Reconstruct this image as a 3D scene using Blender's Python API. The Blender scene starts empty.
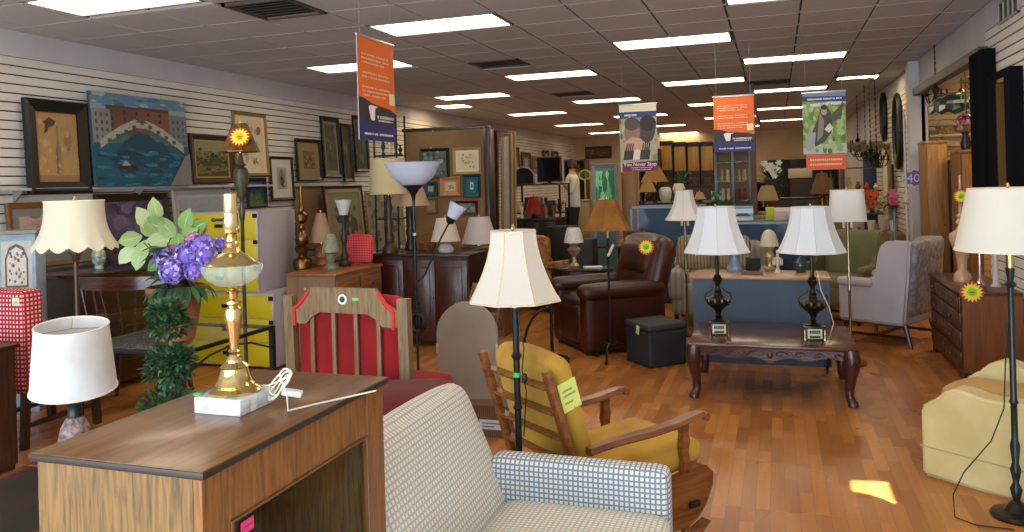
import bpy, bmesh, math, random
from mathutils import Vector, Matrix, Euler, noise
PI=math.pi; R=math.radians
scene=bpy.context.scene; COL=scene.collection
# ---------------------------------------------------------------- camera (photo frame 1024x532)
F=780.0; CX,CY=512.0,184.4; TH=math.atan(264/F); RO=0.028; EYE=1.6
fw=Vector((-math.sin(TH),math.cos(TH),0)); rt0=Vector((math.cos(TH),math.sin(TH),0)); up0=Vector((0,0,1))
rt=rt0*math.cos(RO)-up0*math.sin(RO); up=up0*math.cos(RO)+rt0*math.sin(RO)
cd=bpy.data.cameras.new('camera'); cam=bpy.data.objects.new('camera',cd); COL.objects.link(cam)
m=Matrix((rt,up,-fw)).transposed().to_4x4(); m.translation=Vector((0,0,EYE)); cam.matrix_world=m
cd.sensor_width=36; cd.lens=F/1024*36; cd.shift_y=-(266-CY)/1024; cd.clip_start=.05; cd.clip_end=200
scene.camera=cam
# ---------------------------------------------------------------- light and exposure
scene.view_settings.view_transform='Standard'; scene.view_settings.look='None'
scene.view_settings.gamma=1; scene.view_settings.use_curve_mapping=False
scene.view_settings.exposure=0.85
DAY=5.6; FIX=4.6; SUN=22.0
w=bpy.data.worlds.new('sky'); scene.world=w; w.use_nodes=True
w.node_tree.nodes['Background'].inputs[0].default_value=(.74,.88,1.0,1)
w.node_tree.nodes['Background'].inputs[1].default_value=DAY
pl=bpy.data.lights.new('window_daylight','AREA'); pl.shape='RECTANGLE'; pl.size=7.0; pl.size_y=2.5; pl.cycles.is_portal=True
po=bpy.data.objects.new('window_daylight',pl); COL.objects.link(po); po.location=(-2.1,-1.72,1.45); po.rotation_euler=(R(90),0,0)
sl=bpy.data.lights.new('sun','SUN'); sl.energy=SUN; sl.angle=R(.6); sl.color=(1,.9,.72)
so=bpy.data.objects.new('sun',sl); COL.objects.link(so)
SUND=Vector((.75,.1,1.3)).normalized()      # towards the sun
so.rotation_euler=SUND.to_track_quat('Z','Y').to_euler(); so.location=(8,3,8)

# ---------------------------------------------------------------- pixel rays -> places
def ray(x,y): return fw+rt*((x-CX)/F)-up*((y-CY)/F)
CAMP=Vector((0,0,EYE))
def fl(x,y,z=0.0): d=ray(x,y); return CAMP+d*((z-EYE)/d.z)
def onx(x,y,X): d=ray(x,y); return CAMP+d*(X/d.x)
def ony(x,y,Y): d=ray(x,y); return CAMP+d*(Y/d.y)
def sc(P): return (Vector(P)-CAMP).dot(fw)/F     # metres per pixel at P
# ---------------------------------------------------------------- colour
def lin(h):
    if isinstance(h,str):
        v=[int(h[i:i+2],16)/255 for i in (0,2,4)]
        return tuple(c/12.92 if c<=.04045 else ((c+.055)/1.055)**2.4 for c in v)
    return tuple(h)
MC={}
def mat(color='808080',rough=.6,metal=0,kind='plain',c2=None,sc_=10,bump=.15,emit=0,trans=0,alpha=1,coat=0,spec=.5):
    key=(color,rough,metal,kind,c2,sc_,bump,emit,trans,alpha,coat,spec)
    if key in MC: return MC[key]
    M=bpy.data.materials.new('%s_%s'%(kind,len(MC))); M.use_nodes=True; nt=M.node_tree; N=nt.nodes; L=nt.links
    P=N['Principled BSDF']; out=N['Material Output']
    c=lin(color)+(1,); P.inputs['Base Color'].default_value=c; P.inputs['Roughness'].default_value=rough
    P.inputs['Metallic'].default_value=metal; P.inputs['Coat Weight'].default_value=coat; P.inputs['Coat Roughness'].default_value=.15
    P.inputs['Specular IOR Level'].default_value=spec
    def nd(t,**k):
        n=N.new(t)
        for a,b in k.items(): setattr(n,a,b)
        return n
    tc=nd('ShaderNodeTexCoord')
    def mapp(s):
        mp=nd('ShaderNodeMapping'); mp.inputs['Scale'].default_value=s; L.new(tc.outputs['Object'],mp.inputs[0]); return mp
    def noise_(s,scale,det=4,dist=0):
        n=nd('ShaderNodeTexNoise'); n.inputs['Scale'].default_value=scale; n.inputs['Detail'].default_value=det; n.inputs['Distortion'].default_value=dist
        L.new(mapp(s).outputs[0],n.inputs[0]); return n
    def ramp(src,a,b,p0=.3,p1=.7):
        r=nd('ShaderNodeValToRGB'); r.color_ramp.elements[0].color=lin(a)+(1,); r.color_ramp.elements[1].color=lin(b)+(1,)
        r.color_ramp.elements[0].position=p0; r.color_ramp.elements[1].position=p1; L.new(src,r.inputs[0]); return r
    def bmp(src,st,dist=.01):
        b=nd('ShaderNodeBump'); b.inputs['Strength'].default_value=st; b.inputs['Distance'].default_value=dist
        L.new(src,b.inputs['Height']); L.new(b.outputs[0],P.inputs['Normal']); return b
    d2=c2 or color
    if kind.startswith('wood'):
        ax=kind[4:] or 'x'; s={'x':(1.2,14,14),'y':(14,1.2,14),'z':(14,14,1.2)}[ax]
        n=noise_(s,sc_*.35,6,.6); r=ramp(n.outputs[0],d2,color,.32,.62); L.new(r.outputs[0],P.inputs['Base Color']); bmp(n.outputs[0],bump,.003)
    elif kind=='fabric':
        n=noise_((1,1,1),sc_*30,2); n2=noise_((1,1,1),sc_*.4,3); r=ramp(n2.outputs[0],d2,color,.35,.65)
        L.new(r.outputs[0],P.inputs['Base Color']); bmp(n.outputs[0],bump*2,.002); P.inputs['Sheen Weight'].default_value=.06
    elif kind=='leather':
        n=noise_((1,1,1),sc_*5,4); n2=noise_((1,1,1),sc_*.5,3); r=ramp(n2.outputs[0],d2,color,.35,.65)
        L.new(r.outputs[0],P.inputs['Base Color']); bmp(n2.outputs[0],.5,.03)
    elif kind=='mottle':
        n=noise_((1,1,1),sc_,5); r=ramp(n.outputs[0],d2,color,.38,.62); L.new(r.outputs[0],P.inputs['Base Color']); bmp(n.outputs[0],bump,.003)
    elif kind=='marble':
        n=noise_((1,1,1),sc_,8,1.5); r=ramp(n.outputs[0],d2,color,.42,.52); L.new(r.outputs[0],P.inputs['Base Color'])
    elif kind=='stripe':
        wv=nd('ShaderNodeTexWave'); wv.inputs['Scale'].default_value=sc_; wv.inputs['Distortion'].default_value=.6; L.new(mapp((1,0,.0)).outputs[0],wv.inputs[0])
        r=ramp(wv.outputs[0],d2,color,.45,.55); L.new(r.outputs[0],P.inputs['Base Color'])
    elif kind in('check','dots','gingham'):
        # woven grid from two crossed sine bands in object space, on three axes
        sx=nd('ShaderNodeSeparateXYZ'); L.new(tc.outputs['Object'],sx.inputs[0])
        def band(o,th):
            a=nd('ShaderNodeMath',operation='MULTIPLY'); a.inputs[1].default_value=sc_*2*PI; L.new(sx.outputs[o],a.inputs[0])
            s=nd('ShaderNodeMath',operation='SINE'); L.new(a.outputs[0],s.inputs[0])
            g=nd('ShaderNodeMath',operation='GREATER_THAN'); g.inputs[1].default_value=th; L.new(s.outputs[0],g.inputs[0]); return g
        th=-.45 if kind=='dots' else 0
        bs=[band(i,th) for i in range(3)]
        ge=nd('ShaderNodeNewGeometry'); tv=nd('ShaderNodeVectorTransform',vector_type='NORMAL',convert_from='WORLD',convert_to='OBJECT'); L.new(ge.outputs['True Normal'],tv.inputs[0])
        sn=nd('ShaderNodeSeparateXYZ'); L.new(tv.outputs[0],sn.inputs[0])
        acc=None
        for i in range(3):   # ignore the band whose axis is the face normal
            ab=nd('ShaderNodeMath',operation='ABSOLUTE'); L.new(sn.outputs[i],ab.inputs[0])
            g=nd('ShaderNodeMath',operation='GREATER_THAN'); g.inputs[1].default_value=.7; L.new(ab.outputs[0],g.inputs[0])
            mx=nd('ShaderNodeMath',operation='MAXIMUM'); L.new(g.outputs[0],mx.inputs[0]); L.new(bs[i].outputs[0],mx.inputs[1])
            if acc is None: acc=mx
            else:
                mu=nd('ShaderNodeMath',operation='MULTIPLY' ); L.new(acc.outputs[0],mu.inputs[0]); L.new(mx.outputs[0],mu.inputs[1]); acc=mu
        mix=nd('ShaderNodeMix',data_type='RGBA'); L.new(acc.outputs[0],mix.inputs[0]); mix.inputs[6].default_value=lin(d2)+(1,); mix.inputs[7].default_value=c
        L.new(mix.outputs[2],P.inputs['Base Color']); bmp(acc.outputs[0],.25,.004)
    elif kind=='cols':
        a=nd('ShaderNodeAttribute',attribute_name='Col')
        if bump:
            n=noise_((1,1,1),sc_*3,4); mr=nd('ShaderNodeMapRange'); mr.inputs[3].default_value=1-bump; mr.inputs[4].default_value=1+bump*.6; L.new(n.outputs[0],mr.inputs[0])
            vm=nd('ShaderNodeVectorMath',operation='SCALE'); L.new(a.outputs['Color'],vm.inputs[0]); L.new(mr.outputs[0],vm.inputs['Scale']); L.new(vm.outputs[0],P.inputs['Base Color'])
        else: L.new(a.outputs['Color'],P.inputs['Base Color'])
    elif kind=='floor':
        mp=mapp((1,1,1)); mp.inputs['Rotation'].default_value=(0,0,R(90))
        b=nd('ShaderNodeTexBrick'); b.offset=.37; b.inputs['Scale'].default_value=1; b.inputs['Brick Width'].default_value=.42; b.inputs['Row Height'].default_value=.068
        b.inputs['Mortar Size'].default_value=.0012; b.inputs['Mortar Smooth'].default_value=.3; b.inputs['Bias'].default_value=0
        b.inputs['Color1'].default_value=lin('C78A4C')+(1,); b.inputs['Color2'].default_value=lin('9C6432')+(1,); b.inputs['Mortar'].default_value=lin('8A5A2C')+(1,)
        L.new(mp.outputs[0],b.inputs[0])
        n=noise_((16,1.2,1),1.6,6,.8); r=ramp(n.outputs[0],'DDB078','FFF2DC',.3,.7)
        mix=nd('ShaderNodeMix',data_type='RGBA',blend_type='MULTIPLY'); mix.inputs[0].default_value=.4; L.new(b.outputs[0],mix.inputs[6]); L.new(r.outputs[0],mix.inputs[7])
        L.new(mix.outputs[2],P.inputs['Base Color']); bmp(b.outputs[1],-.15,.002)
        n3=noise_((1,1,1),1.3,3); mr=nd('ShaderNodeMapRange'); mr.inputs[3].default_value=rough-.06; mr.inputs[4].default_value=rough+.1; L.new(n3.outputs[0],mr.inputs[0]); L.new(mr.outputs[0],P.inputs['Roughness'])
    elif kind=='tile':
        n=noise_((1,1,1),220,3); n2=noise_((1,1,1),.8,3); r=ramp(n2.outputs[0],d2,color,.3,.7); L.new(r.outputs[0],P.inputs['Base Color']); bmp(n.outputs[0],.5,.004)
    if emit:
        P.inputs['Emission Color'].default_value=c; P.inputs['Emission Strength'].default_value=emit
    if trans:   # lampshade cloth: light passes through
        t=nd('ShaderNodeBsdfTranslucent'); t.inputs[0].default_value=c; ms=nd('ShaderNodeMixShader'); ms.inputs[0].default_value=trans
        L.new(P.outputs[0],ms.inputs[1]); L.new(t.outputs[0],ms.inputs[2]); L.new(ms.outputs[0],out.inputs[0])
    if alpha<1: # thin clear glass
        t=nd('ShaderNodeBsdfTransparent'); ms=nd('ShaderNodeMixShader'); ms.inputs[0].default_value=alpha
        L.new(t.outputs[0],ms.inputs[1]); L.new(P.outputs[0],ms.inputs[2]); L.new(ms.outputs[0],out.inputs[0])
    MC[key]=M; return M
BRASS=lambda: mat('D2B878',.22,1); DBRASS=lambda: mat('6E5428',.35,1); CHROME=lambda: mat('C8CCD0',.18,1); IRON=lambda: mat('1B1D22',.45,.4)
PA=lambda: mat('888888',.65,kind='cols',bump=.25,sc_=12)
PF=lambda: mat('888888',.6,kind='cols',bump=0)
SHW=lambda c='F2EDE0',t=.35: mat(c,.85,kind='fabric',c2=c,sc_=14,bump=.05,trans=t)
# ---------------------------------------------------------------- mesh builder
class B:
    def __init__(s): s.V=[];s.Fc=[];s.Ci=[];s.cols=[];s.cur=0;s.T=Matrix();s.used=False
    def c(s,h):
        h=lin(h); s.used=True
        if h in s.cols: s.cur=s.cols.index(h)
        else: s.cols.append(h); s.cur=len(s.cols)-1
        return s
    def add(s,vs,fs,M=None):
        o=len(s.V); T=s.T@M if M is not None else s.T
        s.V+=[tuple(T@Vector(v)) for v in vs]; s.Fc+=[tuple(i+o for i in f) for f in fs]; s.Ci+=[s.cur]*len(fs); return s
    def bmadd(s,bm,M=None):
        bm.verts.index_update(); s.add([v.co.copy() for v in bm.verts],[[v.index for v in f.verts] for f in bm.faces],M); bm.free(); return s
    def box(s,x0,x1,y0,y1,z0,z1,bev=0,M=None,seg=2):
        bm=bmesh.new(); bmesh.ops.create_cube(bm,size=1)
        for v in bm.verts: v.co=Vector(((x0+x1)/2+v.co.x*(x1-x0),(y0+y1)/2+v.co.y*(y1-y0),(z0+z1)/2+v.co.z*(z1-z0)))
        if bev: bmesh.ops.bevel(bm,geom=bm.edges[:],offset=min(bev,abs(x1-x0)*.49,abs(y1-y0)*.49,abs(z1-z0)*.49),segments=seg,affect='EDGES',profile=.5)
        return s.bmadd(bm,M)
    def bc(s,c,h,rot=(0,0,0),bev=0):   # box by centre, full sizes, rotation
        M=Matrix.Translation(c)@Euler(rot).to_matrix().to_4x4()
        return s.box(-h[0]/2,h[0]/2,-h[1]/2,h[1]/2,-h[2]/2,h[2]/2,bev,M)
    def bar(s,a,b,w,d,bev=0,upv=(0,0,1)):  # rectangular bar from a to b
        a=Vector(a);b=Vector(b);z=(b-a); L=z.length; z.normalize(); u=Vector(upv)
        if abs(z.dot(u))>.98: u=Vector((0,1,0))
        x=u.cross(z).normalized(); y=z.cross(x)
        M=Matrix((x,y,z)).transposed().to_4x4(); M.translation=a
        return s.box(-w/2,w/2,-d/2,d/2,0,L,bev,M)
    def tube(s,pts,r,n=8,M=None):
        pts=[Vector(p) for p in pts]; k=len(pts); rs=r if isinstance(r,(list,tuple)) else [r]*k
        t0=(pts[1]-pts[0]).normalized(); u=Vector((0,0,1)) if abs(t0.z)<.9 else Vector((1,0,0)); x=u.cross(t0).normalized()
        vs=[];fs=[]
        for i,p in enumerate(pts):
            t=((pts[min(i+1,k-1)]-pts[max(i-1,0)])).normalized(); x=(x-t*x.dot(t)).normalized(); y=t.cross(x)
            for j in range(n): a=2*PI*j/n; vs.append(p+(x*math.cos(a)+y*math.sin(a))*rs[i])
        for i in range(k-1):
            for j in range(n): fs.append((i*n+j,i*n+(j+1)%n,(i+1)*n+(j+1)%n,(i+1)*n+j))
        fs.append(tuple(range(n))[::-1]); fs.append(tuple((k-1)*n+j for j in range(n)))
        return s.add(vs,fs,M)
    def lathe(s,prof,n=20,c=(0,0,0),sx=1,sy=1,ph=0,M=None,cap=True):
        vs=[];fs=[]
        for r,z in prof:
            for j in range(n): a=2*PI*j/n+ph; vs.append((c[0]+max(r,1e-4)*math.cos(a)*sx,c[1]+max(r,1e-4)*math.sin(a)*sy,c[2]+z))
        k=len(prof)
        for i in range(k-1):
            for j in range(n): fs.append((i*n+j,i*n+(j+1)%n,(i+1)*n+(j+1)%n,(i+1)*n+j))
        if cap: fs.append(tuple(range(n))[::-1]); fs.append(tuple((k-1)*n+j for j in range(n)))
        return s.add(vs,fs,M)
    def cyl(s,c,r,z0,z1,n=16): return s.lathe([(r,z0),(r,z1)],n,c)
    def ball(s,c,r,n=12,M=None):
        r=(r,r,r) if not hasattr(r,'__len__') else r
        k=max(5,n//2+1); pr=[(math.sin(PI*i/(k-1)),-math.cos(PI*i/(k-1))) for i in range(k)]
        MM=Matrix.Translation(c)@Matrix.Diagonal((r[0],r[1],r[2],1))
        if M is not None: MM=M@MM
        return s.lathe(pr,n,M=MM,cap=False)
    def prism(s,poly,a,b,ax='y',M=None):   # outline in the other two axes, extruded a..b along ax
        k=len(poly)
        f={'y':lambda p,t:(p[0],t,p[1]),'x':lambda p,t:(t,p[0],p[1]),'z':lambda p,t:(p[0],p[1],t)}[ax]
        vs=[f(p,a) for p in poly]+[f(p,b) for p in poly]
        fs=[tuple(range(k)),tuple(range(2*k-1,k-1,-1))]+[(i,i+k,(i+1)%k+k,(i+1)%k) for i in range(k)]
        return s.add(vs,fs,M)
    def soft(s,c,h,r,puff=0,n=8,rot=(0,0,0),M=None):  # rounded cushion block, full sizes h
        hx,hy,hz=h[0]/2,h[1]/2,h[2]/2; r=min(r,hx*.98,hy*.98,hz*.98); idx={};vs=[];fs=[]
        def P(u,v,w):
            k=(round(u,5),round(v,5),round(w,5))
            if k in idx: return idx[k]
            q=Vector((u*hx,v*hy,w*hz)); cl=Vector((max(-hx+r,min(hx-r,q.x)),max(-hy+r,min(hy-r,q.y)),max(-hz+r,min(hz-r,q.z))))
            d=q-cl; p=cl+(d.normalized()*r if d.length>1e-9 else d)
            if puff:
                b=((1-u*u)*(1-v*v),(1-v*v)*(1-w*w),(1-u*u)*(1-w*w)); p=p+Vector((u*b[1]*puff*.5,v*b[2]*puff*.5,w*b[0]*puff))
            idx[k]=len(vs); vs.append(p); return idx[k]
        g=[ -1+2*i/n for i in range(n+1)]
        # denser near the edges so the corner radius is round
        g=[math.copysign(1-(1-abs(t))**1.7 if abs(t)<1 else 1,t) if t else 0 for t in g]
        for ax in range(3):
            for sg in(-1,1):
                for i in range(n):
                    for j in range(n):
                        q=[]
                        for (a,b) in((i,j),(i+1,j),(i+1,j+1),(i,j+1)):
                            t=[0,0,0]; t[ax]=sg; t[(ax+1)%3]=g[a]; t[(ax+2)%3]=g[b]; q.append(P(*t))
                        fs.append(tuple(q if sg>0 else q[::-1]))
        MM=Matrix.Translation(c)@Euler(rot).to_matrix().to_4x4()
        if M is not None: MM=M@MM
        return s.add(vs,fs,MM)
    def quad(s,*p): return s.add(p,[tuple(range(len(p)))])
    def text(s,txt,size,x,z,y,align='CENTER',M=None,ext=.0008):
        cu=bpy.data.curves.new('t','FONT'); cu.body=txt; cu.size=size; cu.align_x=align; cu.extrude=ext; cu.resolution_u=2
        o=bpy.data.objects.new('t',cu); COL.objects.link(o); dg=bpy.context.evaluated_depsgraph_get(); me=o.evaluated_get(dg).to_mesh()
        MM=Matrix.Translation((x,y,z))@Matrix.Rotation(PI/2,4,'X')
        if M is not None: MM=M@MM
        s.add([v.co.copy() for v in me.vertices],[tuple(p.vertices) for p in me.polygons],MM)
        o.evaluated_get(dg).to_mesh_clear(); bpy.data.objects.remove(o); bpy.data.curves.remove(cu); return s
    def obj(s,name,m,parent=None,smooth=True,ang=38,label=None,loc=None,rot=None):
        me=bpy.data.meshes.new(name); me.from_pydata(s.V,[],s.Fc); me.update()
        bm=bmesh.new(); bm.from_mesh(me); bmesh.ops.remove_doubles(bm,verts=bm.verts[:],dist=1e-6) if len(s.V)<60000 and not s.used else None
        bmesh.ops.recalc_face_normals(bm,faces=bm.faces[:]) if not s.used else None
        bm.to_mesh(me); bm.free()
        if s.used:
            at=me.color_attributes.new('Col','FLOAT_COLOR','CORNER'); buf=[]
            for p,ci in zip(me.polygons,s.Ci): buf+=list(s.cols[ci]+(1,))*len(p.vertices)
            at.data.foreach_set('color',buf)
        if smooth:
            me.polygons.foreach_set('use_smooth',[True]*len(me.polygons)); me.set_sharp_from_angle(angle=R(ang))
        me.materials.append(m); o=bpy.data.objects.new(name,me); COL.objects.link(o)
        if parent: o.parent=parent
        if label: o['label']=label
        if loc is not None: o.location=loc
        if rot is not None: o.rotation_euler=rot
        return o
def tag(o,label,cat,group=None,kind=None):
    o['label']=label; o['category']=cat
    if group:o['group']=group
    if kind:o['kind']=kind
    return o
def thing(name,label,cat,loc=(0,0,0),rz=0,group=None,rot=None):
    o=bpy.data.objects.new(name,None); COL.objects.link(o); o.location=loc; o.rotation_euler=rot or (0,0,rz); o.empty_display_size=.1
    return tag(o,label,cat,group)
def struct(o): o['kind']='structure'; return o
def copy_tree(o,parent=None):
    c=o.copy(); COL.objects.link(c); c.parent=parent
    for ch in [x for x in COL.objects if x.parent==o]: copy_tree(ch,c)
    return c
# ================================================================ THE SETTING
XL,XR,YF,YB,ZC=-6.0,1.72,-1.8,24.0,3.0
WALL=lambda: mat('C8C4C6',.75,kind='mottle',c2='C0BCBE',sc_=3,bump=.03)
WHITE=lambda: mat('D9D3C8',.6,kind='mottle',c2='D1CBC0',sc_=3,bump=.03)
b=B(); b.box(XL-.1,3.7,YF-.1,YB+.1,-.1,0); struct(b.obj('floor',mat('9A5F30',.26,kind='floor',spec=.55),smooth=False))
# ceiling: lay-in tiles with recessed joints, rows of 2 x 2 ft tiles
b=B(); GX,GY=.5925,3.52/6; fixtures=[]
def fx(x0,y,wd=1.165,strength=1): fixtures.append((x0,x0+wd,y-.27,y+.27,strength))
for k in range(6): fx(-5.075,4.42+3.52*k)
for k in range(-1,6): fx(-3.31,6.25+3.52*k)
for k in range(-1,5): fx(-1.54,8.02+3.52*k)
for k in range(-1,5): fx(-.345,6.32+3.52*k)
fx(.86,12.35,.58,2.6); fx(-5.63,12.7,.62,2.6)
vents=[(-3.27,-2.69,8.25,8.75),(-3.27,-2.69,11.7,12.2),(-.33,.22,11.85,12.35),(-3.9,-3.33,4.85,5.4)]
def hole(x,y): return any(a-.02<x<b_+.02 and c-.02<y<d+.02 for a,b_,c,d,_ in fixtures) or any(a<x<b_ and c<y<d for a,b_,c,d in vents)
x0=-1.545-GX*8
for i in range(0,14):
    for j in range(0,45):
        xa=x0+GX*i; ya=6.25-GY*.5-GY*13+GY*j; xb=min(xa+GX,XR)
        if xa>=XR-.03: continue
        if hole((xa+xb)/2,ya+GY/2): continue
        b.box(max(xa+.008,XL),xb-.008,ya+.006,ya+GY-.006,ZC,ZC+.03,.004,seg=1)
b.box(XL,XR+.2,YF,YB,ZC+.05,ZC+.1)
ceil=struct(b.obj('ceiling',mat('C2C0C0',.9,kind='tile',c2='B9B6B4'),smooth=False))
b=B(); c_=0
for i in range(0,14):
    xa=x0+GX*i
    if xa<XR: b.box(xa-.006,xa+.006,YF,YB,ZC+.012,ZC+.03)
gr=struct(b.obj('trim_1',mat('3E3833',.8),smooth=False))  # dark bar colour paints the shade of the lengthwise gaps
b=B()
for j in range(0,46):
    ya=6.25-GY*.5-GY*13+GY*j; b.box(XL,XR,ya-.005,ya+.005,ZC+.003,ZC+.03)
gr=struct(b.obj('trim_2',mat('C9C0B8',.6),smooth=False))
# walls
def slats(b,x_in,side,y0,y1,z0,z1):  # boards along Y, face towards side
    z=z1
    while z-.077>z0:
        b.box(min(x_in,x_in-side*.018),max(x_in,x_in-side*.018),y0,y1,z-.0665,z,.004,seg=1); z-=.077
    b.box(min(x_in,x_in-side*.018),max(x_in,x_in-side*.018),y0,y1,z0,z-.0105)
b=B(); b.box(XL-.2,XL-.022,YF,YB,0,ZC+.1); b.box(XL-.022,XL-.004,YF,YB,2.785,ZC+.05)
wl=struct(b.obj('wall_left',WALL(),smooth=False))
b=B(); slats(b,XL,1,YF,YB,.1,2.78); o=b.obj('wall_panel',mat('E0D9D0',.55,kind='mottle',c2='D8D0C6',sc_=2,bump=.02),wl,smooth=False)
b=B(); b.box(XL-.0225,XL-.0205,YF,YB,.1,2.78); b.obj('groove_backing',mat('3B3632',.7),wl,smooth=False)
b=B(); b.box(XL,XL+.015,YF,YB,0,.1,.004); struct(b.obj('baseboard_left',mat('3A3735',.6),smooth=False))
OY0,OY1,OZ=7.62,10.85,2.58       # opening in the right wall
WY0,WY1,WZ0,WZ1=3.98+.26,4.36+.24,1.05,1.42  # unseen side opening added for the sun patch
# added opening placed so the sun through it lands on the floor patch
pc=Vector((.42,4.26,0)); k=(XR-pc.x)/SUND.x; pw=pc+SUND*k
WY0,WY1,WZ0,WZ1=pw.y-.175,pw.y+.205,pw.z-.15,pw.z+.50
b=B(); W=XR+.2
b.box(XR+.02,W,YF,WY0,0,ZC+.1); b.box(XR+.02,W,WY1,OY0,0,ZC+.1); b.box(XR+.02,W,WY0,WY1,0,WZ0); b.box(XR+.02,W,WY0,WY1,WZ1,ZC+.1)
b.box(XR,W,OY0,OY1,OZ,ZC+.1); b.box(XR+.02,XR+.06,OY1,YB,0,ZC+.1)
b.box(XR,XR+.02,YF,OY0,2.785,ZC+.05); b.box(XR,XR+.02,OY1,16.5,2.785,ZC+.05); b.box(XR,XR+.02,16.5,YB,0,ZC+.05)
wr=struct(b.obj('wall_right',WALL(),smooth=False))
b=B(); slats(b,XR,-1,WY1+.03,OY0,.1,2.78); slats(b,XR,-1,11.05,16.5,.1,2.78); slats(b,XR,-1,YF,WY0-.03,.1,2.78)
b.obj('wall_panel',mat('E0D9D0',.55,kind='mottle',c2='D8D0C6',sc_=2,bump=.02),wr,smooth=False)
b=B(); b.box(XR+.0185,XR+.0205,OY1,16.5,.1,2.78); b.box(XR+.0185,XR+.0205,WY1,OY0,.1,2.78); b.obj('groove_backing',mat('3B3632',.7),wr,smooth=False)
b=B(); b.box(XR,XR+.2,WY0-.03,WY0,WZ0-.03,WZ1+.03); b.box(XR-.0,XR+.2,WY1,WY1+.03,WZ0-.03,WZ1+.03); b.box(XR,XR+.2,WY0,WY1,WZ0-.03,WZ0); b.box(XR,XR+.2,WY0,WY1,WZ1,WZ1+.03)
b.box(XR+.02,XR+.05,WY0+.055,WY0+.075,WZ0,WZ1)
struct(b.obj('sun_patch_opening',mat('4A4845',.5),smooth=False))  # frame of the added opening, out of view, that shapes the sun patch
b=B(); b.box(XR-.075,XR+.02,OY0-.1,OY1+.05,OZ-.02,OZ+.075,.01); struct(b.obj('trim_3',mat('5B5049',.5,kind='woody',c2='4A403A'),smooth=False))
b=B(); b.box(1.60,XR+.09,10.85,11.05,0,ZC,.004); struct(b.obj('wall_pier',mat('C3C2C6',.6),smooth=False))
# alcove room behind the opening
b=B(); b.box(XR+.03,3.7,OY1+.35,OY1+.45,0,ZC+.1); b.box(3.6,3.7,OY0-.2,OY1+.35,0,ZC+.1); b.box(XR+.2,3.7,OY0-.3,OY0-.2,0,ZC+.1); b.box(XR+.2,3.7,OY0-.3,OY1+.4,ZC+.05,ZC+.1)
al=struct(b.obj('wall_alcove',mat('B59F83',.8),smooth=False))
b=B(); z=2.8
while z>.2: b.box(XR+.05,3.6,OY1+.33,OY1+.35,z-.066,z,.004,seg=1); z-=.077
b.obj('wall_panel',mat('D3BE9C',.6,kind='mottle',c2='C9B28E',sc_=2),al,smooth=False)
# back wall and a lower soffit there
b=B(); b.box(XL-.1,XR+.2,YB,YB+.1,0,ZC+.1); struct(b.obj('wall_back',mat('CDB891',.8,kind='mottle',c2='C2AC84',sc_=2,bump=.03),smooth=False))
# front (street) wall with the shop window
b=B(); b.box(XL-.1,XR+.2,YF-.15,YF,0,.15); b.box(XL-.1,XR+.2,YF-.15,YF,2.7,ZC+.1); b.box(XL-.1,-5.6,YF-.15,YF,.15,2.7); b.box(1.4,XR+.2,YF-.15,YF,.15,2.7)
struct(b.obj('wall_front',WALL(),smooth=False))
b=B()
for x in (-5.6,-3.87,-2.13,-.4,1.36): b.box(x,x+.05,YF-.12,YF-.05,.15,2.7)
b.box(-5.6,1.4,YF-.12,YF-.05,.15,.2); b.box(-5.6,1.4,YF-.12,YF-.05,2.65,2.7); b.box(-5.6,1.4,YF-.12,YF-.05,2.1,2.14)
wi=struct(b.obj('window_1',mat('6E7073',.4,.8),smooth=False))
b=B(); b.box(-5.58,1.38,YF-.09,YF-.085,.18,2.68); b.obj('pane',mat('FFFFFF',.02,alpha=.06),wi,smooth=False)
# fluorescent troffers
fxgroup='recessed fluorescent ceiling lights'
rng=random.Random(3)
def colname(x): return 'bright square' 
FM={}
def fixture(x0,x1,y0,y1,st,label):
    w_,d_=x1-x0,y1-y0; t=thing('ceiling_light',label,'ceiling light',((x0+x1)/2,(y0+y1)/2,ZC),0,fxgroup)
    key=(round(w_,2),st)
    if key not in FM:
        b=B(); q=.022
        b.box(-w_/2,w_/2,-d_/2,-d_/2+q,-.004,.05); b.box(-w_/2,w_/2,d_/2-q,d_/2,-.004,.05); b.box(-w_/2,-w_/2+q,-d_/2,d_/2,-.004,.05); b.box(w_/2-q,w_/2,-d_/2,d_/2,-.004,.05)
        f=b.obj('frame',mat('8F8A84',.4),t,smooth=False)
        b=B(); n=8 if w_>1 else 4
        for i in range(n):
            for j in range(4):
                xa=-w_/2+q+(w_-2*q)*i/n; xb=xa+(w_-2*q)/n; ya=-d_/2+q+(d_-2*q)*j/4; yb=ya+(d_-2*q)/4; cx,cy=(xa+xb)/2,(ya+yb)/2
                b.add([(xa,ya,.004),(xb,ya,.004),(xb,yb,.004),(xa,yb,.004),(cx,cy,.012)],[(0,1,4),(1,2,4),(2,3,4),(3,0,4)])
        g=b.obj('diffuser',mat('FFE2B0' if st>1 else 'FFEDD0',.3,emit=FIX*st),t,smooth=False)
        FM[key]=(f,g)
    else:
        for s_ in FM[key]:
            c=s_.copy(); COL.objects.link(c); c.parent=t
t0_=None
cn={-5.075:'far left column',-3.31:'second column from the left',-1.54:'third column from the left',-.345:'rightmost long column'}
on=['nearest','second nearest','third','fourth','fifth','sixth','seventh']
cnt={}
for (a,b_,c,d,st) in fixtures:
    if st>1: lb='short warm bright ceiling light by the right wall' if a>0 else 'short warm bright ceiling light by the left wall'
    else:
        k=cnt.get(a,0); cnt[a]=k+1; lb='%s fluorescent ceiling panel light in the %s'%(on[k],cn[a])
    fixture(a,b_,c,d,st,lb)
fixture(2.1,3.265,8.9,9.44,3.0,'added unseen ceiling light brightening the alcove on the right')  # lamp added out of view to brighten the alcove
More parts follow.
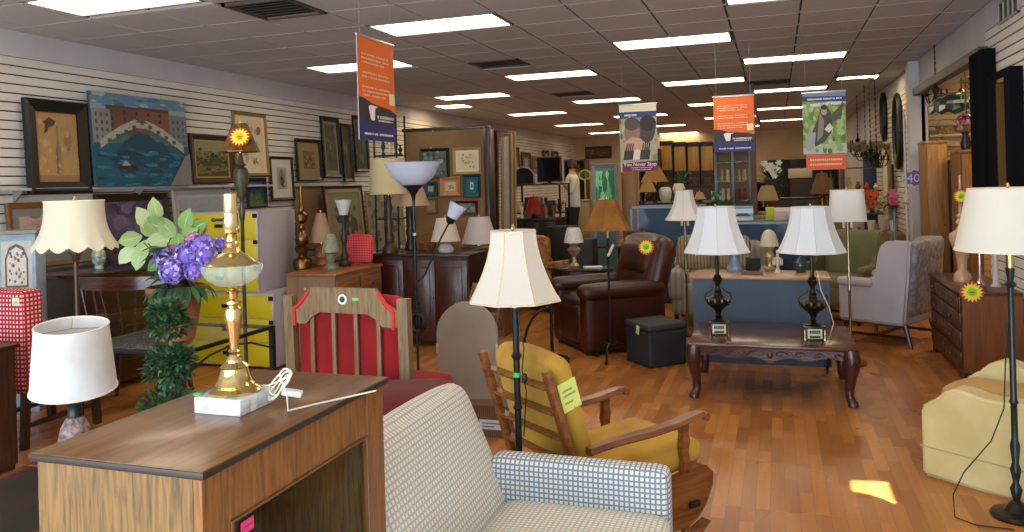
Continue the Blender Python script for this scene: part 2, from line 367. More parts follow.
# ceiling air vents
vl=['square dark ceiling air vent near the second row of lights','square dark ceiling air vent deeper in on the left','square dark ceiling air vent on the right above the hanging banners','dark ceiling air vent nearest the camera by the top edge']
for (x0_,x1_,y0_,y1_),lb in zip(vents,vl):
    t=thing('ceiling_vent',lb,'air vent',((x0_+x1_)/2,(y0_+y1_)/2,ZC),0,'ceiling air vents')
    w2,d2=(x1_-x0_)/2,(y1_-y0_)/2; b=B()
    for s0,s1,s2,s3 in ((-w2,w2,-d2,-d2+.03),(-w2,w2,d2-.03,d2),(-w2,-w2+.03,-d2,d2),(w2-.03,w2,-d2,d2)): b.box(s0,s1,s2,s3,-.01,.02)
    b.obj('frame',mat('5A4E44',.6),t,smooth=False)
    b=B()
    for i in range(7): y=-d2+.05+i*(2*d2-.1)/6; b.bc((0,y,.012),(2*w2-.06,.05,.004),(R(35),0,0))
    b.obj('louvre',mat('4A3F36',.6),t,smooth=False)
    b=B(); b.box(-w2,w2,-d2,d2,.042,.046); b.obj('duct_plate',mat('1B1815',.8),t,smooth=False)
# wall grille on the right bulkhead
t=thing('wall_vent','beige metal air grille high on the right wall','air vent',(XR-.002,6.86,2.84),-PI/2); b=B()
b.box(-.27,.27,-.015,0,-.085,-.07); b.box(-.27,.27,-.015,0,.07,.085)
for x in (-.27,-.132,.006-.006,.12,.255): b.box(x,x+.015,-.015,0,-.085,.085)
b.obj('frame',mat('A9A29C',.5),t,smooth=False)
b=B()
for i in range(9): b.box(-.26,.26,-.008,0,-.066+i*.0155,-.059+i*.0155)
b.obj('louvre',mat('5E5651',.6),t,smooth=False)
# ledge shelf on the left wall
t=thing('wall_ledge','long pale ledge shelf on the left slat wall under the upper pictures','shelf',(XL,4.0,1.66)); b=B(); b.box(0,.14,-1,4.15,0,.022,.004); b.obj('board',mat('B9B6B4',.5),t,smooth=False)
for y in (-.5,.8,2.1,3.4): b=B(); b.prism([(0,0),(.12,0),(0,-.11)],y,y+.012,'y'); b.obj('bracket',mat('8E8B88',.5),t,smooth=False)
# ================================================================ HELPERS FOR GOODS
def cord_pts(a,b,sag=.1,n=10,wob=.0,seed=0):
    rg=random.Random(seed); a=Vector(a);b=Vector(b); out=[]
    for i in range(n+1):
        t=i/n; p=a.lerp(b,t); p.z-=sag*4*t*(1-t); 
        if 0<i<n: p+=Vector((rg.uniform(-wob,wob),rg.uniform(-wob,wob),0))
        out.append(p)
    return out
def star_tag(parent,loc,r,rot=(0,0,0),inner='E8E030',core='8FD41E'):
    b=B(); 
    def star(n,r0,r1,y0,y1):
        b.prism([((r0 if i%2==0 else r1)*math.cos(PI*i/n),(r0 if i%2==0 else r1)*math.sin(PI*i/n)) for i in range(2*n)],y0,y1,'y')
    b.c('B0241A'); star(16,r,r*.93,0,.002); b.c(inner); star(16,r*.9,r*.62,-.002,0); b.c(core); star(12,r*.42,r*.34,-.003,-.002)
    b.c('9A3A10'); b.box(-r*.2,r*.2,-.004,-.003,-r*.05,r*.05); b.box(-r*.14,r*.14,-.004,-.003,-r*.2,-r*.13)
    return b.obj('price_sticker',PF(),parent,smooth=False,label='round red and yellow starburst price sticker',loc=loc,rot=rot)
def paper_tag(parent,loc,w_=.04,h_=.06,rot=(0,0,0),col='E8E3B0'):
    b=B(); b.c(col).box(-w_/2,w_/2,-.001,.001,-h_,0); b.c('8A8660').box(-w_*.3,w_*.3,-.0016,-.001,-h_*.6,-h_*.5); b.box(-w_*.2,w_*.25,-.0016,-.001,-h_*.8,-h_*.72)
    return b.obj('price_tag',PF(),parent,smooth=False,loc=loc,rot=rot)
def shade_mesh(rt,rb,h,n=24,flare=1.6,scallop=0,ph=0,rows=8,th=.003,lobes=10,sq=False,bulge=0):
    # open lampshade; top at z=h, bottom at 0, outer and inner skins
    b=B(); vs=[];fs=[]
    def skin(d):
        o=len(vs)
        for i in range(rows+1):
            t=i/rows; r=rt+(rb-rt)*(t**flare)+bulge*math.sin(PI*t)-d
            for j in range(n):
                a=2*PI*j/n+ph; z=h*(1-t)
                if scallop: z-=scallop*abs(math.sin(lobes*(a-ph)/2))*(t**6)
                rr=r
                if sq: # square with rounded corners
                    e=sq; rr=r/((abs(math.cos(a-ph))**e+abs(math.sin(a-ph))**e)**(1/e))
                vs.append((rr*math.cos(a),rr*math.sin(a),z))
        return o
    o1=skin(0); o2=skin(th)
    for i in range(rows):
        for j in range(n):
            k=(j+1)%n
            fs.append((o1+i*n+j,o1+(i+1)*n+j,o1+(i+1)*n+k,o1+i*n+k)); fs.append((o2+i*n+j,o2+i*n+k,o2+(i+1)*n+k,o2+(i+1)*n+j))
    for i in(0,rows):
        for j in range(n):
            k=(j+1)%n; fs.append((o1+i*n+j,o1+i*n+k,o2+i*n+k,o2+i*n+j))
    return b.add(vs,fs)
def add_shade(t,z0,h,rt,rb,m,n=24,flare=1.6,trim=None,fin='brass',ribs=True,spider=True,**k):
    ang=50 if n>=20 else 20
    o=shade_mesh(rt,rb,h,n,flare,**k).obj('lamp_shade',m,t,ang=ang,loc=(0,0,z0))
    ph=k.get('ph',0); sq=k.get('sq',0)
    if trim:
        def ring(b,r,z):
            pts=[]
            for j in range(n+1):
                a=2*PI*j/n+ph; rr=r
                if sq: rr=r/((abs(math.cos(a-ph))**sq+abs(math.sin(a-ph))**sq)**(1/sq))
                pts.append((rr*math.cos(a),rr*math.sin(a),z))
            b.tube(pts,.004,5)
        if not k.get('scallop'): b=B(); ring(b,rb,0.002); b.obj('bottom_trim',trim,o)
        b=B(); ring(b,rt,h)
        if ribs and n<=12:
            for j in range(n):
                a=2*PI*j/n+ph; b.tube([((rt+(rb-rt)*((i/8)**flare)+k.get('bulge',0)*math.sin(PI*i/8))*math.cos(a),(rt+(rb-rt)*((i/8)**flare)+k.get('bulge',0)*math.sin(PI*i/8))*math.sin(a),h*(1-i/8)) for i in range(9)],.0025,4)
        b.obj('top_trim',trim,o)
    if spider:
        b=B()
        for j in range(3): a=2*PI*j/3+.3; b.tube([(0,0,h-.012),(rt*.97*math.cos(a),rt*.97*math.sin(a),h-.004)],.0016,5)
        b.obj('spider',BRASS(),o)
    if fin:
        b=B(); b.lathe([(0,-.012),(.006,-.008),(.004,.002),(.009,.008),(.009,.014),(.003,.026),(0,.03)],10); b.obj('finial',mat('D8D4C8',.3) if fin=='white' else BRASS(),o,loc=(0,0,h))
    return o
def harp(t,z0,z1,r=.045,rz=0):
    b=B(); n=12; b.tube([(r*math.cos(a)*(1 if True else 1),0,(z0+z1)/2+(z1-z0)/2*math.sin(a)) for a in [-PI*.42+PI*.84*i/n+0 for i in range(n+1)]]+[],.0016,5)
    b.tube([(-r*math.cos(a),0,(z0+z1)/2+(z1-z0)/2*math.sin(a)) for a in [-PI*.42+PI*.84*i/n for i in range(n+1)]],.0016,5)
    return b.obj('harp',DBRASS(),t)
def bulb(t,z):
    b=B(); b.lathe([(.012,0),(.013,.02),(.022,.045),(.03,.07),(.026,.092),(.012,.104),(0,.106)],12); return b.obj('light_bulb',mat('EDEBE4',.15),t,loc=(0,0,z))
def lampx(name,label,px,py,z,prof,bm_,shade=None,shm=None,cat='table lamp',group=None,n=24,flare=1.6,rz=0,nb=18,trim=None,fin='brass',s=None,extra=None,loc=None,**k):
    """prof rows are (y, half width) in photo pixels measured up from the foot row py; shade is (ytop,ybottom,half top,half bottom)"""
    P=loc or fl(px,py,z); s=s or sc(P); t=thing(name,label,cat,P,rz,group)
    b=B(); b.lathe([(0,0)]+[(w_*s,(py-y)*s) for y,w_ in prof]+[(0,(py-prof[-1][0])*s)],nb,cap=False); b.obj('lamp_base',bm_,t,ang=45)
    if shade:
        yt,yb,wt,wb=shade; zb=(py-yb)*s; h=(yb-yt)*s; zt=(py-prof[-1][0])*s
        add_shade(t,zb,h,wt*s,wb*s,shm,n,flare,trim,fin,**k)
        so_=min(zb+h*.30,zb+.06); b=B()
        if zt<so_: b.cyl((0,0,0),.006,zt-.005,so_-.05 if so_-.05>zt else zt+.002,8)
        b.cyl((0,0,0),.014,max(zt-.004,so_-.055),so_,10); b.obj('socket',BRASS(),t)
        if h>.12: bulb(t,so_); harp(t,so_-.03,zb+h-.006)
    return t,s
# picture paint: list of (colour, polygon in unit coordinates)
def dabs(seed,cols,n,reg=(0,0,1,1),sz=.05,asp=1.0,k=6):
    rg=random.Random(seed); out=[]
    for i in range(n):
        cx,cy=rg.uniform(reg[0],reg[2]),rg.uniform(reg[1],reg[3]); s_=sz*rg.uniform(.5,1.3); a0=rg.uniform(0,6)
        out.append((rg.choice(cols),[(min(1,max(0,cx+s_*rg.uniform(.7,1.2)*math.cos(a0+2*PI*j/k))),min(1,max(0,cy+s_*asp*rg.uniform(.7,1.2)*math.sin(a0+2*PI*j/k)))) for j in range(k)]))
    return out
def rc(c,x0,y0,x1,y1): return (c,[(x0,y0),(x1,y0),(x1,y1),(x0,y1)])
def ell(c,cx,cy,rx,ry,n=14): return (c,[(cx+rx*math.cos(2*PI*i/n),cy+ry*math.sin(2*PI*i/n)) for i in range(n)])
def art_mesh(b,w_,h_,bg,shapes,y=0,x0=None,z0=0,lay=.00012,M=None):
    x0=-w_/2 if x0 is None else x0
    b.c(bg).add([(x0,y,z0),(x0+w_,y,z0),(x0+w_,y,z0+h_),(x0,y,z0+h_)],[(0,1,2,3)],M)
    for i,(c,pg) in enumerate(shapes):
        yy=y-lay*(i+1); b.c(c).add([(x0+p[0]*w_,yy,z0+p[1]*h_) for p in pg],[tuple(range(len(pg)))],M)
def picture(label,loc,w_,h_,rz,fw_=.04,fd=.03,fc='3A2414',fc2=None,mw=0,mc='E8E0CC',bg='8A7A60',shapes=(),tilt=0,group=None,name='framed_picture',fm=None,cat='picture',inner=None):
    """origin at the bottom centre of the back; the front looks along local -y"""
    t=thing(name,label,cat,loc,0,group,rot=(tilt,0,rz))
    if fw_:
        b=B(); 
        for a,c_,d_ in(((-w_/2,0),(w_/2,0),1),((w_/2,h_),(-w_/2,h_),1),((-w_/2,h_),(-w_/2,0),0),((w_/2,0),(w_/2,h_),0)):
            A=Vector((a[0],0,a[1]));C=Vector((c_[0],0,c_[1])); dr=(C-A).normalized(); ins=Vector((0,0,h_/2)) -Vector(((A.x+C.x)/2*-1,0,(A.z+C.z)/2)); 
            nrm=(Vector((0,0,h_/2))-(A+C)/2).normalized()
            sec=[(0,0),(0,-fd*.75),(fw_*.25,-fd),(fw_*.55,-fd*.8),(fw_,-fd*.55),(fw_,0)]
            vs=[];
            for e,sg in((A,1),(C,-1)):
                for (q,y) in sec: vs.append(e+nrm*q+dr*sg*q+Vector((0,y,0)))
            k=len(sec); b.add(vs,[(i,(i+1)%k,k+(i+1)%k,k+i) for i in range(k)])
        b.obj('frame',fm or mat(fc,.4,kind='woodx',c2=fc2 or fc,sc_=8),t,smooth=False)
    if inner:
        b=B(); q=fw_*.9; g=inner[1]
        for s0 in((-w_/2+q,w_/2-q,q,q+g),(-w_/2+q,w_/2-q,h_-q-g,h_-q),(-w_/2+q,-w_/2+q+g,q,h_-q),(w_/2-q-g,w_/2-q,q,h_-q)): b.box(s0[0],s0[1],-fd*.6,-.002,s0[2],s0[3])
        b.obj('fillet',mat(inner[0],.4,.3),t,smooth=False)
    q=fw_*.9; 
    if mw:
        b=B(); b.box(-w_/2+q,w_/2-q,-.006,-.001,q,h_-q); b.obj('mat_board',mat(mc,.85),t,smooth=False)
    b=B(); iw,ih=w_-2*(q+mw),h_-2*(q+mw); art_mesh(b,iw,ih,bg,shapes,y=-.0065 if fw_ else -.0305,z0=q+mw)
    b.obj('print',PA(),t,smooth=False)
    if not fw_:
        b=B(); b.box(-w_/2,w_/2,-.03,0,0,h_); b.obj('canvas_edge',mat('3A4C58',.7),t,smooth=False)
    return t
def leaf(b,p,d,L,W,c,up=(0,0,1),curl=.25,vein=None):
    p=Vector(p);d=Vector(d).normalized();u=Vector(up)
    x=d.cross(u); x=x.normalized() if x.length>.05 else Vector((1,0,0)); nn=x.cross(d).normalized()
    row=[(0,.12),(.25,.85),(.5,1),(.75,.7),(1,.0)]; vs=[]
    for t,w_ in row:
        ctr=p+d*L*t-nn*(curl*L*t*t); vs+=[ctr-x*W*w_/2+nn*W*.12*w_,ctr,ctr+x*W*w_/2+nn*W*.12*w_]
    fs=[]
    for i in range(4):
        o=i*3; fs+=[(o,o+1,o+4,o+3),(o+1,o+2,o+5,o+4)]
    b.c(c).add(vs,fs)
    if vein: b.c(vein).add([p+nn*.002,p+d*L*.5+nn*.004-nn*curl*L*.25+x*W*.03,p+d*L*.9-nn*(curl*L*.81)+nn*.003,p+d*L*.5+nn*.004-nn*curl*L*.25-x*W*.03],[(0,1,2,3)])
def soft_leg(b,x,y,z0,z1,r0,r1): b.lathe([(r0,z0),(r1,z1)],4,(x,y,0),ph=PI/4)

# ================================================================ FOREGROUND
# --- oak cabinet ---------------------------------------------------------
OAK=mat('86622F',.5,kind='woodz',c2='543A1A',sc_=22,bump=.25); OAKT=mat('80501F',.36,kind='woody',c2='5A3414',sc_=9,coat=.2)
OAKE=mat('33231A',.5,kind='woodx',c2='261A12',sc_=10)
cx0,cx1,cy0,cy1,cz=-1.405,-.985,1.14,1.85,1.1
t=thing('oak_cabinet','large oak cabinet with a glass door on its right side, holding the glass font lamp','cabinet',((cx0+cx1)/2,(cy0+cy1)/2,0))
X,Y=(cx1-cx0)/2,(cy1-cy0)/2
b=B(); b.box(-X+.003,X-.003,-Y+.003,Y-.003,cz-.01,cz,.002); b.obj('top',OAKT,t)
b=B(); b.box(-X,X,-Y,Y,cz-.016,cz-.0015,.003); b.obj('edge_moulding',OAKE,t)
b=B(); x0,x1,y0,y1=-X+.012,X-.014,-Y+.012,Y-.012
b.box(x0,x1-.02,y0,y0+.02,.0,cz-.016); b.box(x0,x1-.02,y1-.02,y1,0,cz-.016); b.box(x0+.001,x0+.015,y0+.02,y1-.02,.03,cz-.016); b.box(x0,x1-.02,y0+.02,y1-.02,.06,.08); b.box(x0+.015,x1-.05,y0+.02,y1-.02,.48,.498)
b.obj('body',OAK,t,smooth=False)
b=B(); b.box(x1-.02,x1,y0,y0+.075,0,cz-.016,.002); b.box(x1-.02,x1,y1-.085,y1,0,cz-.016,.002); b.box(x1-.02,x1,y0+.075,y1-.085,cz-.125,cz-.016,.002); b.box(x1-.02,x1,y0+.075,y1-.085,.0,.1,.002)
dd=b.obj('door',mat('94602E',.4,kind='woodz',c2='6A4120',sc_=20),t,smooth=False)
b=B(); b.box(x1-.014,x1-.010,y0+.075,y1-.085,.1,cz-.125); b.obj('pane',mat('1A1A10',.04,alpha=.12),dd,smooth=False)
b=B(); b.box(x1-.004,x1+.004,y1-.094,y1-.085,.1,cz-.125,.002); b.box(x1-.004,x1+.004,y0+.075,y0+.082,.1,cz-.125,.002); b.box(x1-.004,x1+.004,y0+.08,y1-.09,cz-.131,cz-.125,.002); b.obj('bead',mat('7A5230',.4,kind='woodz',c2='5A3A20'),dd,smooth=False)
b=B(); b.ball((x1+.012,y1-.05,.5),.014,10); b.obj('knob',DBRASS(),dd)
b=B(); b.c('E8408A').box(x1-.009,x1-.008,y0+.115,y0+.155,cz-.172,cz-.147); b.c('B02060').box(x1-.008,x1-.0075,y0+.125,y0+.147,cz-.161,cz-.158); b.obj('price_tag',PF(),dd,smooth=False,label='small pink price tag')
# --- brass and glass lamp -------------------------------------------------
P=fl(236,407,cz); s=sc(P)
t=thing('glass_font_lamp','bare brass table lamp with a ribbed clear glass font on a white marble block','table lamp',(P.x,P.y,cz)); t.scale=(.87,)*3
b=B(); b.box(-.072,.072,-.075,.075,0,.0425,.003); b.obj('marble_block',mat('E4E6E6',.25,kind='marble',c2='B9BDBF',sc_=14),t,smooth=False)
b=B(); b.c('4FBF4A').ball((-.075,-.055,.03),(.016,.012,.004),8); b.obj('price_sticker',PF(),t,label='green dot sticker')
def zz(y): return (407-y)*s*1.0
b=B(); b.lathe([(0,.028),(.068,.029),(.07,.035),(.062,.041),(.05,.046),(.052,.05),(.043,.062),(.036,.085),(.034,.092),(.038,.096),(.033,.1),(.022,.108),(.02,.118),(.013,.128),(.016,.136),(.011,.142),(.0125,.16),(.021,.215),(.0235,.235),(.0205,.25),(.012,.258),(.02,.264),(.02,.27),(.011,.276),(.013,.29),(.02,.297),(.012,.302),(.02,.308),(0,.309)],32,cap=False)
b.obj('lamp_base',mat('D8BE80',.16,1),t,ang=30)
b=B(); n=48; prof=[(.018,.308),(.04,.313),(.066,.33),(.078,.35),(.08,.362),(.074,.368),(.03,.372)]
vs=[];fs=[]
for i,(r,z) in enumerate(prof):
    for j in range(n): a=2*PI*j/n; q=1-.05*(j%4 in(0,))*(0<i<5); vs.append((r*q*math.cos(a),r*q*math.sin(a),z))
for i in range(len(prof)-1):
    for j in range(n): fs.append((i*n+j,i*n+(j+1)%n,(i+1)*n+(j+1)%n,(i+1)*n+j))
b.add(vs,fs); b.obj('glass_font',mat('CFE0D8',.05,alpha=.25),t,ang=12)
b=B(); b.lathe([(.0,.3705),(.062,.371),(.07,.366),(.073,.369),(.06,.376),(.052,.384),(.04,.392),(.026,.4),(.022,.408),(.016,.414),(.018,.424),(.014,.43),(.014,.44),(.0175,.446),(.013,.452),(0,.453)],32,cap=False); b.obj('collar',mat('D8BE80',.2,1),t,ang=30)
b=B(); b.lathe([(.0,.452),(.0215,.453),(.0235,.462),(.0205,.468),(.0195,.5),(.0205,.506),(.0185,.511),(.0185,.556),(.0165,.558),(.0165,.509),(.0,.508)],24,cap=False); so_=b.obj('socket',mat('DCC890',.22,1),t,ang=30)
b=B(); b.tube([(-.018,-.006,.488),(-.042,-.014,.488)],.0045,8); b.ball((-.044,-.0145,.488),.0065,8); b.obj('switch_key',mat('1A1715',.4),so_)
b=B(); b.lathe([(.0145,.508),(.0145,.55)],16); b.obj('insulating_sleeve',mat('D9D6C0',.5),so_)
b=B(); pts=[]
for i in range(60):
    a=i/59*2*PI*3.1; q=.035+.012*math.sin(i*.7); pts.append((.105+q*math.cos(a)*.75,.05+q*.5*math.sin(a),.045+.035*math.sin(a*.97+1)+.02*i/60))
b.tube([(.05,.04,.05),(.07,.045,.05)]+pts,.0026,6); b.tube([(.105,.05,.08),(.14,.03,.03),(.17,-.01,.004),(.2,.05,.004),(.3,.22,.004)],.0026,6)
cd_=b.obj('cord',mat('E3DDC2',.5),t)
b=B(); b.bc((.125,.075,.026),(.055,.03,.016),(0,.2,.4),.004); b.obj('plug',mat('E8E8E4',.4),cd_)
for o_ in list(t.children):
    if not o_.name.startswith(('marble_block','cord')): o_.location.z+=.014
# --- woven check settee ------------------------------------------------------
CK=mat('EAE6DA',.85,kind='dots',c2='7A8DA2',sc_=55)
CK2=mat('EAE5D8',.85,kind='dots',c2='BBB8B0',sc_=55)
t=thing('armchair','blue and cream woven check armchair in the foreground','armchair',(-.925,2.36,0))
# local frame: x forward, y to the far arm
b=B(); b.soft((.22,0,.33),(.62,.86,.18),.05,n=10); b.obj('seat_frame',CK,t,ang=60)
b=B(); b.soft((.26,0,.405),(.6,.66,.12),.045,puff=.012,n=10); b.obj('seat_cushion',CK2,t,ang=60)
b=B(); b.soft((-.0,0,0),(.15,.86,.62),.07,puff=.02,n=14); o=b.obj('backrest',CK2,t,ang=60,loc=(-.175,0,.555),rot=(0,R(-23),0))
for sy,nm in((.38,'far'),(-.38,'near')):
    b=B(); b.soft((.22,sy,.35),(.66,.11,.5),.035,n=12); b.obj('armrest',CK,t,ang=60)
for x,y in((-.02,-.38),(-.02,.38),(.46,-.38),(.46,.38)):
    b=B(); b.lathe([(.016,0),(.026,.25)],10,(x,y,0)); b.obj('leg',mat('6B4526',.4),t)
# --- beige bell floor lamp ------------------------------------------------------
P=Vector((-1.0,2.95,0)); s=sc(P)
t=thing('floor_lamp','iron floor lamp with a square beige bell shade right behind the check armchair','floor lamp',P,R(20))
b=B(); b.lathe([(0,0),(.13,0),(.135,.012),(.12,.022),(.04,.035),(.016,.05),(.0,.055)],24,cap=False); b.obj('foot',IRON(),t)
b=B(); b.tube([(0,0,.05),(0,0,1.12)],.0135,10); b.lathe([(.013,.9),(.022,.915),(.013,.93)],12); b.lathe([(.013,.7),(.02,.71),(.013,.72)],12); b.obj('pole',IRON(),t)
b=B(); b.tube([(.01,-.01,1.08),(.03,-.02,.95),(.02,-.02,.86),(.035,-.02,.78),(.02,-.02,.6)],.0028,6); b.ball((.03,-.024,.83),(.012,.012,.022),8); cdo=b.obj('cord',mat('14161A',.5),t)
b=B(); b.cyl((0,0,0),.0155,.832,.85,12); b.obj('price_sticker',mat('3FBF63',.5),t,label='green sticker band')
zt=1.6+(183-230)*s; zb=1.6-(302-183)*s
zt=fl(515,231,0); zt=CAMP.z+ray(515,231).z*s*F; zb=CAMP.z+ray(515,300).z*s*F
sh=add_shade(t,zb,zt-zb,.094,.19,SHW('EAE0D2',.3),n=8,flare=1.75,trim=mat('D8C8AE',.8),ph=PI/8,fin='brass')
b=B(); b.cyl((0,0,0),.015,zb-.03,zb+.04,10); b.obj('socket',BRASS(),t); bulb(t,zb+.04); harp(t,zb+.02,zt-.006)
# --- mustard cushioned rocker -----------------------------------------------------
RW=mat('8A5226',.32,kind='woodx',c2='5E3314',sc_=9,coat=.3); MU=mat('C79A36',.95,kind='fabric',c2='A97F28',sc_=12)
fd_=Vector((.62,.78,0)); A0=Vector((-.93,3.21,0))
t=thing('rocking_armchair','wooden armchair with mustard yellow cushions and scrolled arms behind the check armchair','armchair',A0,math.atan2(.78,.62)-PI/2)
t.rotation_euler=(0,0,math.atan2(.78,.62))   # local x = forward
for sy in(-.265,.265):
    b=B(); pr=[(-.02,.53,.04),(.12,.54,.05),(.3,.54,.06),(.45,.548,.065),(.56,.562,.06),(.62,.565,.045)]
    vs=[];fs=[]
    for (x,z,w_) in pr:
        for yy,zz_ in((-w_/2,-.008),(-w_/2*.8,.012),(w_/2*.8,.012),(w_/2,-.008),(w_/2*.6,-.018),(-w_/2*.6,-.018)): vs.append((x,sy+yy,z+zz_-.0))
    for i in range(len(pr)-1):
        for j in range(6): fs.append((i*6+j,i*6+(j+1)%6,(i+1)*6+(j+1)%6,(i+1)*6+j))
    fs+= [tuple(range(6)),tuple(len(vs)-1-j for j in range(6))]; b.add(vs,fs); b.tube([(.62,sy-.034,.555),(.62,sy+.034,.555)],.017,10)
    b.obj('armrest',RW,t)
    b=B(); b.prism([(-.02,.2),(.02,.2),(.018,.3),(.028,.36),(.016,.42),(.026,.47),(.018,.5),(.024,.55),(-.02,.55),(-.014,.5),(-.022,.44),(-.012,.38),(-.02,.3)],sy-.016,sy+.016,'y',M=Matrix.Translation((.5,0,0))); b.obj('arm_post',RW,t,smooth=False)
    b=B(); ol=[(.56,.36),(.62,.34),(.66,.3),(.655,.25),(.61,.17),(.55,.12),(.5,.1),(-.1,.1),(-.1,.2),(.0,.26),(.3,.3),(.5,.33)]
    b.prism(ol,sy-.02,sy+.02,'y'); b.obj('side_panel',RW,t,smooth=False)
    b=B(); b.prism([(-.32,.09),(-.28,.05),(-.1,.012),(.15,0),(.4,.012),(.58,.05),(.64,.09),(.62,.1),(.55,.075),(.4,.045),(.15,.035),(-.1,.045),(-.28,.085)],sy-.018,sy+.018,'y'); b.obj('rocker',RW,t,smooth=False)
    for x in(-.05,.5):
        b=B(); b.tube([(x,sy,.03),(x,sy,.14)],.018,8); b.obj('leg',RW,t)
    b=B(); b.bar((-.02,sy*.92,.28),(-.2,sy*.92,.87),.03,.045,.008,upv=(0,1,0)); b.obj('back_post',RW,t)
b=B()
for k in range(5): u=.15+k*.19; b.bar((-.035-.165*u,-.235,.3+.55*u),(-.035-.165*u,.235,.3+.55*u),.012,.05,.003,upv=(1,0,0))
b.obj('back_slats',RW,t,smooth=False)
b=B(); b.soft((0,0,0),(.12,.46,.58),.055,puff=.03,n=12); bk=b.obj('back_cushion',MU,t,ang=70,loc=(-.04,0,.62),rot=(0,R(-16),0))
b=B(); b.soft((0,0,0),(.68,.47,.12),.055,puff=.03,n=12); b.obj('seat_cushion',MU,t,ang=70,loc=(.33,0,.36),rot=(0,R(-4),0))
b=B(); b.bar((.5,-.25,.2),(.5,.25,.2),.03,.06); b.bar((-.08,-.25,.2),(-.08,.25,.2),.03,.06); b.obj('stretcher',RW,t,smooth=False)
b=B(); b.c('D8E27A').box(-.045,.045,-.002,0,-.06,.06); b.c('9AA050').box(-.03,.03,-.003,-.002,.0,.008); b.box(-.03,.02,-.003,-.002,.02,.028); b.box(-.03,.01,-.003,-.002,-.03,-.022)
b.obj('price_tag',PF(),t,smooth=False,loc=(-.09,-.241,.76),rot=(0,R(-16),0))
b=B(); b.soft((.53,-.27,.16),(.02,.02,.05),.008); b.box(.5,.56,-.30,-.285,.18,.205,.003); b.obj('latch',IRON(),t)
# --- front right floor lamp --------------------------------------------------------
P=fl(1017,517,0); s=sc(P)
t=thing('floor_lamp','tall iron floor lamp with a wide white empire shade at the right edge','floor lamp',P)
def zr(y,x=1016): return EYE+ray(x,y).z*s*F
b=B(); b.lathe([(0,0),(.105,0),(.11,.01),(.1,.022),(.05,.03),(.032,.06),(.02,.075),(.0,.08)],28,cap=False); b.obj('foot',mat('2A2420',.35,.7),t)
b=B(); b.lathe([(.012,.07),(.02,.1),(.026,.13),(.012,.16),(.018,.19),(.024,.22),(.014,.25),(.022,.33),(.014,.36),(.014,.52),(.02,.53),(.014,.545),(.013,1.06),(.026,1.075),(.013,1.09),(.02,1.15),(.0,1.16)],16,cap=False); b.obj('pole',mat('2E3A38',.35,.6),t)
add_shade(t,zr(250),zr(188)-zr(250),.165,.225,SHW('F4F2E8',.35),n=40,flare=1.0,trim=mat('E8E0C8',.8))
b=B(); b.cyl((0,0,0),.017,1.14,1.24,12); b.obj('socket',BRASS(),t); bulb(t,1.24); harp(t,1.2,zr(188)-.006)
b=B(); b.tube([(-.012,0,.9),(-.03,0,.7),(-.04,0,.5),(-.1,-.02,.35),(-.22,-.04,.2),(-.27,-.06,.1),(-.27,-.08,.004),(-.2,-.15,.004),(-.05,-.16,.004)],.003,6); b.obj('cord',mat('14120F',.5),t)
P2=fl(1018,523,0)
t=thing('wire_basket_lantern','small black wire cage ornament with an amber glass ball at the lower right corner','lantern',(P.x+.10,P.y-.22,0)); 
b=B()
for j in range(8): a=2*PI*j/8; b.tube([(.09*math.sin(PI*i/10)*math.cos(a)*1.0,.09*math.sin(PI*i/10)*math.sin(a),.005+.09*(1-math.cos(PI*i/10))) for i in range(11)],.003,5)
b.lathe([(.09,.092),(.093,.095),(.09,.098)],20); b.obj('cage',IRON(),t)
b=B(); b.ball((0,0,.07),(.055,.055,.055),14); b.obj('glass_ball',mat('C98A3A',.1),t)
# --- cream armchair right ------------------------------------------------------------
CR=mat('D9CB96',.9,kind='fabric',c2='C9B97E',sc_=9)
dv=Vector((.8,-.6,0)); A=Vector((.69,4.60,0))
t=thing('armchair','low cream brocade armchair with scrolled arms at the right edge','armchair',A,0); t.rotation_euler=(0,0,math.atan2(-dv.y,-dv.x))  # local x = forward; y = left
def scr_arm(y0,y1):
    ol=[(0,.0),(0,.36),(-.02,.385),(-.06,.40),(-.1,.44),(-.14,.478),(-.19,.49),(-.25,.48),(-.32,.465),(-.8,.50),(-.84,.0)]
    return [(x,z) for x,z in ol]
for y0,y1 in((.0,.15),(-.48,-.33)):
    b=B(); bm=bmesh.new(); B0=B(); B0.prism([(x,z+(.07 if y0<-.1 and z>.3 else 0)) for x,z in scr_arm(0,0)],y0,y1,'y')
    me=[bm.verts.new(v) for v in B0.V]; [bm.faces.new([me[i] for i in f]) for f in B0.Fc]; bmesh.ops.recalc_face_normals(bm,faces=bm.faces[:]); bmesh.ops.bevel(bm,geom=bm.edges[:],offset=.018,segments=3,affect='EDGES')
    b.bmadd(bm); b.obj('armrest',CR,t,ang=60,loc=(0,-.15,0))
b=B(); b.box(-.8,-.012,-.48,-.155,.03,.2,.01); b.obj('seat_frame',CR,t,loc=(0,0,0))
b=B(); b.soft((-.38,-.325,.36),(.74,.32,.2),.06,puff=.02,n=10); b.obj('seat_cushion',mat('C9A05E',.9,kind='fabric',c2='BA9250',sc_=9),t,ang=60)
b=B(); b.soft((-.88,-.315,.47),(.2,.62,.86),.07,puff=.02,n=10); b.obj('backrest',CR,t,ang=60)
b=B(); b.box(-.82,.004,-.004,.004,.155,.163,.003); b.obj('piping',mat('B8A974',.9),t,loc=(0,.0,0))
for x,y in((-.05,-.05),(-.05,-.56),(-.85,-.05),(-.85,-.56)):
    b=B(); b.cyl((x,y,0),.018,0,.03,10); b.obj('leg',mat('2A1C12',.4),t)
# ================================================================ LEFT SIDE
DW=lambda ax='x': mat('3A1E12',.35,kind='wood'+ax,c2='22110A',sc_=8,coat=.25)
MW=lambda ax='x': mat('7A4A24',.4,kind='wood'+ax,c2='55301A',sc_=9,coat=.2)
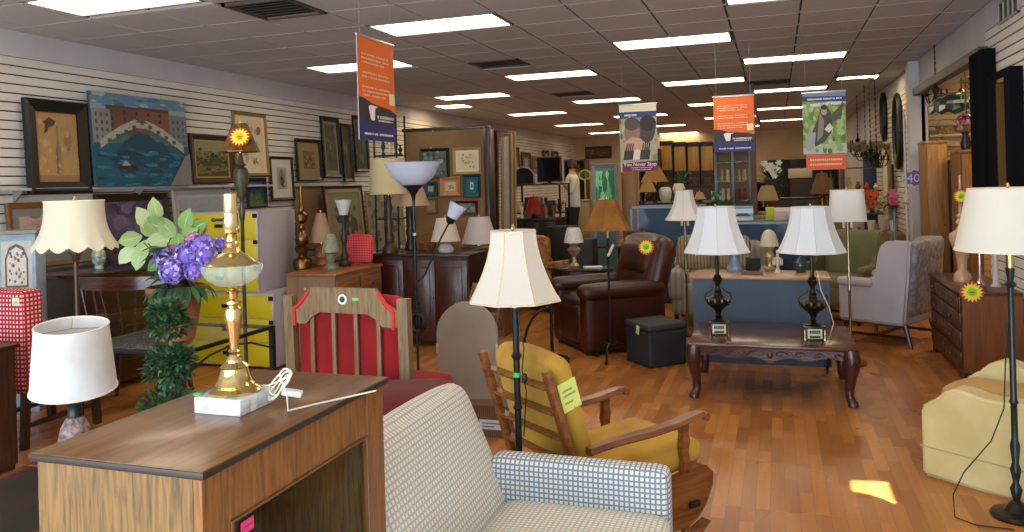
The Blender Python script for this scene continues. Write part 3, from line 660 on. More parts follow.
# low table and drum shade lamp
t=thing('coffee_table','low dark wooden table with a dark inset top and lower shelf at the left edge','table',(-2.75,2.12,0))
X,Y=.35,.43
b=B(); 
for a in((-X,X,-Y,-Y+.05),(-X,X,Y-.05,Y),(-X,-X+.05,-Y+.05,Y-.05),(X-.05,X,-Y+.05,Y-.05)): b.box(*a,.415,.45,.004)
b.obj('table_frame',mat('7B3F1E',.35,kind='woody',c2='552A12',coat=.3),t)
b=B(); b.box(-X+.045,X-.045,-Y+.045,Y-.045,.425,.447); b.obj('tabletop',mat('1E2420',.45,kind='mottle',c2='3A2A1A',sc_=5,bump=0,spec=.2),t,smooth=False)
for sx in(-1,1):
    for sy in(-1,1):
        b=B(); b.box(sx*(X-.025)-.022,sx*(X-.025)+.022,sy*(Y-.025)-.022,sy*(Y-.025)+.022,0,.415,.003); b.obj('leg',MW('z'),t)
b=B(); b.box(-X+.01,X-.01,-Y+.01,Y-.01,.15,.175,.003); b.obj('lower_shelf',MW('y'),t)
P=Vector((-2.75,2.448,.45)); s=sc(P)
t=thing('table_lamp','table lamp with a woven wicker bottle base and a white oval drum shade','table lamp',(P.x,P.y,.45))
zc=lambda y,x=73: EYE+ray(x,y).z*s*F-.45
b=B(); n=28; prof=[(.0,0),(.05,0),(.058,.01),(.063,.08),(.062,.15),(.052,.205),(.036,.235),(.026,.25)]
vs=[];fs=[]; rows=26; rg=random.Random(1)
import bisect
def pr_at(z):
    for (r0,z0),(r1,z1) in zip(prof,prof[1:]):
        if z0<=z<=z1 and z1>z0: return r0+(r1-r0)*(z-z0)/(z1-z0)
    return prof[-1][0]
for i in range(rows):
    z=.25*i/(rows-1)
    for j in range(n): a=2*PI*j/n; r=max(.02,pr_at(z) if i else .05)+(.0028 if (i+j)%2 else 0); vs.append((r*math.cos(a),r*math.sin(a),z))
for i in range(rows-1):
    for j in range(n): fs.append((i*n+j,i*n+(j+1)%n,(i+1)*n+(j+1)%n,(i+1)*n+j))
fs.append(tuple(range(n))[::-1]); b.add(vs,fs); b.obj('lamp_base',mat('9A8580',.7,kind='mottle',c2='5E4A48',sc_=60),t,ang=20)
b=B(); b.lathe([(.028,.245),(.03,.255),(.026,.265),(.026,.3),(.03,.308),(.024,.315),(0,.317)],20,cap=False); b.obj('neck',mat('1E2328',.35,.3),t)
b=B(); b.cyl((0,0,0),.012,.31,.36,10); b.obj('socket',BRASS(),t); bulb(t,.34)
add_shade(t,zc(389),zc(324)-zc(389),.135,.16,mat('F2F2F2',.8,kind='fabric',c2='E2DED6',sc_=20,bump=.05,trans=.3),n=48,flare=1.0,trim=mat('E4DCC8',.7),fin=None).rotation_euler=(R(5),R(5),0)
# scalloped lamp
P=CAMP+ray(75,230)*4.2; s=4.2/F
t=thing('floor_lamp','slim dark floor lamp with a cream scalloped bell shade on the left','floor lamp',(P.x,P.y,0))
zf=lambda y: EYE+ray(75,y).z*4.2
b=B(); b.lathe([(0,0),(.12,0),(.125,.012),(.04,.03),(.016,.045),(0,.05)],24,cap=False); b.obj('foot',IRON(),t)
b=B(); b.tube([(0,0,.04),(0,0,zf(250))],.011,10); b.lathe([(.011,zf(262)),(.024,zf(258)),(.011,zf(254))],14); b.obj('pole',mat('4A3226',.4,.3),t)
b=B()
for sg in(-1,1): b.tube([(sg*(.0+.05*math.sin(a)),0,zf(252)+.03*(1-math.cos(a))-.02) for a in [i*PI*1.5/14 for i in range(15)]],.005,6)
b.obj('scroll',DBRASS(),t)
add_shade(t,zf(245),zf(201)-zf(245),.145,.208,SHW('EFE9D2',.35),n=80,flare=3.0,scallop=.03,lobes=14,trim=mat('E9E0C4',.8))
b=B(); b.cyl((0,0,0),.014,zf(250),zf(238),10); b.obj('socket',BRASS(),t); bulb(t,zf(238)); harp(t,zf(240),zf(202))
# dark cabinet at the left edge
t=thing('dark_cabinet','dark wood cabinet cut off by the left edge of the picture','cabinet',(-4.52,3.2,0)); b=B(); b.box(-.3,.3,-.2,.2,.73,.75,.004); b.obj('top',DW('x'),t)
b=B(); b.box(-.28,.28,-.18,.18,.05,.73); b.obj('body',mat('4A2A16',.4,kind='woodz',c2='2E180C'),t,smooth=False)
b=B(); b.box(-.26,.26,-.195,-.18,.08,.7,.004); o=b.obj('door',DW('z'),t); b=B(); b.ball((.2,-.205,.4),.013,8); b.obj('knob',DBRASS(),o)
b=B(); b.box(-.27,.27,-.17,.17,0,.05); b.obj('plinth',DW('x'),t,smooth=False)
# red gingham parsons chair
GI=mat('E6C9C4',.9,kind='gingham',c2='B4202E',sc_=36)
t=thing('parsons_chair','red and white checked upholstered dining chair with dark legs at the left edge','chair',(-4.78,3.95,0))
b=B(); b.soft((0,-.2,.68),(.5,.16,.66),.035,puff=.006,n=10); b.obj('backrest',GI,t,ang=60)
b=B(); b.soft((0,.07,.43),(.5,.5,.14),.04,puff=.01,n=10); b.obj('seat',GI,t,ang=60)
for x in(-.21,.21):
    for y in(-.24,.28): 
        b=B(); b.bar((x,y,.38),(x,y*1.08,0),.042,.042); b.obj('leg',DW('z'),t,smooth=False)
for q_ in(-.21,.21): b=B(); b.box(q_-.015,q_+.015,-.24,.28,.13,.16); b.obj('stretcher',DW('y'),t,smooth=False)
paper_tag(t,(.2,-.284,.97),.06,.05,col='D9E0B8')
# folk painted box cabinet
t=thing('folk_painted_cabinet','tall narrow grey cabinet with an arched floral folk painting beside the checked chair','cabinet',(-5.42,4.4,0),R(28)); H=1.36
b=B(); b.box(-.13,.13,-.09,.09,0,H-.03,.004); b.obj('body',mat('9DAFC0',.55,kind='mottle',c2='8A9BAC'),t)
b=B(); b.box(-.15,.15,-.11,.11,H-.03,H,.008); b.obj('top',mat('8C8A84',.6),t)
b=B(); sh=[('6A5A5C',[(.12,.42),(.88,.42),(.88,.78),(.75,.92),(.5,.97),(.25,.92),(.12,.78)]),('D9D2C0',[(.18,.45),(.82,.45),(.82,.77),(.72,.88),(.5,.93),(.28,.88),(.18,.77)])]
sh+=dabs(5,['7A4048','5F6F58','8A7A90','A86A60'],26,(.25,.48,.75,.86),.045,.6)+[('8A2E38',[(.1,.12),(.5,.36),(.9,.12),(.9,.2),(.5,.42),(.1,.2)]),('4A4A52',[(.2,.36),(.8,.36),(.5,.3)]),('B05060',[(.3,.05),(.5,.2),(.7,.05)])]
art_mesh(b,.21,.6,'C9C4BA',sh,y=-.0915,z0=H-.68); b.obj('door',PA(),t,smooth=False)
# dark desk by left wall with jar
t=thing('dark_chest','dark polished chest under the wall pictures behind the spindle back chair','chest',(-5.56,5.15,0)); b=B(); b.box(-.32,.42,-.5,.6,.955,.985,.006); b.obj('top',mat('2E1A14',.18,kind='woody',c2='1E100C',coat=.6),t)
b=B(); b.box(-.3,.4,-.47,.57,.06,.955); b.obj('body',DW('y'),t,smooth=False)
for i in range(3): b=B(); b.box(.4,.415,-.44,.54,.12+i*.28,.36+i*.28,.006); d=b.obj('drawer',DW('y'),t); b=B(); b.tube([(.415,-.05,.24+i*.28),(.44,-.04,.24+i*.28),(.44,.14,.24+i*.28),(.415,.15,.24+i*.28)],.005,6); b.obj('handle',DBRASS(),d)
for x in(-.27,.37):
    for y in(-.43,.53): b=B(); b.cyl((x,y,0),.025,0,.06,10); b.obj('foot',DW('z'),t)
P=fl(99,269,.987); s=sc(P); t=thing('ginger_jar','small white porcelain jar with green flower pattern on the dark chest','jar',P)
b=B(); b.lathe([(0,0),(.035,0),(.038,.01),(.034,.03),(.05,.06),(.058,.1),(.055,.14),(.04,.16),(.042,.17),(0,.17)],20,cap=False); b.obj('jar_body',mat('CFD3C4',.25,kind='mottle',c2='6E8A72',sc_=28,bump=0),t)
b=B(); b.lathe([(.044,.17),(.044,.18),(.02,.195),(.008,.2),(.012,.21),(0,.215)],16,cap=False); b.obj('lid',mat('CFD3C4',.25),t)
# windsor chairs
def windsor(label,loc,rz,w_=.56,top=.98,shiny='4A2416',grp=None):
    t=thing('windsor_chair',label,'chair',loc,rz,grp); WD=mat(shiny,.22,kind='woodx',c2='24100A',sc_=7,coat=.5)
    b=B(); b.soft((0,.02,.435),(w_*.86,.44,.045),.02,n=8); b.obj('seat',WD,t,ang=60)
    b=B(); n=12; vs=[];
    pts=[(w_/2*math.sin(a),-.235-.05*math.cos(a)*0+ .06*(1-math.cos(a))*1.2,0) for a in [(-1+2*i/n)*1.15 for i in range(n+1)]]
    for i,p in enumerate(pts):
        h=.062*(1-.35*abs(-1+2*i/n)**3); vs+=[(p[0],p[1]-.012,top-h*1.6),(p[0],p[1]+.012,top-h*1.6),(p[0],p[1]+.012,top+ -.0+(.012 if i in(0,n) else 0)),(p[0],p[1]-.012,top+(.012 if i in(0,n) else 0))]
    fs=[]
    for i in range(n):
        for j in range(4): fs.append((i*4+j,i*4+(j+1)%4,(i+1)*4+(j+1)%4,(i+1)*4+j))
    fs+=[(0,1,2,3),(n*4+3,n*4+2,n*4+1,n*4)]; b.add(vs,fs); b.obj('crest_rail',WD,t,ang=50)
    for k in range(7):
        u=-1+2*(k+.5)/7; i=int((u+1)/2*n); p=pts[min(n,max(0,round((u+1)/2*n)))]
        b=B(); b.tube([(u*w_*.36,-.17,.45),(p[0]*.97,p[1],top-.08)],[.008,.007],6); b.obj('spindle',WD,t)
    for sx in(-1,1):
        b=B(); b.tube([(sx*w_*.42,-.19,.66),(sx*w_*.47,0,.665),(sx*w_*.5,.16,.66)],[.014,.017,.022],8); b.obj('armrest',WD,t)
        b=B(); b.lathe([(.011,.45),(.018,.52),(.01,.56),(.016,.6),(.012,.66)],10,(sx*w_*.44,.12,0)); b.obj('arm_post',WD,t)
        for sy in(-1,1):
            b=B(); b.tube([(sx*w_*.32,sy*.16,.42),(sx*w_*.38,sy*.2,.2),(sx*w_*.42,sy*.235,0)],[.015,.022,.013],10); b.obj('leg',WD,t)
        b=B(); b.tube([(sx*w_*.38,-.2,.19),(sx*w_*.38,.2,.19)],[.011,.011],8); b.obj('stretcher',WD,t)
    return t
windsor('dark glossy spindle back armchair between the scalloped lamp and the potted hydrangea',(-4.66,4.72,0),R(14),.76,1.0)
# black metal table
t=thing('metal_table','black wrought iron table with scroll brackets and a glass top holding the flower pot','table',(-3.6,4.0,0)); X,Y=.38,.42
b=B(); 
for a in((-X,-Y,X,-Y),(-X,Y,X,Y),(-X,-Y,-X,Y),(X,-Y,X,Y)): b.bar((a[0],a[1],.69),(a[2],a[3],.69),.022,.022)
b.obj('frame',IRON(),t,smooth=False)
b=B(); b.box(-X+.01,X-.01,-Y+.01,Y-.01,.702,.71); b.obj('glass_top',mat('9FB0A8',.04,alpha=.13),t,smooth=False)
for sx in(-1,1):
    for sy in(-1,1): b=B(); b.box(sx*X-.016,sx*X+.016,sy*Y-.016,sy*Y+.016,0,.70); b.obj('leg',IRON(),t,smooth=False)
for sx in(-1,1):
    b=B(); b.tube([(sx*X,-Y+.02,.56),(sx*X,-.2,.63),(sx*X,0,.655),(sx*X,.2,.63),(sx*X,Y-.02,.56)],.007,6); b.tube([(sx*X,.035*math.cos(a)+.0,.645-.03+.03*math.sin(a)) for a in [i*2*PI/14 for i in range(15)]],.005,6); b.obj('scroll',IRON(),t)
# pot with hydrangea
P=fl(176,345,.71); P=Vector((-3.50,3.86,.711)); s=sc(P)
t=thing('potted_hydrangea','terracotta pot with purple and pink silk hydrangeas and big pale green leaves','plant',P)
b=B(); b.lathe([(0,0),(.10,0),(.105,.01),(.125,.1),(.15,.25),(.153,.28),(.168,.285),(.17,.325),(.158,.328),(.15,.29),(0,.28)],32,cap=False); b.obj('pot',mat('A8683F',.8,kind='mottle',c2='92552F',sc_=8),t)
b=B(); b.lathe([(0,.275),(.15,.28)],20,cap=False); b.obj('soil',mat('3A2A1C',.95),t)
rg=random.Random(8); b=B()
for i in range(16): a=rg.uniform(0,2*PI); b.tube([(0,0,.26),(.09*math.cos(a),.09*math.sin(a),.5),(.17*math.cos(a),.17*math.sin(a),.6)],.004,5)
b.obj('stem',mat('4A6A34',.6),t)
b=B(); G1=['7FA35A','93B36C','6F9650','A9C07A','5F8848']
def px_off(px,py): q=CAMP+ray(px,py)*(s*F); return (q-P)
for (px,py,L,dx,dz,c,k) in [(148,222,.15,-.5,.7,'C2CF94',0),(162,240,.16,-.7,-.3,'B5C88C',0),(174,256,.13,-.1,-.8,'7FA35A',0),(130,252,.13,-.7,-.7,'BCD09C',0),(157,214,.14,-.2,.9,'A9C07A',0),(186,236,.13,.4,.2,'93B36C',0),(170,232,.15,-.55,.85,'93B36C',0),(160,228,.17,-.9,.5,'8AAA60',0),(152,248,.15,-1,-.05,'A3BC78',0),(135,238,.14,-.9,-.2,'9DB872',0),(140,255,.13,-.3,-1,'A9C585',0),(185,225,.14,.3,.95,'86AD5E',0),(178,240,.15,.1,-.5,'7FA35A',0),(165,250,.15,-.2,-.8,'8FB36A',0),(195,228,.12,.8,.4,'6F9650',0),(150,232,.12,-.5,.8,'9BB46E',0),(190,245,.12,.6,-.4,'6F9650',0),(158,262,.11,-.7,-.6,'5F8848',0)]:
    q=px_off(px,py); wd=Vector((rt.x*dx,rt.y*dx,dz))-fw*.25
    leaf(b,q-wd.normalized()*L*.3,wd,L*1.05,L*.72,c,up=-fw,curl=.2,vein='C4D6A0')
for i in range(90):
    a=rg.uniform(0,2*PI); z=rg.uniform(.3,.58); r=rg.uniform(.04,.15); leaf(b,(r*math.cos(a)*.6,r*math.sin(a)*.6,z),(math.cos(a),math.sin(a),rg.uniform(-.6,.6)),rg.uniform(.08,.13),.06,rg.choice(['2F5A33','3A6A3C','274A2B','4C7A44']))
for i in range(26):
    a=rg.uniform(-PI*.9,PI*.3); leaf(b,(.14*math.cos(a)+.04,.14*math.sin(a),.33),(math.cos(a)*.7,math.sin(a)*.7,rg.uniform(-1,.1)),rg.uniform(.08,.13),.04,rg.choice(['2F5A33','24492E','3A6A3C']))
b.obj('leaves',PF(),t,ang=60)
def hyd(px,py,r,cols,seed,dy=0):
    rg=random.Random(seed); q=px_off(px,py)+fw*dy; b=B(); b.c(cols[0]).ball(q,r*.8,8)
    for i in range(95):
        v=Vector((rg.gauss(0,1),rg.gauss(0,1),rg.gauss(0,1))).normalized(); c=q+v*r*rg.uniform(.88,1.05); u=v.orthogonal().normalized(); w_=v.cross(u); ro=rg.uniform(0,PI)
        u,w_=u*math.cos(ro)+w_*math.sin(ro),w_*math.cos(ro)-u*math.sin(ro); s_=r*.2; b.c(rg.choice(cols))
        for (p1,p2) in((u,w_),(w_,-u),(-u,-w_),(-w_,u)):
            m1=(p1+p2).normalized(); b.add([c,c+p1*s_*.7+v*.004,c+m1*s_*1.15,c+p2*s_*.7+v*.004],[(0,1,2,3)])
    return b.obj('flower_head',PF(),t,smooth=False)
PU=['8A70D0','9F88E0','7A5FC0','B8A0EC','CDBCF4']; PK=['C98AB8','D9A0C0','A46AC0','C2708F']
for k,(px,py,r,cc,dy) in enumerate([(170,258,.075,PU,-.04),(183,268,.08,PU,-.14),(194,254,.078,PU,-.1),(207,245,.078,PU,-.08),(214,254,.066,PU,-.14),(204,268,.06,PU,-.14),(196,240,.05,PK,-.04),(176,250,.035,PK,-.06),(220,244,.046,PU,0),(176,272,.05,PU,-.12),(160,254,.04,PU,-.02)]): hyd(px,py,r,cc,k,dy)
# topiary
P=CAMP+ray(168,340)*4.0; s=4/F
t=thing('topiary','dark green artificial boxwood spiral topiary behind the oak cabinet','plant',(P.x,P.y,0))
b=B(); b.lathe([(0,0),(.09,0),(.115,.2),(.12,.22),(.11,.22),(0,.2)],20,cap=False); b.obj('pot',mat('3A2E26',.6),t)
b=B(); b.tube([(0,0,.2),(.012,0,.5),(-.01,.01,.8),(0,0,1.0)],.012,8); b.obj('trunk',mat('5A4030',.8),t)
b=B(); rg=random.Random(4); 
for (z,r,ox) in [(1.0,.085,.0),(.93,.10,.02),(.76,.11,.02),(.7,.12,0),(.53,.13,-.01),(.46,.135,.0),(.34,.14,.02),(.28,.14,0)]:
    for i in range(430):
        v=Vector((rg.gauss(0,1),rg.gauss(0,1),rg.gauss(0,.7))).normalized(); c=Vector((ox,0,z))+Vector((v.x*r,v.y*r,v.z*r*.55))*rg.uniform(.6,1.02)
        leaf(b,c,v+Vector((0,0,rg.uniform(-.2,.8))),.036,.02,rg.choice(['2E5A38','3C6B42','24482E','4E7A4C','5F8A58']),curl=.1)
b.obj('foliage',PF(),t,smooth=False)
# yellow drawers
YE=mat('D8C414',.45,kind='mottle',c2='CDB80E',sc_=2,bump=.02); GRY=mat('B4AFB6',.5,kind='mottle',c2='ABA6AE',sc_=2,bump=.02)
def yellow(label,x0,x1,y0,y1,z0,z1,n):
    t=thing('drawer_cabinet',label,'cabinet',((x0+x1)/2,(y0+y1)/2,z0)); X,Y,H=(x1-x0)/2,(y1-y0)/2,z1-z0
    b=B(); b.box(-X,X,-Y+.012,Y,0,H,.004); b.obj('body',GRY,t)
    hh=(H-.02)/n
    for i in range(n):
        b=B(); b.box(-X+.008,X-.008,-Y-.006,-Y+.012,.012+i*hh,.004+(i+1)*hh,.004); d=b.obj('drawer',YE,t)
        b=B(); zc_=.012+(i+.5)*hh; b.box(-.045,.045,-Y-.016,-Y-.006,zc_-.016,zc_+.016,.003); b.obj('handle',IRON(),d)
        for sx in(-1,1): b=B(); b.box(sx*(X-.02)-.022,sx*(X-.02)+.026,-Y-.013,-Y-.004,.012+(i+1)*hh-.05,.012+(i+1)*hh-.012,.003); b.obj('latch',IRON(),d)
    for sx in(-1,1):
        b=B(); b.box(sx*X-.008,sx*X+.006,-Y-.008,-Y+.012,0,H,.002); b.obj('edge_trim',mat('C9C6C8',.35,.4),t)
    return t
yellow('lower yellow fronted metal drawer cabinet standing on the floor',-5.28,-4.28,5.9,6.55,.02,.68,3)
yy=yellow('upper yellow fronted drawer cabinet with a sale sticker stacked on the lower one',-5.3,-4.47,5.96,6.55,.68,1.42,3)
star_tag(yy,(-.22,-.318,.6),.085,inner='D8C414',core='E0A030')
b=B(); b.c('D8D4CC').box(-.04,.04,-.003,0,-.05,.05); b.c('8A9A9A').box(-.03,.03,-.004,-.003,-.03,.03); b.obj('label_card',PF(),yy,smooth=False,loc=(-.05,-.31,.38))
# oak dresser with lamps
t=thing('dresser','medium oak dresser with panelled drawers holding a brass candlestick lamp','dresser',(-3.985,6.48,0)); X,Y=.268,.44
b=B(); b.box(-X,X,-Y,Y,.825,.85,.006); b.obj('top',mat('A4683A',.35,kind='woody',c2='7C4A26',sc_=9,coat=.25),t)
b=B(); b.box(-X+.012,X-.02,-Y+.015,Y-.015,.05,.825); b.obj('body',mat('97775A',.5,kind='woodz',c2='84664C',sc_=9),t,smooth=False)
for r_ in range(3):
    for c_ in range(2):
        b=B(); y0=-Y+.03+c_*.42; b.box(X-.02,X-.004,y0,y0+.40,.1+r_*.24,.31+r_*.24,.01); b.box(X-.008,X+.002,y0+.05,y0+.35,.14+r_*.24,.27+r_*.24,.008); d=b.obj('drawer',mat('8A5830',.4,kind='woody',c2='69401F',sc_=9),t)
        b=B(); b.ball((X+.012,y0+.2,.205+r_*.24),.014,8); b.obj('knob',DBRASS(),d)
b=B(); b.box(-X+.03,X-.04,-Y+.03,Y-.03,0,.05); b.obj('plinth',DW('y'),t,smooth=False)
paper_tag(t,(.0-.06,-Y+.012,.72),.02,.02,col='D9D4C8')
lampx('table_lamp','tall brass candlestick lamp without a shade on the oak dresser',302,268,.85,[(268,9),(261,9.5),(258,8),(256,4),(253,4),(250,7),(247,7.5),(245,4),(243,6),(238,6.5),(232,5),(229,2.5),(226,3.5),(223,2),(220,6),(214,6.5),(211,3),(208,3.5),(205,2),(200,1.4),(184,1.4)],mat('7A5A30',.3,1),loc=fl(303,268.5,.85))
lampx('table_lamp','table lamp with a tan empire shade and orange zigzag base on the dresser',317,258,.85,[(258,6),(256,7),(252,5),(248,7),(244,5),(240,7),(236,3)],mat('B5653A',.5,kind='stripe',c2='7A3A22',sc_=30),(205,234,4.5,13),SHW('B08E70',.2),flare=1.05,loc=fl(322,266,.85))
lampx('table_lamp','ceramic lamp with a small pale green glass shade on the dresser',325,262,.85,[(262,6),(259,7),(255,3),(250,5),(246,6),(242,3),(238,2)],mat('8C8C74',.3,kind='mottle',c2='6A6A54',sc_=30),(226,244,4,8.5),mat('A9AE90',.4,kind='mottle',c2='8E9478',sc_=30,trans=.2),flare=.6,spider=False,fin=None,loc=fl(331,270,.85))
lampx('table_lamp','slender dark lamp with a white glass cone uplight shade on the dresser',341,258,.85,[(258,6),(256,6.5),(252,3),(247,4),(242,2),(236,2),(230,3.5),(226,2),(215,2),(207,4)],mat('3E3A38',.4,.5),(192,207,8.5,4),mat('E6E8E8',.3,trans=.3),flare=.8,spider=False,fin=None,loc=fl(345,266,.85))
P=fl(360,264,.85); t=thing('cushion','small red gingham square cushion standing on the dresser','cushion',(P.x,P.y,.858),R(12)); b=B(); b.soft((0,0,.145),(.27,.06,.27),.028,puff=.012,n=8,rot=(R(-10),0,0)); b.obj('cover',mat('E07A80',.9,kind='gingham',c2='C0202E',sc_=60),t,ang=60)
# torchiere
P=Vector((-2.78,5.72,0)); s=sc(P); zt=lambda y,x=416: EYE+ray(x,y).z*s*F
t=thing('torchiere_lamp','tall black torchiere floor lamp with a white glass bowl and a side reading light','floor lamp',P)
b=B(); b.lathe([(0,0),(.13,0),(.135,.015),(.03,.035),(.014,.05),(0,.05)],24,cap=False); b.obj('foot',IRON(),t)
b=B(); b.tube([(0,0,.04),(0,0,zt(198))],.011,10); b.obj('pole',mat('30353C',.3,.7),t)
b=B(); b.lathe([(0,zt(202)),(.012,zt(201)),(.02,zt(195)),(.05,zt(189)),(.095,zt(185)),(.06,zt(186.5)),(0,zt(187))],28,cap=False); b.obj('bowl_holder',IRON(),t)
b=B(); r_=29*s; b.lathe([(.02,zt(186)),(.09,zt(185)),(.17,zt(177)),(.205,zt(168)),(r_,zt(162.5)),(r_-.006,zt(162.5)),(.198,zt(168)),(.165,zt(176)),(.09,zt(183.5)),(.02,zt(185))],40,cap=False); b.obj('lamp_shade',mat('D9E2F2',.3,trans=.35),t)
b=B(); b.cyl((0,0,0),.014,zt(235.5),zt(233),12); b.obj('price_sticker',mat('8FD8A8',.5),t,label='pale green sticker band')
q=lambda x,y: (CAMP+ray(x,y)*(s*F))-P
b=B(); b.tube([(0,0,zt(282)),q(424,276),q(432,258),q(441,238),q(449,223)],[.01,.008,.007,.007,.008],8); b.obj('reading_arm',mat('22262C',.45,.3),t)
a1,a2=q(449,223),q(458,206); ax=(a2-a1); 
b=B(); M=Matrix.Translation(a1)@ax.to_track_quat('Z','Y').to_matrix().to_4x4(); Ln=ax.length
b.lathe([(.008,-.01),(.03,.005),(.045,Ln*.3),(.04,Ln*.3),(0,Ln*.3)],20,M=M,cap=False); b.obj('reading_light_cup',IRON(),t)
b=B(); b.lathe([(.044,Ln*.3),(.075,Ln*1.05),(.071,Ln*1.05),(.04,Ln*.3)],24,M=M,cap=False); b.obj('reading_light_shade',mat('DCE6F8',.3,trans=.35),t)
b=B(); rg=random.Random(2); 
for i in range(5): b.tube(cord_pts((rg.uniform(.0,.02),-.015,zt(285)),(rg.uniform(.03,.07),-.03,zt(328)),-.01,8,.02,i),.004,5)
b.tube([(.03+.055*math.cos(i*.62),-.03+.02*math.sin(i*.5),zt(322)+.075*math.sin(i*.62)) for i in range(60)],.007,5)
b.obj('cord',mat('12151C',.5),t)
# oak and red chair seen from behind
OK2=mat('8E7350',.5,kind='woodz',c2='6E5536',sc_=12); x0,x1=-2.58,-1.83
t=thing('oak_chair','oak slat back chair with bright red upholstery seen from behind','chair',(-2.2,3.95,0),R(-3)); w2=.36; T_=1.06
for sx in(-1,1): b=B(); b.prism([(0,0),(.05,0),(.045,.5),(.03,T_-.04),(-.02,T_-.04),(-.005,.5)],sx*w2-.03,sx*w2+.03,'x',M=Matrix.Translation((0,-.27,0))); b.obj('back_post',OK2,t,smooth=False)
b=B(); ol=[(-.33,T_-.19),(-.33,T_-.1),(-.26,T_-.07),(-.2,T_+.01),(.2,T_+.01),(.26,T_-.07),(.33,T_-.1),(.33,T_-.19),(.24,T_-.19),(.2,T_-.15),(.15,T_-.125),(-.15,T_-.125),(-.2,T_-.15),(-.24,T_-.19)]
b.prism(ol,-.29,-.262,'y'); cr=b.obj('crest_rail',OK2,t,smooth=False)
b=B(); b.c('E8E8E4').lathe([(0,0),(.028,0),(.028,.002),(0,.003)],16,M=Matrix.Translation((0,-.291,T_-.05))@Matrix.Rotation(PI/2,4,'X')); b.c('3A4048').lathe([(0,.003),(.017,.003),(0,.005)],12,M=Matrix.Translation((0,-.291,T_-.05))@Matrix.Rotation(PI/2,4,'X')); b.obj('round_label',PF(),cr,smooth=False)
b=B(); b.c('7ACB6A').box(.06,.1,-.292,-.29,T_-.055,T_-.04); b.obj('price_sticker',PF(),cr,smooth=False,label='green sticker')
for k in range(4): b=B(); x=-.21+k*.14; b.box(x-.012,x+.012,-.28,-.262,.42,T_-.12,.002); b.obj('slat',OK2,t)
b=B(); b.soft((0,-.2,.69),(.66,.1,.66),.045,puff=.015,n=10); b.obj('back_cushion',mat('9E0A14',.9,kind='fabric',c2='7A060D',sc_=8),t,ang=60)
for sx in(-1,1): b=B(); b.tube([(sx*.31,-.294,T_-.2),(sx*.312,-.294,T_-.11),(sx*.268,-.292,T_-.075),(sx*.215,-.287,T_-.01)],.01,8); b.obj('ribbon_tie',mat('D9261E',.7),t)
b=B(); b.soft((0,.1,.42),(.66,.56,.14),.05,puff=.015,n=10); b.obj('seat_cushion',mat('9E0A14',.9,kind='fabric',c2='7A060D',sc_=8),t,ang=60)
for sx in(-1,1): b=B(); b.box(sx*.3-.025,sx*.3+.025,.33,.38,0,.36,.004); b.obj('leg',OK2,t)
b=B(); b.box(-.34,.34,-.25,-.22,.3,.38); b.box(-.34,.34,.34,.37,.28,.36); b.obj('seat_rail',OK2,t,smooth=False)
# maroon ottoman
t=thing('ottoman','dark red velvet footstool beside the oak chair','footstool',(-1.72,3.32,0),R(25)); b=B(); b.soft((0,0,.50),(.56,.46,.28),.07,puff=.025,n=10); b.obj('cushion',mat('7A1A0E',.85,kind='fabric',c2='580E08',sc_=6),t,ang=60)
for sx in(-1,1):
    for sy in(-1,1): b=B(); b.lathe([(.014,0),(.024,.37)],8,(sx*.19,sy*.15,0)); b.obj('leg',DW('z'),t)
# arched panel + carton
t=thing('carton','flat brown striped carton with a white shipping label under the arched panel','box',(-1.93,4.75,0)); b=B(); b.box(-.3,.32,-.12,.14,0,.2,.003); b.obj('box_body',mat('7A5E48',.8,kind='stripe',c2='5F4836',sc_=22),t,smooth=False)
b=B(); b.c('D8DCE0').box(.1,.26,-.1225,-.12,.05,.11); b.c('5A5A60').box(.12,.24,-.1235,-.1225,.085,.092); b.box(.12,.2,-.1235,-.1225,.065,.072); b.obj('shipping_label',PF(),t,smooth=False)
t=thing('arched_panel','grey arched wooden headboard panel standing on the striped carton','headboard',(-1.955,4.77,.2),R(8)); b=B()
ol=[(-.205,0),(.205,0),(.205,.42)]+[(.205*math.cos(a),.42+.215*math.sin(a)) for a in [PI*i/16 for i in range(1,16)]]+[(-.205,.42)]
b.prism(ol,-.02,.02,'y'); b.obj('panel',mat('A39788',.7,kind='mottle',c2='978B7C',sc_=3),t,smooth=False)
for sx in(-1,1): b=B(); b.box(sx*.2-.008,sx*.2+.008,-.03,-.02,.3,.36,.002); b.obj('hinge',mat('C8C8C8',.4,.5),t)
# small oak chair
t=thing('cane_chair','small light oak chair with a round cane seat behind the torchiere','chair',(-2.25,5.45,0),R(-25)); b=B(); b.lathe([(0,.4),(.19,.4),(.2,.42),(.19,.435),(0,.435)],24,cap=False); b.obj('seat',mat('B4936A',.7,kind='mottle',c2='9A7A52',sc_=40),t)
for sx in(-1,1):
    b=B(); b.tube([(sx*.15,.15,.4),(sx*.17,.2,.65),(sx*.16,.26,.82)],.014,8); b.obj('back_post',MW('z'),t)
    for sy in(-1,1): b=B(); b.tube([(sx*.13,sy*.12,.4),(sx*.17,sy*.16,0)],[.016,.011],8); b.obj('leg',mat('A8743E',.4,kind='woodz',c2='8A5A2C'),t)
b=B(); b.bar((-.17,.255,.78),(.17,.255,.78),.1,.02,.004,upv=(0,1,0)); b.bar((-.16,.225,.6),(.16,.225,.6),.04,.016,.004,upv=(0,1,0)); b.obj('back_rail',mat('A8743E',.4,kind='woodx',c2='8A5A2C'),t)
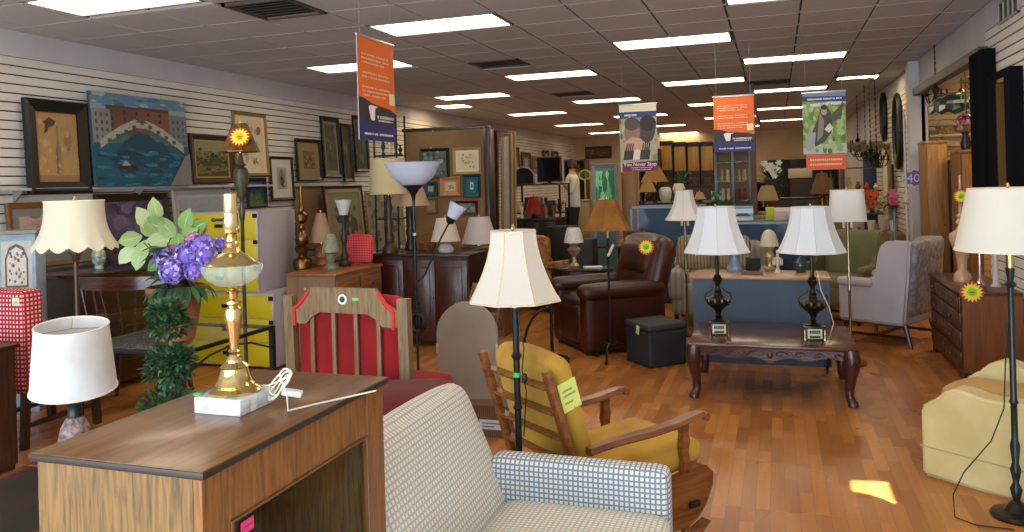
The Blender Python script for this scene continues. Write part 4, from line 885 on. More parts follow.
# dark sideboard in middle left
y_=7.1; xl=ony(372,256,y_).x; xr=ony(468,250,y_).x; zt_=.93
t=thing('dark_sideboard','dark mahogany sideboard with panel doors behind the torchiere','sideboard',((xl+xr)/2,y_+.25,0)); w2=(xr-xl)/2
b=B(); b.box(-w2-.02,w2+.02,-.27,.27,zt_-.03,zt_,.008); b.obj('top',DW('x'),t)
b=B(); b.box(-w2,w2,-.25,.25,.07,zt_-.03); b.obj('body',mat('321509',.4,kind='woodz',c2='1E0C06'),t,smooth=False)
for k in range(3):
    a=-w2+.02+k*(2*w2-.02)/3; e=a+(2*w2-.06)/3; b=B(); b.box(a,e,-.265,-.25,.1,zt_-.06,.004); b.box(a+.05,e-.05,-.275,-.262,.17,zt_-.13,.008); d=b.obj('door',mat('4A2010',.35,kind='woodz',c2='2C1008',coat=.3),t); b=B(); b.ball((e-.02,-.275,.5),.01,8); b.obj('knob',DBRASS(),d)
for sx in(-1,1):
    for sy in(-1,1): b=B(); b.cyl((sx*(w2-.05),sy*.2,0),.022,0,.07,8); b.obj('foot',DW('z'),t)
# wood box cabinet w lamp
y_=7.7; xl=ony(462,247,y_).x; xr=ony(502,245,y_).x; z1=ony(480,246,y_).z
t=thing('cabinet','mid brown wooden cabinet with a small label holding the lamp with a pale pink shade','cabinet',((xl+xr)/2,y_+.22,0)); w2=(xr-xl)/2
b=B(); b.box(-w2-.015,w2+.015,-.235,.22,z1-.02,z1,.004); b.obj('top',mat('9A6E44',.45,kind='woodx',c2='7A5230'),t); b=B(); b.box(-w2,w2,-.22,.22,0,z1-.02); b.obj('body',mat('7A5230',.5,kind='woodz',c2='5E3C20'),t,smooth=False)
for k in range(2): b=B(); b.box(-w2+.02,w2-.02,-.232,-.22,.08+k*(z1-.1)/2,.06+(k+1)*(z1-.1)/2,.004); d=b.obj('door',mat('6E4826',.45,kind='woodz',c2='54341A'),t); b=B(); b.ball((w2-.05,-.24,.3+k*.4),.01,8); b.obj('knob',DBRASS(),d)
lampx('table_lamp','table lamp with a pale pink empire shade on the brown cabinet',480,245,z1,[(245,7),(244,7)],CHROME(),(217,243,10.5,18.5),SHW('D9CDCB',.3),flare=1.1)
P=fl(446,252,.93); lampx('table_lamp','small lamp with a painted urn on its cream shade on the dark sideboard',446,252,.93,[(252,7),(249,8),(244,5)],mat('C8C4C0',.3),(218,241,9,15),SHW('DCD0C0',.3),flare=1.1)
P=fl(446,252,.93)
P=fl(428,250,.93); t=thing('wicker_basket','small brown wicker basket with a handle on the dark sideboard','basket',P); b=B(); b.lathe([(0,0),(.07,0),(.1,.08),(.105,.09),(.095,.09),(0,.03)],16,cap=False); b.obj('basket_body',mat('8A5230',.8,kind='mottle',c2='5A3018',sc_=40),t); b=B(); b.tube([(.1*math.cos(a),0,.09+.1*math.sin(a)) for a in [PI*i/10 for i in range(11)]],.007,6); b.obj('handle',mat('8A5230',.8),t)
# ================================================================ WALL PICTURES (left wall)
WX=-5.955
def pic_left(label,px0,px1,yt,yb,X=WX,tilt=None,zb=None,**k):
    a=onx(px0,yt,X); c=onx(px0,yb,X); d=onx(px1,yt,X); W_=abs(d.y-a.y); z0=c.z if zb is None else zb; H=a.z-z0
    tl=-R(3) if tilt is None else tilt
    return picture(label,(X,(a.y+d.y)/2,z0),W_,H,PI/2,tilt=tl,**k)
G_='framed pictures along the left wall'
bot=[('8A7A60',[(.45,.12),(.58,.12),(.58,.45),(.54,.62),(.54,.8),(.49,.8),(.49,.62),(.45,.45)]),('6A5A44',[(.47,.14),(.5,.14),(.5,.6),(.47,.44)]),ell('A58A62',.75,.6,.13,.2),ell('8E7450',.75,.6,.09,.15),('5A4030',[(.2,.85),(.35,.92),(.5,.86),(.44,.8),(.3,.76)]),('4A3626',[(.25,.8),(.32,.84),(.3,.72),(.22,.68)]),rc('9A7448',0,0,1,.11)]
pic_left('large black framed print of a tall bottle, leftmost picture on the upper wall',24.5,87.5,97,195,X=-5.90,shapes=bot+dabs(1,['B8935E','C29C68','A98652'],30,(0,.1,1,1),.05),bg='B08A58',fc='14110F',fc2='0C0A09',fw_=.105,fd=.05,group=G_)
ven=[rc('5E86A0',0,.84,1,1),rc('8AA2AC',0,.80,1,.88)]+dabs(2,['9AB0B8','6E90A4','4A7290'],24,(0,.84,1,1),.06,.4)
ven+=[rc('6A4638',.14,.56,.46,.86),rc('7E5040',.46,.58,.8,.88),rc('8A8880',0,.42,.18,.82),rc('74767A',.8,.4,1,.82),rc('5A3A30',.14,.84,.8,.87)]
for i in range(5):
    for j_ in range(3): ven.append(rc('3E3430',.18+i*.125,.64+j_*.07,.205+i*.125,.68+j_*.07)); 
for i in range(3):
    for j_ in range(4): ven.append(rc('4A4E52',.03+i*.05,.5+j_*.08,.05+i*.05,.54+j_*.08)); ven.append(rc('4A4E52',.83+i*.055,.48+j_*.08,.85+i*.055,.52+j_*.08))
ven+=[rc('15546A',0,0,1,.46),('0F4258',[(.15,.2),(.9,.2),(.7,.5),(.3,.5)]),('A8A698',[(.06,.40),(.26,.56),(.42,.64),(.54,.64),(.7,.56),(.94,.38),(.94,.47),(.7,.66),(.55,.73),(.41,.73),(.26,.65),(.06,.49)]),('0F4258',[(.28,.44),(.36,.54),(.46,.59),(.56,.57),(.68,.44)]),('6E5A4E',[(.42,.70),(.48,.77),(.55,.70)])]
for i in range(9): x_=.13+i*.085; ven.append(rc('3E5660',x_,.735-abs(x_-.48)*.62-.05,x_+.04,.735-abs(x_-.48)*.62-.01))
ven+=dabs(3,['1F6A80','114A60','2A7888','0D3C52'],80,(.03,0,.95,.40),.06,.3)+[('2A2624',[(.2,.2),(.3,.16),(.42,.17),(.38,.22),(.24,.24)]),('A89878',[(.24,.22),(.28,.28),(.33,.22)]),('7E7C70',[(.74,0),(1,0),(1,.38),(.94,.34)])]
pic_left('unframed canvas painting of a white bridge over a blue green canal',91.5,186,90,187,X=-5.86,tilt=-R(4),fw_=0,shapes=ven,bg='4A6A70',name='canvas_painting',cat='painting')
land=[rc('8A8A62',0,.6,1,1),('4A4420',[(0,0),(1,0),(1,.5),(.7,.62),(.4,.5),(0,.6)]),('7A6A34',[(0,.1),(1,.2),(1,.32),(0,.3)])]+dabs(4,['3A3A1C','5E5A2A','77703A','2E2C16'],60,(0,.1,1,.75),.07,.6)
pic_left('small landscape painting in a dark ornate wooden frame right of the canal canvas',190,232,133,184,shapes=land,bg='6A6238',fc='3A2012',fw_=.07,inner=('A88A4A',.02),group=G_)
pic_left('cream print in a light wood frame behind the mosaic shade lamp',234,267,111,176,shapes=dabs(6,['C2A07A','D9C49A','9A6A4A','B8B090'],30,(.1,.1,.9,.9),.09),bg='D8C8A0',fc='8A6A3E',fw_=.035,mw=.05,mc='D9CBA6',group=G_)
pic_left('small blue night landscape in a dark frame under the cream print',246,266,178,208,shapes=[rc('2A4A7A',0,.5,1,1),('3A6A34',[(0,0),(1,0),(1,.35),(.5,.6),(0,.3)])]+dabs(9,['1E3A22','4A7A44'],14,(0,0,1,.5),.1),bg='24406A',fc='16120F',fw_=.045,group=G_)
arch=[rc('9AA08C',.0,0,1,1),('6E7A8A',[(.2,.1),(.8,.1),(.8,.7),(.5,.95),(.2,.7)]),('2E2A26',[(.35,.1),(.65,.1),(.65,.5),(.5,.62),(.35,.5)])]
pic_left('narrow arch scene print with a wide cream mat and black frame',270,293,156,201,shapes=arch+dabs(7,['B8A87A','5A5A4A'],12,(.2,.1,.8,.4),.07),bg='8A8A7A',fc='1E1712',fw_=.035,mw=.11,mc='CFC6B4',group=G_)
pic_left('square brown print with a tan mat in a dark frame',296,321,138,181,shapes=dabs(8,['8A6A44','A98A5A','5A4028'],20,(0,0,1,1),.1),bg='7A5C3C',fc='1E1510',fw_=.05,mw=.12,mc='9A825A',group=G_)
pic_left('tall narrow dark framed print, nearest of the tall trio',322,340,116,178,shapes=dabs(10,['6A5A44','4A4034','8A7A64'],24,(0,0,1,1),.1),bg='5A5040',fc='1A1410',fw_=.06,mw=.05,mc='9A8A70',group=G_)
pic_left('tall narrow dark print, middle of the tall trio',342,352,123,182,shapes=dabs(11,['5A4A3A','3A3028','7A6048'],18,(0,0,1,1),.12),bg='3E342A',fc='221A14',fw_=.05,group=G_)
pic_left('tall narrow dark print, farthest of the tall trio',354,368,115,172,shapes=dabs(12,['4A5A5A','3A3028','6A5A50'],18,(0,0,1,1),.12),bg='3E3C38',fc='16120E',fw_=.05,group=G_)
# lower row, standing on the floor furniture / slat brackets
fl1=dabs(13,['B08A84','C0A09A','8A6058','A87870'],70,(0,0,1,1),.07)+[('7A4A44',[(.1,0),(.16,0),(.5,.7),(.8,1),(.74,1),(.42,.66)]),('8A5A50',[(.5,0),(.55,0),(.9,.8),(.85,.8)])]
pic_left('wide picture of pink branches in a brown wooden frame behind the scalloped lamp',9,98,203,272,X=-5.9,tilt=-R(6),shapes=fl1,bg='B49690',fc='7A5226',fc2='5E3C18',fw_=.05,mw=.07,mc='7A7672',group=G_)
pp=dabs(14,['5A4A6A','4A3C5A','6E5C7A','3A3048','7A6A80'],80,(0,0,1,1),.09)+dabs(15,['3A4A34','7A3A4A','2A2430'],40,(0,0,1,.4),.05)
pic_left('large purple floral painting in a dark brown frame under the canal canvas',99,172,194,272,X=-5.9,tilt=-R(6),shapes=pp,bg='544864',fc='2E1A10',fw_=.075,group=G_)
pic_left('pale landscape print in a whitish frame under the landscape painting',175,233,190,252,X=-5.9,tilt=-R(5),shapes=[rc('9A9CA6',0,.5,1,1),rc('6E7660',0,0,1,.4)]+dabs(16,['A8A8A8','7E8A7A','5E6A5A'],30,(0,.1,1,.7),.08,.4),bg='8A8E92',fc='ADA79E',fw_=.05,mw=.04,mc='B8B4AE',group=G_)
pic_left('plain brown backing board leaning behind the tan shade lamp',297,325,186,252,X=-5.9,tilt=-R(4),shapes=[],bg='8A6A48',fc='7A5C3C',fw_=.03,group=G_)
sl_=[rc('8A8266',0,0,1,1),ell('4A4A38',.62,.42,.22,.18),ell('6A6A54',.4,.3,.14,.12),ell('7A4A34',.7,.22,.12,.1),ell('3A4030',.35,.6,.12,.12),rc('9A8A60',0,0,1,.14)]
pic_left('large still life painting leaning in a dark frame behind the cone shade lamp',327,366,185,262,X=-5.7,zb=.622,tilt=-R(5),shapes=sl_+dabs(17,['5A5A44','8A7A54','3A3A2C'],26,(.2,.2,.9,.7),.06),bg='8A7E5C',fc='1E140E',fw_=.06,inner=('A8946A',.05),group=G_)
pic_left('large grey floral print in a tan frame beside the still life',368,404,192,252,X=-5.7,zb=.622,tilt=-R(4),shapes=dabs(18,['8A8676','6E6A5C','A09A88','5A564A'],50,(0,0,1,1),.08),bg='8E8876',fc='A08A64',fw_=.05,group=G_)
t=thing('low_bench','long low plain bench against the left wall under the leaning still life','bench',(-5.75,9.9,0)); b=B(); b.box(-.2,.2,-1.8,2.2,.59,.62,.004); b.obj('bench_top',DW('y'),t)
for y in(-1.6,0,2.0): b=B(); b.box(-.17,.17,y-.03,y+.03,0,.59); b.obj('bench_leg',DW('z'),t,smooth=False)
# farther slat wall pictures beyond the partition
for i,(a,c,t0,b0,lb) in enumerate([(512,520,146,186,'dark tall framed print on the far left wall, nearest of the far ones'),(522,531,152,176,'small dark framed print with a pale centre on the far left wall'),(533,540,156,172,'small light wood framed print on the far left wall'),(543,549,150,160,'tiny dark framed picture above the television'),(552,558,151,160,'tiny dark framed picture above the television, beside the tiny one')]):
    pic_left(lb,a,c,t0,b0,shapes=[rc('9A9078',.25,.2,.75,.8)],bg='5A4A3A',fc='2A1C14' if i!=2 else '8A6A3E',fw_=.07,group='small pictures on the far left wall')
# ================================================================ MOSAIC LAMP behind the brass lamp
P=CAMP+ray(242,210)*5.2; s=5.2/F
t=thing('floor_lamp','dark bronze urn floor lamp with a small amber shade and a starburst sticker','floor lamp',(P.x,P.y,0)); zf=lambda y: EYE+ray(242,y).z*5.2
b=B(); b.lathe([(0,0),(.12,0),(.125,.015),(.03,.04),(.013,.06),(.012,zf(222)),(.018,zf(218)),(.02,zf(212)),(.014,zf(204)),(.016,zf(199)),(.03,zf(195)),(.048,zf(182)),(.05,zf(174)),(.042,zf(169)),(.02,zf(167)),(.035,zf(165)),(.02,zf(162)),(.016,zf(158)),(.008,zf(152)),(0,zf(151))],20,cap=False); b.obj('pole',mat('5A5240',.45,.5,kind='mottle',c2='3E3A2E',sc_=20),t)
add_shade(t,zf(152),zf(124)-zf(152),.05,.128,mat('8A5A24',.5,kind='mottle',c2='5A3414',sc_=16,trans=.25),n=8,flare=1.2,trim=DBRASS())
b=B(); b.cyl((0,0,0),.01,zf(153),zf(138),8); b.obj('socket',BRASS(),t)
star_tag(t,(.075,-.1,zf(138)),.07,rot=(R(-18),0,R(25)),core='E8B020')
# ================================================================ PARTITION WITH PICTURES (centre left)
Yp=9.3; xl=ony(404,150,Yp).x; xr=ony(484,150,Yp).x; zt_=ony(445,127,Yp).z
t=thing('display_partition','tall brown display partition hung with small pictures','partition',((xl+xr)/2,Yp+.1,0)); w2=(xr-xl)/2
b=B(); b.box(-w2,w2,-.1,.1,0,zt_-.04); b.obj('panel',mat('8A6A46',.8,kind='mottle',c2='7A5C3A',sc_=2),t,smooth=False)
b=B(); b.box(-w2-.02,w2+.03,-.12,.12,zt_-.04,zt_,.004); b.obj('top_rail',DW('x'),t)
b=B(); b.box(w2,w2+.06,-.12,.12,0,zt_-.04,.004); b.obj('end_post',DW('z'),t)
for (px,py) in((433,131),(431,148),(470,148)): 
    q=ony(px,py,Yp); b=B(); b.ball((q.x-(xl+xr)/2,-.105,q.z),.012,8); b.obj('hook',mat('D8D4C8',.4),t)
def pic_y(label,px0,px1,yt,yb,Y,**k):
    a=ony(px0,yt,Y); c=ony(px1,yb,Y); k.setdefault('group','pictures hung on the brown partition')
    return picture(label,((a.x+c.x)/2,Y,c.z),c.x-a.x,a.z-c.z,0,tilt=0,**k)
Yq=Yp-.003
pic_y('dark grey framed print with foliage, upper left on the partition',420,450,149,178,Yq,shapes=dabs(20,['5A6A64','7A8A84','3A4844','9AA09A'],50,(0,0,1,1),.08),bg='5E6A66',fc='1A1A18',fw_=.04)
pic_y('cream print in a light wooden frame, upper right on the partition',453,482,148,174,Yq,shapes=dabs(21,['C8A070','D9C090','B88A60'],26,(.15,.15,.85,.85),.07),bg='D9CDA8',fc='A08454',fw_=.035,mw=.03,mc='E0D8BC')
pic_y('teal matted print with a white shape, lower right on the partition',463,481,175,197,Yq,shapes=[('D9D9D0',[(.3,.2),(.7,.2),(.7,.8),(.3,.8)]),ell('4A5A5A',.5,.5,.13,.2)],bg='1E6A7E',fc='0F3E4E',fw_=.03,mw=.04,mc='1F6478')
pic_y('tan framed print of dark figures, centre of the partition',440,461,177,196,Yq,shapes=[rc('C9BFA8',0,0,1,1)]+dabs(22,['4A4A44','8A8478'],14,(.2,.2,.8,.6),.09),bg='C8BCA0',fc='B07A48',fw_=.045,mw=.03,mc='C0946A')
pic_y('teal framed print half hidden behind the torchiere bowl',424,438,182,196,Yq,shapes=[rc('A8A490',.2,.2,.8,.8)],bg='1E5A6E',fc='123E4E',fw_=.04)
pic_y('grey landscape print in a dark frame, lowest on the partition',456,478,201,214,Yq,shapes=dabs(23,['6A6A68','9A9A98','3E3E3E'],24,(0,0,1,1),.1),bg='8A8A88',fc='241812',fw_=.03)
pic_y('small tan framed print low on the partition behind the torchiere pole',426,438,198,213,Yq,shapes=[],bg='9A8258',fc='7A6038',fw_=.03)
# leaning frames/mirrors past the partition
GF='tall frames leaning beyond the partition'
for i,(px0,px1,yt,yb,Y,fc,bg) in enumerate([(489,496,130,236,9.6,'3A2214','7A5A40'),(498,512,133,238,9.9,'8A6A3E','B8B0A0'),(505,516,131,232,10.6,'A88A54','D0C8A8')]):
    a=ony(px0,yt,Y); c=ony(px1,yb,Y)
    picture(['dark edged tall frame leaning next to the partition','tall gold framed mirror leaning beyond the partition','tallest pale mirror in a gilt frame beyond the partition'][i],((a.x+c.x)/2,Y,.0),max(.12,c.x-a.x),a.z,0,fw_=.04,fc=fc,bg=bg,tilt=R(-3),shapes=[],group=GF,name='tall_mirror',cat='mirror')
# white wire candle/decor rack beyond the first banner
Yr=8.9; xl=ony(378,120,Yr).x; xr=ony(400,120,Yr).x; zt_=ony(390,108,Yr).z
t=thing('iron_rack','black iron display rack with hooks and small metal ornaments behind the first banner','rack',((xl+xr)/2,Yr,0)); w2=(xr-xl)/2
for sx in(-1,1):
  for sy in(-1,1): b=B(); b.tube([(sx*w2,sy*.12,0),(sx*w2,sy*.12,zt_-.1)],.012,6); b.obj('upright',IRON(),t)
for k in range(5): b=B(); b.box(-w2,w2,-.12,.12,.4+k*.4,.415+k*.4); b.obj('shelf',IRON(),t,smooth=False)
b=B(); b.ball((.0,0,zt_-.06),.07,12); b.obj('finial',IRON(),t)
rg=random.Random(5)
for k in range(8):
    b=B(); x=-w2+.05+(k%4)*w2*.55; z=2.0155 if k<4 else 1.6155; h=rg.uniform(.12,.3); b.lathe([(0,0),(.03,0),(.012,h*.2),(.03,h*.5),(.01,h*.8),(.025,h),(0,h)],10,cap=False); o=b.obj('candlestick',mat(['2A2A2E','B8B0A0','6A5A44'][k%3],.4,.4),None,loc=((xl+xr)/2+x,Yr+rg.uniform(-.05,.05),z)); tag(o,'small metal candlestick on the black iron rack behind the first banner','candlestick','candlesticks on the iron rack')
# cream drum shade lamp & companions between banner and torchiere
lampx('table_lamp','tall dark turned lamp with a cream drum shade left of the torchiere',388,248,.93,[(248,8),(244,8.5),(238,4),(232,5),(226,3),(218,4.5),(210,2.5),(203,4),(196,2.5),(190,2)],mat('3A2A20',.4,.2),(154,189,17.5,18.5),SHW('D9CBA0',.3),flare=1,trim=mat('C9BB90',.8),loc=Vector((ony(390,250,7.16).x,7.16,.932)))
lampx('table_lamp','dark barley lamp with a wide beige shade behind the torchiere pole',407,251,.93,[(251,6),(246,6),(240,3),(234,5),(228,3),(220,4),(212,2),(206,2)],mat('2A1E18',.4,.2),(186,207,13,20),SHW('C2A684',.2),flare=1.1,loc=Vector((ony(411,250,7.55).x,7.55,.932)))
# ================================================================ HANGING BANNERS
def banner(label,px0,px1,yt,yb,Y,rz,kind,WX_=None):
    a=ony(px0,yt,Y); c=ony(px1,yb,Y); W_=(c.x-a.x); H=a.z-c.z
    t=thing('hanging_banner',label,'banner',((a.x+c.x)/2 if not WX_ else -2.66,Y,c.z),rz,'double sided banners hanging from the ceiling'); 
    if WX_: W_=WX_
    b=B(); y=-.004
    b.c('B8B8B0').box(-W_/2,W_/2,-.003,.003,0,H); y=-.0036
    cn_=[0]
    def P2(c,pg,l=0): cn_[0]+=1; b.c(c).add([(-W_/2+p[0]*W_,y-.0002*l-.00002*cn_[0],p[1]*H) for p in pg],[tuple(range(len(pg)))])
    def line(c,x0,x1,yc,hh,seed,l=4):   # unreadable small print as rows of letter-like strokes
        rg=random.Random(seed); x=x0
        while x<x1:
            wd=rg.uniform(.02,.035); 
            if rg.random()<.14: x+=.02; continue
            P2(c,[(x,yc-hh/2),(x+wd*.75,yc-hh/2),(x+wd*.75,yc+hh/2*rg.choice([1,.6])),(x,yc+hh/2*rg.choice([1,.7]))],l); x+=wd
    if kind=='orange':
        P2('EA6A18',[(0,.36),(1,.3),(1,1),(0,1)],1); P2('2E2A30',[(0,.12),(1,.12),(1,.3),(.85,.335),(.6,.35),(.35,.37),(.15,.41),(0,.42)],2); P2('EA6A18',[(0,.42),(.15,.41),(.35,.37),(.6,.35),(.85,.335),(1,.33),(1,.36),(0,.44)],3)
        P2('2C2A66',[(0,0),(1,0),(1,.15),(0,.2)],3)
        k=0
        for y0,n in((.84,3),(.66,2),(.52,3)):
            for i in range(n): k+=1; line('F6C9A8',.1,.1+.72*(1 if i<n-1 or n==2 else .85),y0-i*.04,.018,k)
            
        P2('EFE0B0',[(.82,.38),(.98,.38),(.98,.5),(.82,.5)],5)
        P2('E8E4E0',[(.3,.2),(.4,.2),(.42,.32),(.5,.34),(.3,.35),(.24,.33)],4)
        line('D9D6DC',.45,.92,.24,.03,31); line('D9D6DC',.5,.9,.205,.02,32); line('E8E6F0',.12,.9,.065,.022,33)
    elif kind=='boy':
        P2('E8E0C0',[(0,.88),(1,.88),(1,1),(0,1)],1); P2('30427E',[(0,.80),(1,.82),(1,.9),(0,.9)],2); line('E8ECF4',.14,.5,.85,.03,41)
        P2('A8A084',[(0,.14),(1,.14),(1,.82),(0,.8)],1)
        for c2_,pg in dabs(31,['C2B896','8A8A74','7A7A68','B0AC90','5A6A4A'],50,(0,.2,1,.78),.06): P2(c2_,pg,2)
        P2('4A3A34',ell('',.72,.62,.24,.2)[1],3); P2('2E2622',ell('',.76,.72,.22,.12)[1],4); P2('8A7464',ell('',.34,.6,.22,.2)[1],4); P2('5A4A42',ell('',.34,.72,.21,.1)[1],5)
        P2('C99A84',[(.1,.44),(.32,.52),(.55,.5),(.7,.42),(.6,.3),(.42,.24),(.2,.3)],5)
        P2('D9D2C4',[(.25,.18),(.7,.18),(.62,.3),(.45,.34),(.3,.28)],6)
        for sx in(.14,.58):
            for i in range(4): P2('3A302C',[(sx+i*.055,.3),(sx+i*.055+.035,.3),(sx+i*.055+.075,.42),(sx+i*.055+.045,.43)],7)
            P2('3A302C',[(sx-.06,.18),(sx+.2,.18),(sx+.24,.32),(sx-.02,.32)],7)
        P2('6E2048',[(0.05,0),(1,0),(1,.16),(.05,.13)],8); b.c('F2EEF2'); b.text('You Never Stop',H*.075,0.03*W_,H*.085,y-.0075); line('D9C0CC',.3,.85,.06,.014,43,9); line('D9C0CC',.32,.8,.03,.014,44,9)
    else:
        P2('7E9A54',[(0,.16),(1,.16),(1,1),(0,1)],1); P2('E0DCC8',[(0,.82),(.55,.84),(1,.92),(1,.8),(.4,.78),(0,.76)],2)
        for c2_,pg in dabs(33,['8FAA60','6E8A44','A8BC74','5A7038','B8C48A'],110,(0,.02,1,.8),.06): P2(c2_,pg,2)
        P2('2C4478',[(0,.87),(1,.84),(1,.93),(0,.95)],3); P2('7E8EA8',[(0,.95),(1,.93),(1,1),(0,1)],3); line('E8ECF4',.12,.9,.9,.03,46)
        P2('4A443C',[(.28,.12),(.5,.2),(.66,.35),(.7,.6),(.6,.74),(.42,.74),(.34,.55),(.2,.35)],4); P2('8A8074',[(.32,.2),(.46,.3),(.5,.55),(.4,.68),(.36,.5)],5)
        P2('C0987A',ell('',.5,.7,.07,.07)[1],6); P2('3A342E',ell('',.5,.76,.08,.04)[1],7); P2('D8D2C4',[(.5,.4),(.6,.34),(.7,.42),(.62,.5)],6); P2('9AA0A4',[(.08,.04),(.25,.1),(.3,.35),(.14,.38),(.05,.2)],5); P2('5A5248',[(.62,.62),(.8,.72),(.95,.86),(.9,.6),(.72,.5)],5)
    b.obj('print',PF(),t,smooth=False)
    b=B(); b.box(-W_/2-.01,W_/2+.01,-.008,.008,H,H+.018,.003); b.obj('top_bar',mat('B8B8B4',.3,.6),t)
    for sx in(-1,1): b=B(); b.tube([(sx*W_*.42,0,H+.015),(sx*W_*.42,0,ZC-c.z)],.0018,5); b.obj('hanging_wire',mat('9A9A98',.4,.5),t)
    return t,a,c
banner('tall orange and navy banner hanging nearest the camera above the torchiere lamp',379,380,41,141,4.93,R(90),'orange',.53)
banner('banner with a photo of smiling faces and a maroon strip, second from the left',619,658,106,171,9,0,'boy')
banner('small orange and navy banner hanging above the mirror cabinet',713,755,98,151,8.4,0,'orange')
t,a,c=banner('banner with a photo of gardeners in green grass and an orange tag below',802,847,94,153,8,0,'green')
q0=ony(806,152,8); q1=ony(846,166,8); b=B(); W_=q1.x-q0.x; H=q0.z-q1.z
b.c('D8602A').box(-W_/2,W_/2,-.003,.003,-H,0); b.c('F4C0A0')
rg=random.Random(2)
for r_ in range(2):
    x=-W_*.4
    while x<W_*.4: wd=rg.uniform(.012,.02); b.box(x,x+wd*.7,-.004,-.003,-H*(.35+r_*.3)-.009,-H*(.35+r_*.3)+.009); x+=wd*1.1
o=b.obj('tag_strip',PF(),t,smooth=False,label='orange strip with white lettering below the photo'); o.location=((q0.x+q1.x)/2-t.location.x,0,-.005)
# ================================================================ MIDDLE OF THE FLOOR
# plant stand with arc
P=fl(553,378); t=thing('plant_stand','black iron stand with a half hoop handle and a round tray on the floor','plant stand',P,R(10))
b=B(); b.tube([(0,0,0),(0,0,.62)],.014,8); b.ball((0,0,.63),.02,8); b.obj('pole',IRON(),t)
b=B(); b.lathe([(0,.13),(.2,.13),(.205,.15),(.195,.155),(.19,.14),(0,.14)],28,(-.06,.02,0),cap=False); b.obj('tray',mat('2A2422',.35,.4),t)
b=B(); b.tube([(-.24,.02,.14)]+[(-.24*math.cos(a),.02,.2+.38*math.sin(a)) for a in [PI*.5*i/10 for i in range(11)]],.011,8); b.obj('hoop_handle',IRON(),t)
# leather recliner
LE=mat('44190B',.4,kind='leather',c2='2C0F06',sc_=5,coat=.1)
f0=Vector((-1.69,6.97,0)); fwd=Vector((-.78,-.62,0)); rzr=math.atan2(-.62,-.78)
ctr=(Vector((-2.16,7.57,0))+f0)/2; t=thing('recliner','dark brown leather recliner armchair with a starburst sticker behind the cube ottoman','armchair',ctr,rzr) # x forward, y left... front at x=0
for sy in(-.32,.32):
    b=B(); b.soft((-.42,sy,.3),(.84,.17,.54),.04,n=10); b.soft((-.4,sy*1.04,.58),(.86,.22,.14),.065,puff=.015,n=12); b.obj('armrest',LE,t,ang=60)
b=B(); b.soft((-.03,0,.27),(.08,.5,.36),.035,n=8); b.obj('footrest',LE,t,ang=60)
b=B(); b.soft((-.32,0,.42),(.62,.5,.2),.06,puff=.03,n=10); b.obj('seat_cushion',LE,t,ang=60)
b=B(); b.soft((0,0,0),(.24,.78,.70),.1,puff=.04,n=12); b.soft((.06,0,.12),(.2,.6,.34),.08,puff=.03,n=10); bk=b.obj('backrest',LE,t,ang=60,loc=(-.82,0,.70),rot=(0,R(-16),0))
b=B(); b.box(-.82,-.03,-.38,.38,.03,.1,.01); b.obj('base_rail',mat('2A130A',.5),t)
for x in(-.06,-.78):
    for y in(-.34,.34): b=B(); b.cyl((x,y,0),.025,0,.04,10); b.obj('foot',IRON(),t)
qs=CAMP+ray(646,247)*7.15; inv=Matrix.Translation(ctr)@Matrix.Rotation(rzr,4,'Z'); ql=inv.inverted()@qs
star_tag(t,ql,.075,rot=(0,0,-rzr+R(10)),core='7FCF1E')
# orange shade iron floor lamp
P=fl(611,360); s=sc(P); zz_=lambda y,x=609: EYE+ray(x,y).z*s*F
t=thing('floor_lamp','thin black iron floor lamp with an amber orange shade before the leather recliner','floor lamp',P)
b=B(); b.tube([(0,0,.1),(0,0,zz_(238))],.0105,8); b.ball((0,0,.13),.022,10); b.obj('pole',IRON(),t)
for k in range(3):
    a=2*PI*k/3+.5; b=B(); b.tube([(r*math.cos(a),r*math.sin(a),z) for r,z in((0,.12),(.06,.155),(.12,.13),(.155,.06),(.17,.012),(.2,.012))],.011,8); b.obj('leg',IRON(),t)
b=B(); b.c('D8D8D0').bc((.03,-.02,zz_(250)),(.02,.02,.12),(.2,.5,0)); b.obj('price_tag',PF(),t,smooth=False)
add_shade(t,zz_(230),zz_(200)-zz_(230),.092,.228,mat('B07A34',.8,kind='mottle',c2='96622A',sc_=8,trans=.35),n=6,flare=1.15,trim=mat('8A5A22',.7),ph=PI/6)
b=B(); b.cyl((0,0,0),.013,zz_(238),zz_(222),8); b.obj('socket',BRASS(),t)
# blue black ottoman
o0=Vector((-1.305,6.93,0));o1=Vector((-1.04,6.64,0)); th=math.atan2(o1.y-o0.y,o1.x-o0.x); c0=Vector((-1.04,6.905,0))
t=thing('storage_ottoman','cube shaped dark charcoal storage ottoman with a yellow tag','ottoman',c0,th)
b=B(); b.soft((0,0,.155),(.385,.385,.31),.02,n=8); b.obj('body',mat('23272F',.7,kind='leather',c2='1C1F26',sc_=6),t,ang=60)
b=B(); b.soft((0,0,.34),(.4,.4,.06),.018,puff=.006,n=8); b.obj('lid',mat('33373C',.65,kind='leather',c2='2A2D32',sc_=6),t,ang=60)
paper_tag(t,(.04,-.205,.345),.045,.075,rot=(0,R(12),0),col='D8D890')
